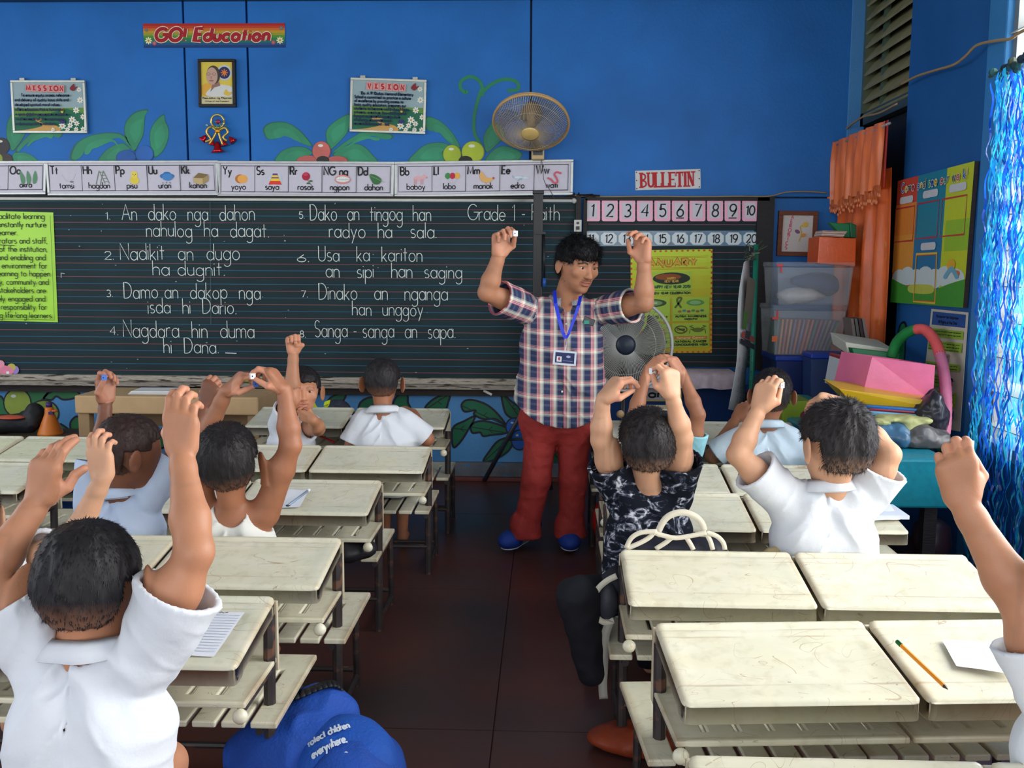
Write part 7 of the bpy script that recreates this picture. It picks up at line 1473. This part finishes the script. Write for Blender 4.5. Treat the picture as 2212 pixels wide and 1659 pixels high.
s = wsheet((1940, 391), (2106, 348), (2081, 665), (1924, 653), .022); t = thing('work_poster', 'colourful board titled Come and see our work on the right wall', 'poster', tuple(s.cor[3])); wboard(s, .018, (60, 44, 40), 'panel', t, wood)
RD, TQ, YG, OG = (208, 74, 56), (34, 130, 152), (196, 204, 44), (226, 132, 52)
s.rect(0, 0, .31, 1, RD, False); s.rect(.31, 0, .69, 1, TQ, False); s.rect(.69, 0, 1, 1, YG, False); s.h += .0004
s.rect(0, .33, .31, .80, OG, False); s.rect(0, .25, .31, .55, (226, 150, 60), False); s.rect(.31, .0, .69, .50, (24, 116, 160), False); s.rect(.72, .40, 1, .62, (150, 190, 50), False); s.h += .0004
for k in range(7): s.ell(.115+.128*k, .20+.02*(k % 2), .11, .075, (204, 216, 214), 14, up=False); s.h += .0001
s.poly([(0, 0), (1, 0)]+smooth_open([(1, .20), (.8, .16), (.6, .11), (.4, .12), (.2, .15), (0, .20)], 4), (70, 152, 52)); s.blob([(.3, .09), (.6, .09), (.6, .15), (.3, .15)], (196, 200, 80))
for x0, x1, y0, y1, c in ((.0, .29, .50, .77, (190, 50, 60)), (.33, .62, .51, .78, (180, 50, 70)), (.66, .95, .51, .78, (190, 60, 60))): s.line([(x0, y0), (x1, y0), (x1, y1), (x0, y1)], .006, c, closed=True)
s.h += .0004; s.line([(.36, .02), (.66, .02), (.64, .39), (.36, .39)], .009, (226, 190, 70), closed=True); s.line([(.37, .03), (.65, .03), (.63, .38), (.37, .38)], .004, (206, 90, 50), closed=True); s.h += .0004
for cx, cy in ((.16, .83), (.50, .84), (.84, .845), (.52, .445)): s.rrect(cx-.10, cy-.028, cx+.10, cy+.028, .02, (206, 204, 206))
s.ell(.83, .30, .05, .04, (226, 170, 50)); s.ell(.9, .24, .04, .02, (220, 110, 60)); s.blob([(.75, .22), (.84, .29), (.93, .22), (.9, .2), (.84, .25), (.78, .2)], (110, 170, 190))
mc = [(40, 90, 170), (226, 190, 60), (60, 60, 60), (206, 60, 60), (50, 150, 90)]
for wd, cc in ((.013, None), (.0065, mc)):
    wwrite(s, 'Come and see our wo k!', .08, .895, .070, wd, (228, 226, 214), .86, gap=.2, cols=cc); s.h += .0004
s.build('printing', prt, t)
s = wsheet((2012, 667), (2091, 675), (2073, 932), (1985, 918), .006); t = thing('rights_poster', 'cream and green text poster with blue header below the work poster', 'poster', tuple(s.cor[3])); wboard(s, .003, (206, 198, 178), 'sheet', t, ppr)
s.rect(.06, .87, .96, .98, (40, 84, 150)); wwrite(s, 'Karapatan han kabataan', .18, .935, .022, .004, (14, 24, 60), .6); wwrite(s, 'UN Rights of the Child', .25, .890, .022, .004, (14, 24, 60), .5)
y = .84
for k, (y0, y1) in enumerate(((.77, .84), (.66, .74), (.50, .56), (.36, .46), (.20, .32))):
    s.rect(.05, y0, .94 if k not in (3,) else .62, y1, (150, 186, 62))
    n_ = max(2, int((y1-y0)/.026))
    for j in range(n_): wwrite(s, random.choice(('An mga bata may katungod hin maupay nga panlawas', 'pag eskwela ngan pagkaon diri sugad han iba', 'ngan matawag hiya hin ngaran nga iya la')), .08, y1-.022-.025*j, .010, .0018, (50, 70, 30), .5 if k == 3 else .8, gap=.12)
for cx, cy, c in ((.60, .60, (206, 60, 60)), (.44, .595, (40, 50, 110)), (.82, .40, (216, 110, 70))):
    s.ell(cx, cy+.028, .05, .016, (226, 200, 90) if cx == .6 else (40, 36, 60)); s.poly([(cx-.05, cy-.025), (cx+.05, cy-.025), (cx+.03, cy+.015), (cx-.03, cy+.015)], c); s.line([(cx-.02, cy-.025), (cx-.02, cy-.05)], .002, (40, 40, 60)); s.line([(cx+.02, cy-.025), (cx+.02, cy-.05)], .002, (40, 40, 60)); s.line([(cx-.09, cy+.0), (cx, cy+.01), (cx+.09, cy+.02)], .002, (40, 40, 60))
s.rect(.3, .10, .94, .17, (44, 88, 150)); wwrite(s, 'Department of Education', .4, .125, .012, .002, (20, 30, 70), .45); wwrite(s, 'Republic of the Philippines', .3, .05, .010, .002, (120, 130, 150), .5)
s.build('printing', prt, t)
s = Sheet((XR, 0, 0), (0, -1, 0), (0, 0, 1), (-1, 0, 0)); s.map = lambda px, py: (lambda p: (-p.y, p.z))(PX(px, py, XR)); pl = [(1955, 694), (1945, 700), (1938, 725), (1937, 750), (1940, 790), (1950, 795), (1956, 770), (1958, 730), (1961, 710)]
s.h = .002; s.blob(pl, (16, 22, 40)); cx, cy = 1949, 745; s.blob([(cx+(x-cx)*.72, cy+(y-cy)*.90) for x, y in pl], (30, 116, 76)); s.build('painted_leaves', mural_mat, wr)
# cords along the right wall
for pts, lb in (([(1790, 417), (1800, 330), (1812, 300), (1832, 275), (1858, 256), (1873, 250), (1900, 244), (1938, 224)], 'tan cord holding the orange curtain, tied below the louvres'), ([(1945, 183), (1980, 165), (2020, 152), (2060, 140), (2085, 122), (2110, 98), (2150, 88), (2182, 84), (2200, 72), (2240, 52)], 'thick tan cord sagging across the upper right wall to the window')):
    m_ = MB(); m_.tube([PX(x, y, XR-.06) for x, y in smooth_open(pts, 5)], .006, (164, 134, 96), 7); tag(m_.build('tan_rope', rough, smooth=True), lb, 'cord')
# orange curtain
satn = mat('orange_satin', .34, spec=.5, noise=.3, nscale=16, bump=.35, bscale=18, stretch=(1, 1, .35), wear=((214, 150, 84), 30, .66)); Xc = XR-.10
t = thing('orange_curtain', 'orange satin curtain with gathered valance hanging at the far right corner', 'curtain', (Xc, 5.3, 0))
ya_, yb_ = PX(1799, 360, Xc).y, PX(1919, 360, Xc).y; ztop = PX(1918, 263, Xc).z
def drape_sheet(y0, y1, z1, zfun, amp, freq, col, name, X0, nn2=110, rows=26):
    vs = []; 
    for j in range(rows+1):
        f = j/rows
        for i in range(nn2+1):
            u = i/nn2; y = y0+(y1-y0)*u; zb2 = zfun(u); z = z1+(zb2-z1)*f; a_ = amp*(.35+.65*min(1, f*3)); vs.append((X0+a_*math.sin(u*freq+.9*math.sin(u*9)+f*.8)+.3*a_*math.sin(u*freq*2.3+2), y, z))
    o = MB().add(vs, [(j*(nn2+1)+i, (j+1)*(nn2+1)+i, (j+1)*(nn2+1)+i+1, j*(nn2+1)+i+1) for j in range(rows) for i in range(nn2)], col).build(name, satn, t, smooth=True); return o
zv = PX(1850, 440, Xc).z; drape_sheet(ya_, yb_, ztop, lambda u: zv+.02*abs(math.sin(u*12))+.03*u, .018, 40, (240, 120, 56), 'valance', Xc-.03)
drape_sheet(PX(1800, 430, Xc).y, PX(1908, 600, Xc).y, zv+.15, lambda u: PX(1890, 870, Xc).z-.02, .022, 26, (226, 104, 44), 'drape', Xc+.01)
drape_sheet(yb_+.02, yb_-.03, ztop, lambda u: zv+.05, .004, 9, (190, 50, 30), 'valance_edge', Xc-.02, 10)
m_ = MB(); m_.tube([(Xc-.02, ya_+.05, ztop-.02), (Xc-.02, yb_-.05, ztop-.02)], .007, (150, 150, 150), 8); m_.build('curtain_rod', satin, t, smooth=True)
m_ = MB()
for k in range(46):
    u = k/45; y = ya_+(yb_-ya_)*u; z = zv+.02*abs(math.sin(u*12))+.03*u; L_ = random.uniform(.02, .07); m_.tube([(Xc-.035, y, z+.02), (Xc-.035, y+.004, z-L_)], .003, (224, 116, 60), 5).ball((Xc-.035, y+.004, z-L_), (.008, .008, .012), (232, 130, 80), 8)
m_.build('bead_fringe', satn, t, smooth=True)['kind'] = 'stuff'
# tinsel window curtain
tin = mat('blue_foil_tinsel', .25, spec=.8, noise=.3, nscale=30); _n = tin.node_tree; _b = _n.nodes['Principled BSDF']; _t = _n.nodes.new('ShaderNodeBsdfTranslucent'); _m = _n.nodes.new('ShaderNodeMixShader'); _m.inputs[0].default_value = .62
_l = _b.inputs['Base Color'].links[0].from_socket; _n.links.new(_l, _t.inputs[0]); _n.links.new(_b.outputs[0], _m.inputs[1]); _n.links.new(_t.outputs[0], _m.inputs[2]); _n.links.new(_m.outputs[0], _n.nodes['Material Output'].inputs[0])
m_ = MB(); r_ = random.Random(3); cl = [(30, 140, 230), (40, 190, 240), (30, 100, 220), (90, 220, 240), (16, 84, 180), (40, 180, 210)]
Xt = XR-.075; yt0 = PX(2163, 160, Xt).y; ztt = PX(2170, 152, Xt).z
for k in range(250):
    dens = r_.random()**1.0; y0 = yt0+.02-dens*1.15; x0 = Xt+r_.uniform(-.03, .03); z = ztt-.02+r_.uniform(-.02, .02); zend = r_.uniform(.0, .28) if k % 3 else r_.uniform(.5, 1.2); yy = y0; wv = r_.uniform(.002, .0045); c = r_.choice(cl); prev = None; vs = []; ph = r_.uniform(0, 6); spread = r_.uniform(0, .10) if dens < .12 else r_.uniform(-.03, .03)
    while z > zend:
        f = (2.12-z)/2.12; off = .007*math.sin(ph+z*30)+.005*math.sin(ph*2+z*71); a_ = ph+z*9; e = Vector((math.sin(a_)*wv, math.cos(a_)*wv, .003)); p = Vector((x0+.006*math.sin(z*50+ph), y0+spread*f*1.4+off, z)); vs += [p-e, p+e]; z -= .022
    m_.add(vs, [(2*i, 2*i+1, 2*i+3, 2*i+2) for i in range(len(vs)//2-1)], c)
tc_ = m_.build('tinsel_curtain', tin); tag(tc_, 'shimmering blue and turquoise tinsel strands hanging over the bright right window', 'curtain', kind='stuff')
m_ = MB()
m_.tube([(Xt, yt0+.10, ztt), (Xt, yt0-1.4, ztt+.04)], .007, (80, 74, 66), 6)
for k in range(60): y = yt0+.04-k*.02; m_.ball((Xt+random.uniform(-.02, .02), y, ztt+random.uniform(-.02, .02)), (.018, .016, .016), random.choice([(30, 60, 60), (40, 90, 90), (70, 80, 70), (20, 40, 60)]), 7)
tag(m_.build('tinsel_knots', rough), 'knotted string from which the tinsel curtain hangs', 'string')
# ================================================================ CLUTTER IN THE RIGHT CORNER
def hexa(quad, Ys, back, col, name, material, parent, bevel=.004):
    """front face by picture corners (tl,tr,br,bl) with depths; back: vector to the rear face"""
    F4 = [PY(x, y, Y) for (x, y), Y in zip(quad, Ys)]; B4 = [p+Vector(back) for p in F4]
    return MB().add(F4+B4, [(0, 3, 2, 1), (4, 5, 6, 7), (0, 1, 5, 4), (1, 2, 6, 5), (2, 3, 7, 6), (3, 0, 4, 7)], col).build(name, material, parent, bevel=bevel)
# teal cloth-covered table
a, b_ = PY(1842, 1000, 3.72), PY(2058, 1003, 3.72); zT = PZ(1950, 992, 0.0).z; zT = PY(1950, 992, 3.72).z; zB = PY(1950, 1098, 3.72).z
t = thing('teal_table', 'table covered with glossy teal plastic cloth under the pile of clutter', 'table', ((a.x+b_.x)/2, 4.2, 0)); tealm = mat('teal_plastic_cloth', .3, spec=.5, noise=.18, nscale=40)
Xr_ = min(b_.x, XR-.05)
MB().box(((a.x+Xr_)/2, 4.30, (zT+zB)/2), (Xr_-a.x, 1.16, zT-zB), (28, 140, 158)).build('cloth', tealm, t, bevel=.01)
for x in (a.x+.05, Xr_-.05):
    for y in (3.80, 4.80): MB().box((x, y, zB/2), (.05, .05, zB), (40, 36, 40)).build('leg', wood, t)
MB().box(((a.x+Xr_)/2, 4.4, .12), (Xr_-a.x-.1, .8, .03), (40, 38, 44)).build('shelf', wood, t)
q = PY(2035, 1150, 3.85); tag(MB().lathe([(0, 0), (.06, 0), (.08, .06), (.07, .14), (.03, .17), (0, .17)], (q.x, 3.95, .136), (0, 0, 1), 16, (60, 40, 50)).build('dark_jar', satin, smooth=True), 'dark jar on the shelf under the teal table', 'jar')
# dark cabinet behind carrying boxes
p0, p1 = PY(1660, 870, 5.35), PY(1870, 870, 5.35); zc2 = PY(1750, 868, 5.35).z
t = thing('low_shelf', 'dark low shelf in the right corner holding the storage boxes', 'shelf', ((p0.x+p1.x)/2, 5.5, 0)); MB().box(((p0.x+p1.x)/2, 5.55, zc2-.02), (p1.x-p0.x+.1, .44, .03), (50, 40, 40)).build('top_board', wood, t)
for x in (p0.x-.03, p1.x+.03): MB().box((x, 5.55, (zc2-.035)/2), (.03, .44, zc2-.035), (44, 36, 36)).build('side_board', wood, t)
MB().box(((p0.x+p1.x)/2, 5.55, zc2*.5), (p1.x-p0.x+.03, .42, .02), (44, 36, 36)).build('shelf_board', wood, t)
cl_ = [(60, 70, 60), (150, 150, 140), (90, 60, 40), (40, 60, 110), (150, 90, 50), (120, 30, 40)]
x = p0.x+.03; k = 0
while x < p1.x-.04:
    w_ = random.uniform(.012, .03); h_ = random.uniform(.14, .19); tag(MB().box((x+w_/2, 5.42, zc2*.5+.011+h_/2), (w_, .13, h_), random.choice(cl_)).build('book', satin, bevel=.001), 'spine-out book in the row inside the dark low shelf', 'book', 'books inside the dark low shelf'); x += w_+.004; k += 1
def lidbox(px0, px1, pyt, pyb, Y, dp, colb, coll, label, clear=False, lidh=.03, stuff=None, tilt=0):
    a, b_ = PY(px0, pyb, Y), PY(px1, pyt, Y); cx, w_, h_ = (a.x+b_.x)/2, b_.x-a.x, b_.z-a.z; z0_ = a.z
    t = thing('storage_box', label, 'box', (cx, Y+dp/2, z0_)); mb_ = clearm if clear else satin
    # tapered tub as five walls
    th = .004; hw0, hw1, hd0, hd1 = w_/2*.90, w_/2*.97, dp/2*.90, dp/2*.97; zz = z0_+h_-lidh; vs = []
    for hw_, hd_, z in ((hw0, hd0, z0_), (hw1, hd1, zz), (hw1-th, hd1-th, zz), (hw0-th, hd0-th, z0_+th)):
        for sx, sy in ((-1, -1), (1, -1), (1, 1), (-1, 1)): vs.append((cx+sx*hw_, Y+dp/2+sy*hd_, z))
    fs = [(3, 2, 1, 0)]+[(l*4+i, l*4+(i+1) % 4, (l+1)*4+(i+1) % 4, (l+1)*4+i) for l in range(3) for i in range(4)]+[(12, 13, 14, 15)]
    MB().add(vs, fs, colb).build('tub', mb_, t, bevel=.002)
    MB().box((cx, Y+dp/2, z0_+h_-lidh/2), (w_, dp, lidh), coll).build('lid', clearm if clear else satin, t, bevel=.008)
    return t, cx, z0_, w_, h_
clearm = mat('clear_plastic', .18, (206, 212, 216), spec=.5, alpha=.16)
t, cx, z0_, w_, h_ = lidbox(1672, 1830, 770, 868, 5.32, .36, (22, 40, 96), (24, 56, 150), 'box with blue lid under the clear storage boxes'); Y1 = 5.32
t2, *_ = lidbox(1748, 1832, 764, 862, 5.12, .18, (40, 62, 110), (26, 60, 160), 'small translucent box with bright blue lid, front of the stack')
t, cx, z0_, w_, h_ = lidbox(1666, 1832, 660, 768, 5.32, .34, (200, 206, 210), (206, 212, 214), 'lower clear storage box packed with leaning books', True)
r2 = random.Random(5)
for k in range(15):
    c = r2.choice([(150, 60, 90), (90, 120, 100), (190, 120, 60), (120, 110, 100), (60, 90, 90), (180, 80, 60), (120, 90, 130)]); lean = .1+.035*k
    tag(MB().box((cx-w_*.40+.80*w_*k/15, 5.46, z0_+.10), (.010, .18, .19), c, R=Matrix.Rotation(min(.5, lean*.6), 3, 'Y')).build('book', satin), 'thin book leaning inside the lower clear storage box', 'book', 'books leaning in the clear storage box')
for dz_, c in ((.06, (200, 40, 40)),): MB().box((cx-w_*.47, 5.315, z0_+h_-.07), (.03, .006, .012), c).build('latch', satin, t); MB().box((cx-w_*.44, 5.313, z0_+h_-.055), (.008, .006, .05), c).build('latch', satin, t); MB().box((cx-w_*.455, 5.333, z0_+.09), (.03, .004, .03), (200, 90, 40)).build('sticker', satin, t)
t, cx, z0_, w_, h_ = lidbox(1674, 1848, 566, 660, 5.32, .34, (200, 206, 210), (206, 212, 214), 'upper clear storage box with blue and white cloth inside', True)
f = Field(); f.add(Ell((cx+.04, 5.48, z0_+.13), (.13, .11, .05)), .02); f.add(Ell((cx+.10, 5.46, z0_+.10), (.07, .10, .05)), .02); tag(sdf_obj('blue_cloth', f, .008, rough, (28, 44, 100), None, nz_=.012), 'folded dark blue cloth inside the upper clear storage box', 'cloth')
f = Field(); f.add(Ell((cx-.04, 5.47, z0_+.05), (.14, .12, .045)), .02); tag(sdf_obj('white_cloth', f, .008, rough, (196, 190, 190), None, nz_=.012), 'white cloth at the bottom of the upper clear storage box', 'cloth')
MB().box((cx-w_*.46, 5.312, z0_+h_-.02), (.03, .006, .014), (206, 50, 54)).build('latch', satin, t); MB().box((cx-w_*.44, 5.312, z0_+h_-.045), (.008, .006, .03), (206, 50, 54)).build('latch', satin, t)
# orange box with papers and green folder
t = thing('orange_box', 'shiny orange paper covered box on top of the clear storage boxes', 'box', tuple(PY(1806, 570, 5.34)))
hexa([(1770, 511), (1850, 515), (1848, 575), (1766, 569)], (5.36,)*4, (0, .22, 0), (222, 92, 36), 'box', mat('orange_wrap', .25, noise=.12, nscale=12, bump=.1), t)
for k in range(5): tag(hexa([(1774+k, 508-2.6*k), (1822+2*k, 510-2.6*k), (1822+2*k, 512-2.6*k), (1774+k, 510-2.6*k)], (5.38,)*4, (0, .15, 0), (214, 208, 204) if k % 2 else (196, 150, 130), 'paper_pad', ppr, None, 0), 'paper pad standing out of the orange box', 'papers', 'papers in the orange box')
tag(hexa([(1790, 480), (1842, 484), (1846, 514), (1822, 512)], (5.44,)*4, (0, .05, 0), (12, 120, 72), 'green_folder', satin, None), 'bright green folder standing in the orange box', 'folder')
tag(hexa([(1836, 480), (1850, 486), (1850, 514), (1838, 513)], (5.42,)*4, (0, .12, 0), (10, 96, 58), 'green_folder', satin, None), 'darker green folder end at the right of the orange box', 'folder')
# grey leaning books right of lower box
for k, c in enumerate(((110, 96, 90), (90, 84, 80), (60, 40, 44), (130, 116, 110))):
    tag(hexa([(1838+8*k, 688), (1844+8*k, 688), (1852+9*k, 745), (1845+9*k, 745)], (5.0,)*4, (0, .14, 0), c, 'thin_book', satin, None, .001), 'thin worn book leaning right of the lower clear box', 'book', 'leaning books beside the clear box')
# lime bin
t = thing('lime_bin', 'lime green bin standing in the corner behind the white shirt children', 'bin', tuple(PY(1718, 960, 4.75))); hexa([(1690, 868), (1752, 866), (1750, 962), (1690, 962)], (4.75,)*4, (0, .25, 0), (150, 176, 46), 'body', mat('lime_plastic', .4, noise=.2, nscale=10), t); hexa([(1750, 866), (1775, 868), (1772, 960), (1750, 962)], (4.75,)*4, (0, .25, 0), (60, 150, 140), 'side', satin, t)
# game box, white box, pink box
tag(hexa([(1826, 739), (1935, 756), (1932, 778), (1832, 766)], (4.72,)*4, (.0, .26, .03), (206, 204, 190), 'game_box', ppr, None), 'cream game box lid with dark edge lying behind the pink box', 'box')
tag(hexa([(1840, 752), (1944, 764), (1940, 784), (1846, 772)], (4.62,)*4, (0, .06, .0), (24, 110, 66), 'green_tray', satin, None), 'green tray tucked in front of the cream game box', 'tray')
t = thing('white_box', 'white box with red lid left of the pink box', 'box', tuple(PY(1832, 842, 4.5))); hexa([(1818, 776), (1856, 780), (1852, 846), (1807, 838)], (4.55,)*4, (0, .2, 0), (200, 202, 208), 'box', ppr, t); hexa([(1818, 770), (1858, 776), (1857, 782), (1818, 777)], (4.54,)*4, (0, .2, 0), (160, 30, 40), 'lid', satin, t)
t = thing('pink_box', 'shiny pink paper covered open box on the yellow folders', 'box', tuple(PY(1940, 850, 4.25))); pk = mat('pink_wrap', .22, noise=.1, nscale=9, bump=.15, bscale=20)
Fq = [PY(1884, 771, 4.28), PY(2020, 789, 4.16), PY(2015, 867, 4.16), PY(1866, 842, 4.28)]; bk_ = Vector((-.055, .26, .0))
m_ = MB(); Bq = [p+bk_ for p in Fq]; m_.add(Fq+Bq, [(0, 3, 2, 1), (4, 5, 6, 7), (1, 2, 6, 5), (2, 3, 7, 6), (3, 0, 4, 7)], (238, 120, 160)); o = m_.build('box', pk, t); md = o.modifiers.new('s', 'SOLIDIFY'); md.thickness = .006
# stacked folders
def folder(quad, Ys, back, col, label, thick_name='folder'): tag(hexa(quad, Ys, back, col, thick_name, mat('glossy_card', .3, noise=.08, nscale=10), None, .002), label, 'folder')
folder([(1812, 840), (2026, 868), (2024, 884), (1842, 872)], (4.16, 4.06, 4.06, 4.16), (0, .24, .014), (222, 176, 30), 'large golden yellow folder tied with elastic under the pink box')
m_ = MB(); m_.tube([PY(x, y, 4.13) for x, y in smooth_open([(1886, 850), (1898, 860), (1902, 874)], 4)], .002, (24, 22, 20), 5); tag(m_.build('elastic_band', satin), 'black elastic around the golden folder', 'band')
folder([(1840, 873), (1992, 884), (1990, 889), (1844, 880)], (4.14, 4.05, 4.05, 4.14), (0, .22, .0), (24, 110, 190), 'bright blue folder under the golden one')
folder([(1850, 880), (2010, 888), (2006, 895), (1852, 885)], (4.13, 4.05, 4.05, 4.13), (0, .2, .0), (160, 30, 54), 'dark red folder below the bright blue one')
folder([(1858, 886), (2004, 897), (2000, 904), (1862, 895)], (4.12, 4.04, 4.04, 4.12), (0, .2, .0), (120, 176, 214), 'shiny light blue folder at the bottom of the folder pile')
f = Field(); p = PY(1935, 918, 4.0); 
for k in range(6): q = PY(1875+24*k, 908+4*math.sin(k*2), 4.02); f.add(Ell(np.array(q)+[0, .05, 0], (.05, .10, .016)), .01)
for k in range(3): q = PY(1925+18*k, 932+6*(k % 2), 3.98); f.add(Ell(np.array(q), (.028, .02, .024)), .015)
tag(sdf_obj('crumpled_paper', f, .005, ppr, (188, 186, 126), None, nz_=.012, nf=16), 'crumpled pale yellow paper spilling below the folder pile', 'paper')
zt2 = zT
for k, (px, py, rx, rz_, c, lb, ct) in enumerate(((1930, 958, .09, .06, (70, 110, 140), 'blue grey plastic rack under the crumpled paper', 'rack'), (1995, 955, .13, .055, (96, 92, 90), 'crumpled grey plastic bag on the teal table', 'bag'), (2018, 900, .06, .12, (44, 42, 50), 'dark cloth bag behind the mauve end of the foam hoop', 'bag'), (1870, 985, .09, .035, (50, 48, 58), 'heap of dark wrappers on the teal table edge', 'bag'))):
    q = PY(px, py, 3.98+.06*(k == 2)); f = Field(); f.add(Ell(np.array((q.x, q.y+.03, max(q.z, zt2+rz_*.7))), (rx, .09, rz_)), .02); f.add(Ell(np.array((q.x+.04, q.y+.08, zt2+rz_*.6)), (rx*.8, .08, rz_*.8)), .03)
    tag(sdf_obj(ct+'_heap', f, .006, mat('crumpled_plastic', .3, spec=.5, noise=.3, nscale=18), c, None, nz_=.020, nf=15, fn=lambda G, P: np.maximum(G, zt2+.003-P[..., 2])), lb, ct)
q = PY(1762, 900, 4.3); f = Field(); f.add(Ell(np.array(q), (.07, .06, .03)), .02); tag(sdf_obj('maroon_cloth', f, .006, rough, (110, 20, 44), None, nz_=.012), 'maroon cloth heaped behind the raised hand of the elbows-out child', 'cloth')
tag(hexa([(1790, 905), (1880, 900), (1890, 990), (1800, 992)], (4.35,)*4, (0, .2, 0), (120, 116, 90), 'carton', card, None), 'worn carton behind the elbows-out child, holding up the folders', 'box')
tag(hexa([(1880, 905), (2020, 912), (2020, 985), (1885, 985)], (4.32,)*4, (0, .24, 0), (46, 54, 66), 'dark_crate', satin, None), 'dark crate supporting the right side of the folder pile', 'crate')
# foam hoop
t = thing('foam_hoop', 'bent foam hoop in green, coral and mauve leaning by the posters', 'hoop', tuple(PY(1990, 720, 4.4))); foam = mat('ribbed_foam', .6, noise=.1, nscale=20, bump=.2, bscale=60)
hp = smooth_open([(1926, 770, 4.62), (1936, 742, 4.6), (1955, 722, 4.55), (1978, 712, 4.5), (2000, 714, 4.45), (2020, 738, 4.38), (2033, 775, 4.30), (2041, 820, 4.22), (2044, 870, 4.16), (2042, 920, 4.10), (2037, 950, 4.06), (2034, 968, 4.03)], 8)
P3 = [PY(*p) for p in hp]; n_ = len(P3)
for i0, i1, c, lb in ((0, 25, (30, 130, 62), 'green far section'), (24, 47, (226, 92, 92), 'coral section'), (46, 77, (186, 104, 136), 'mauve section'), (76, n_, (30, 124, 58), 'green end')):
    pts = P3[i0:i1+1]; rr = [.0235+.0012*(k % 2) for k in range(len(pts))]; MB().tube(pts, rr, c, 14).build('section', foam, t, smooth=True, label=lb)
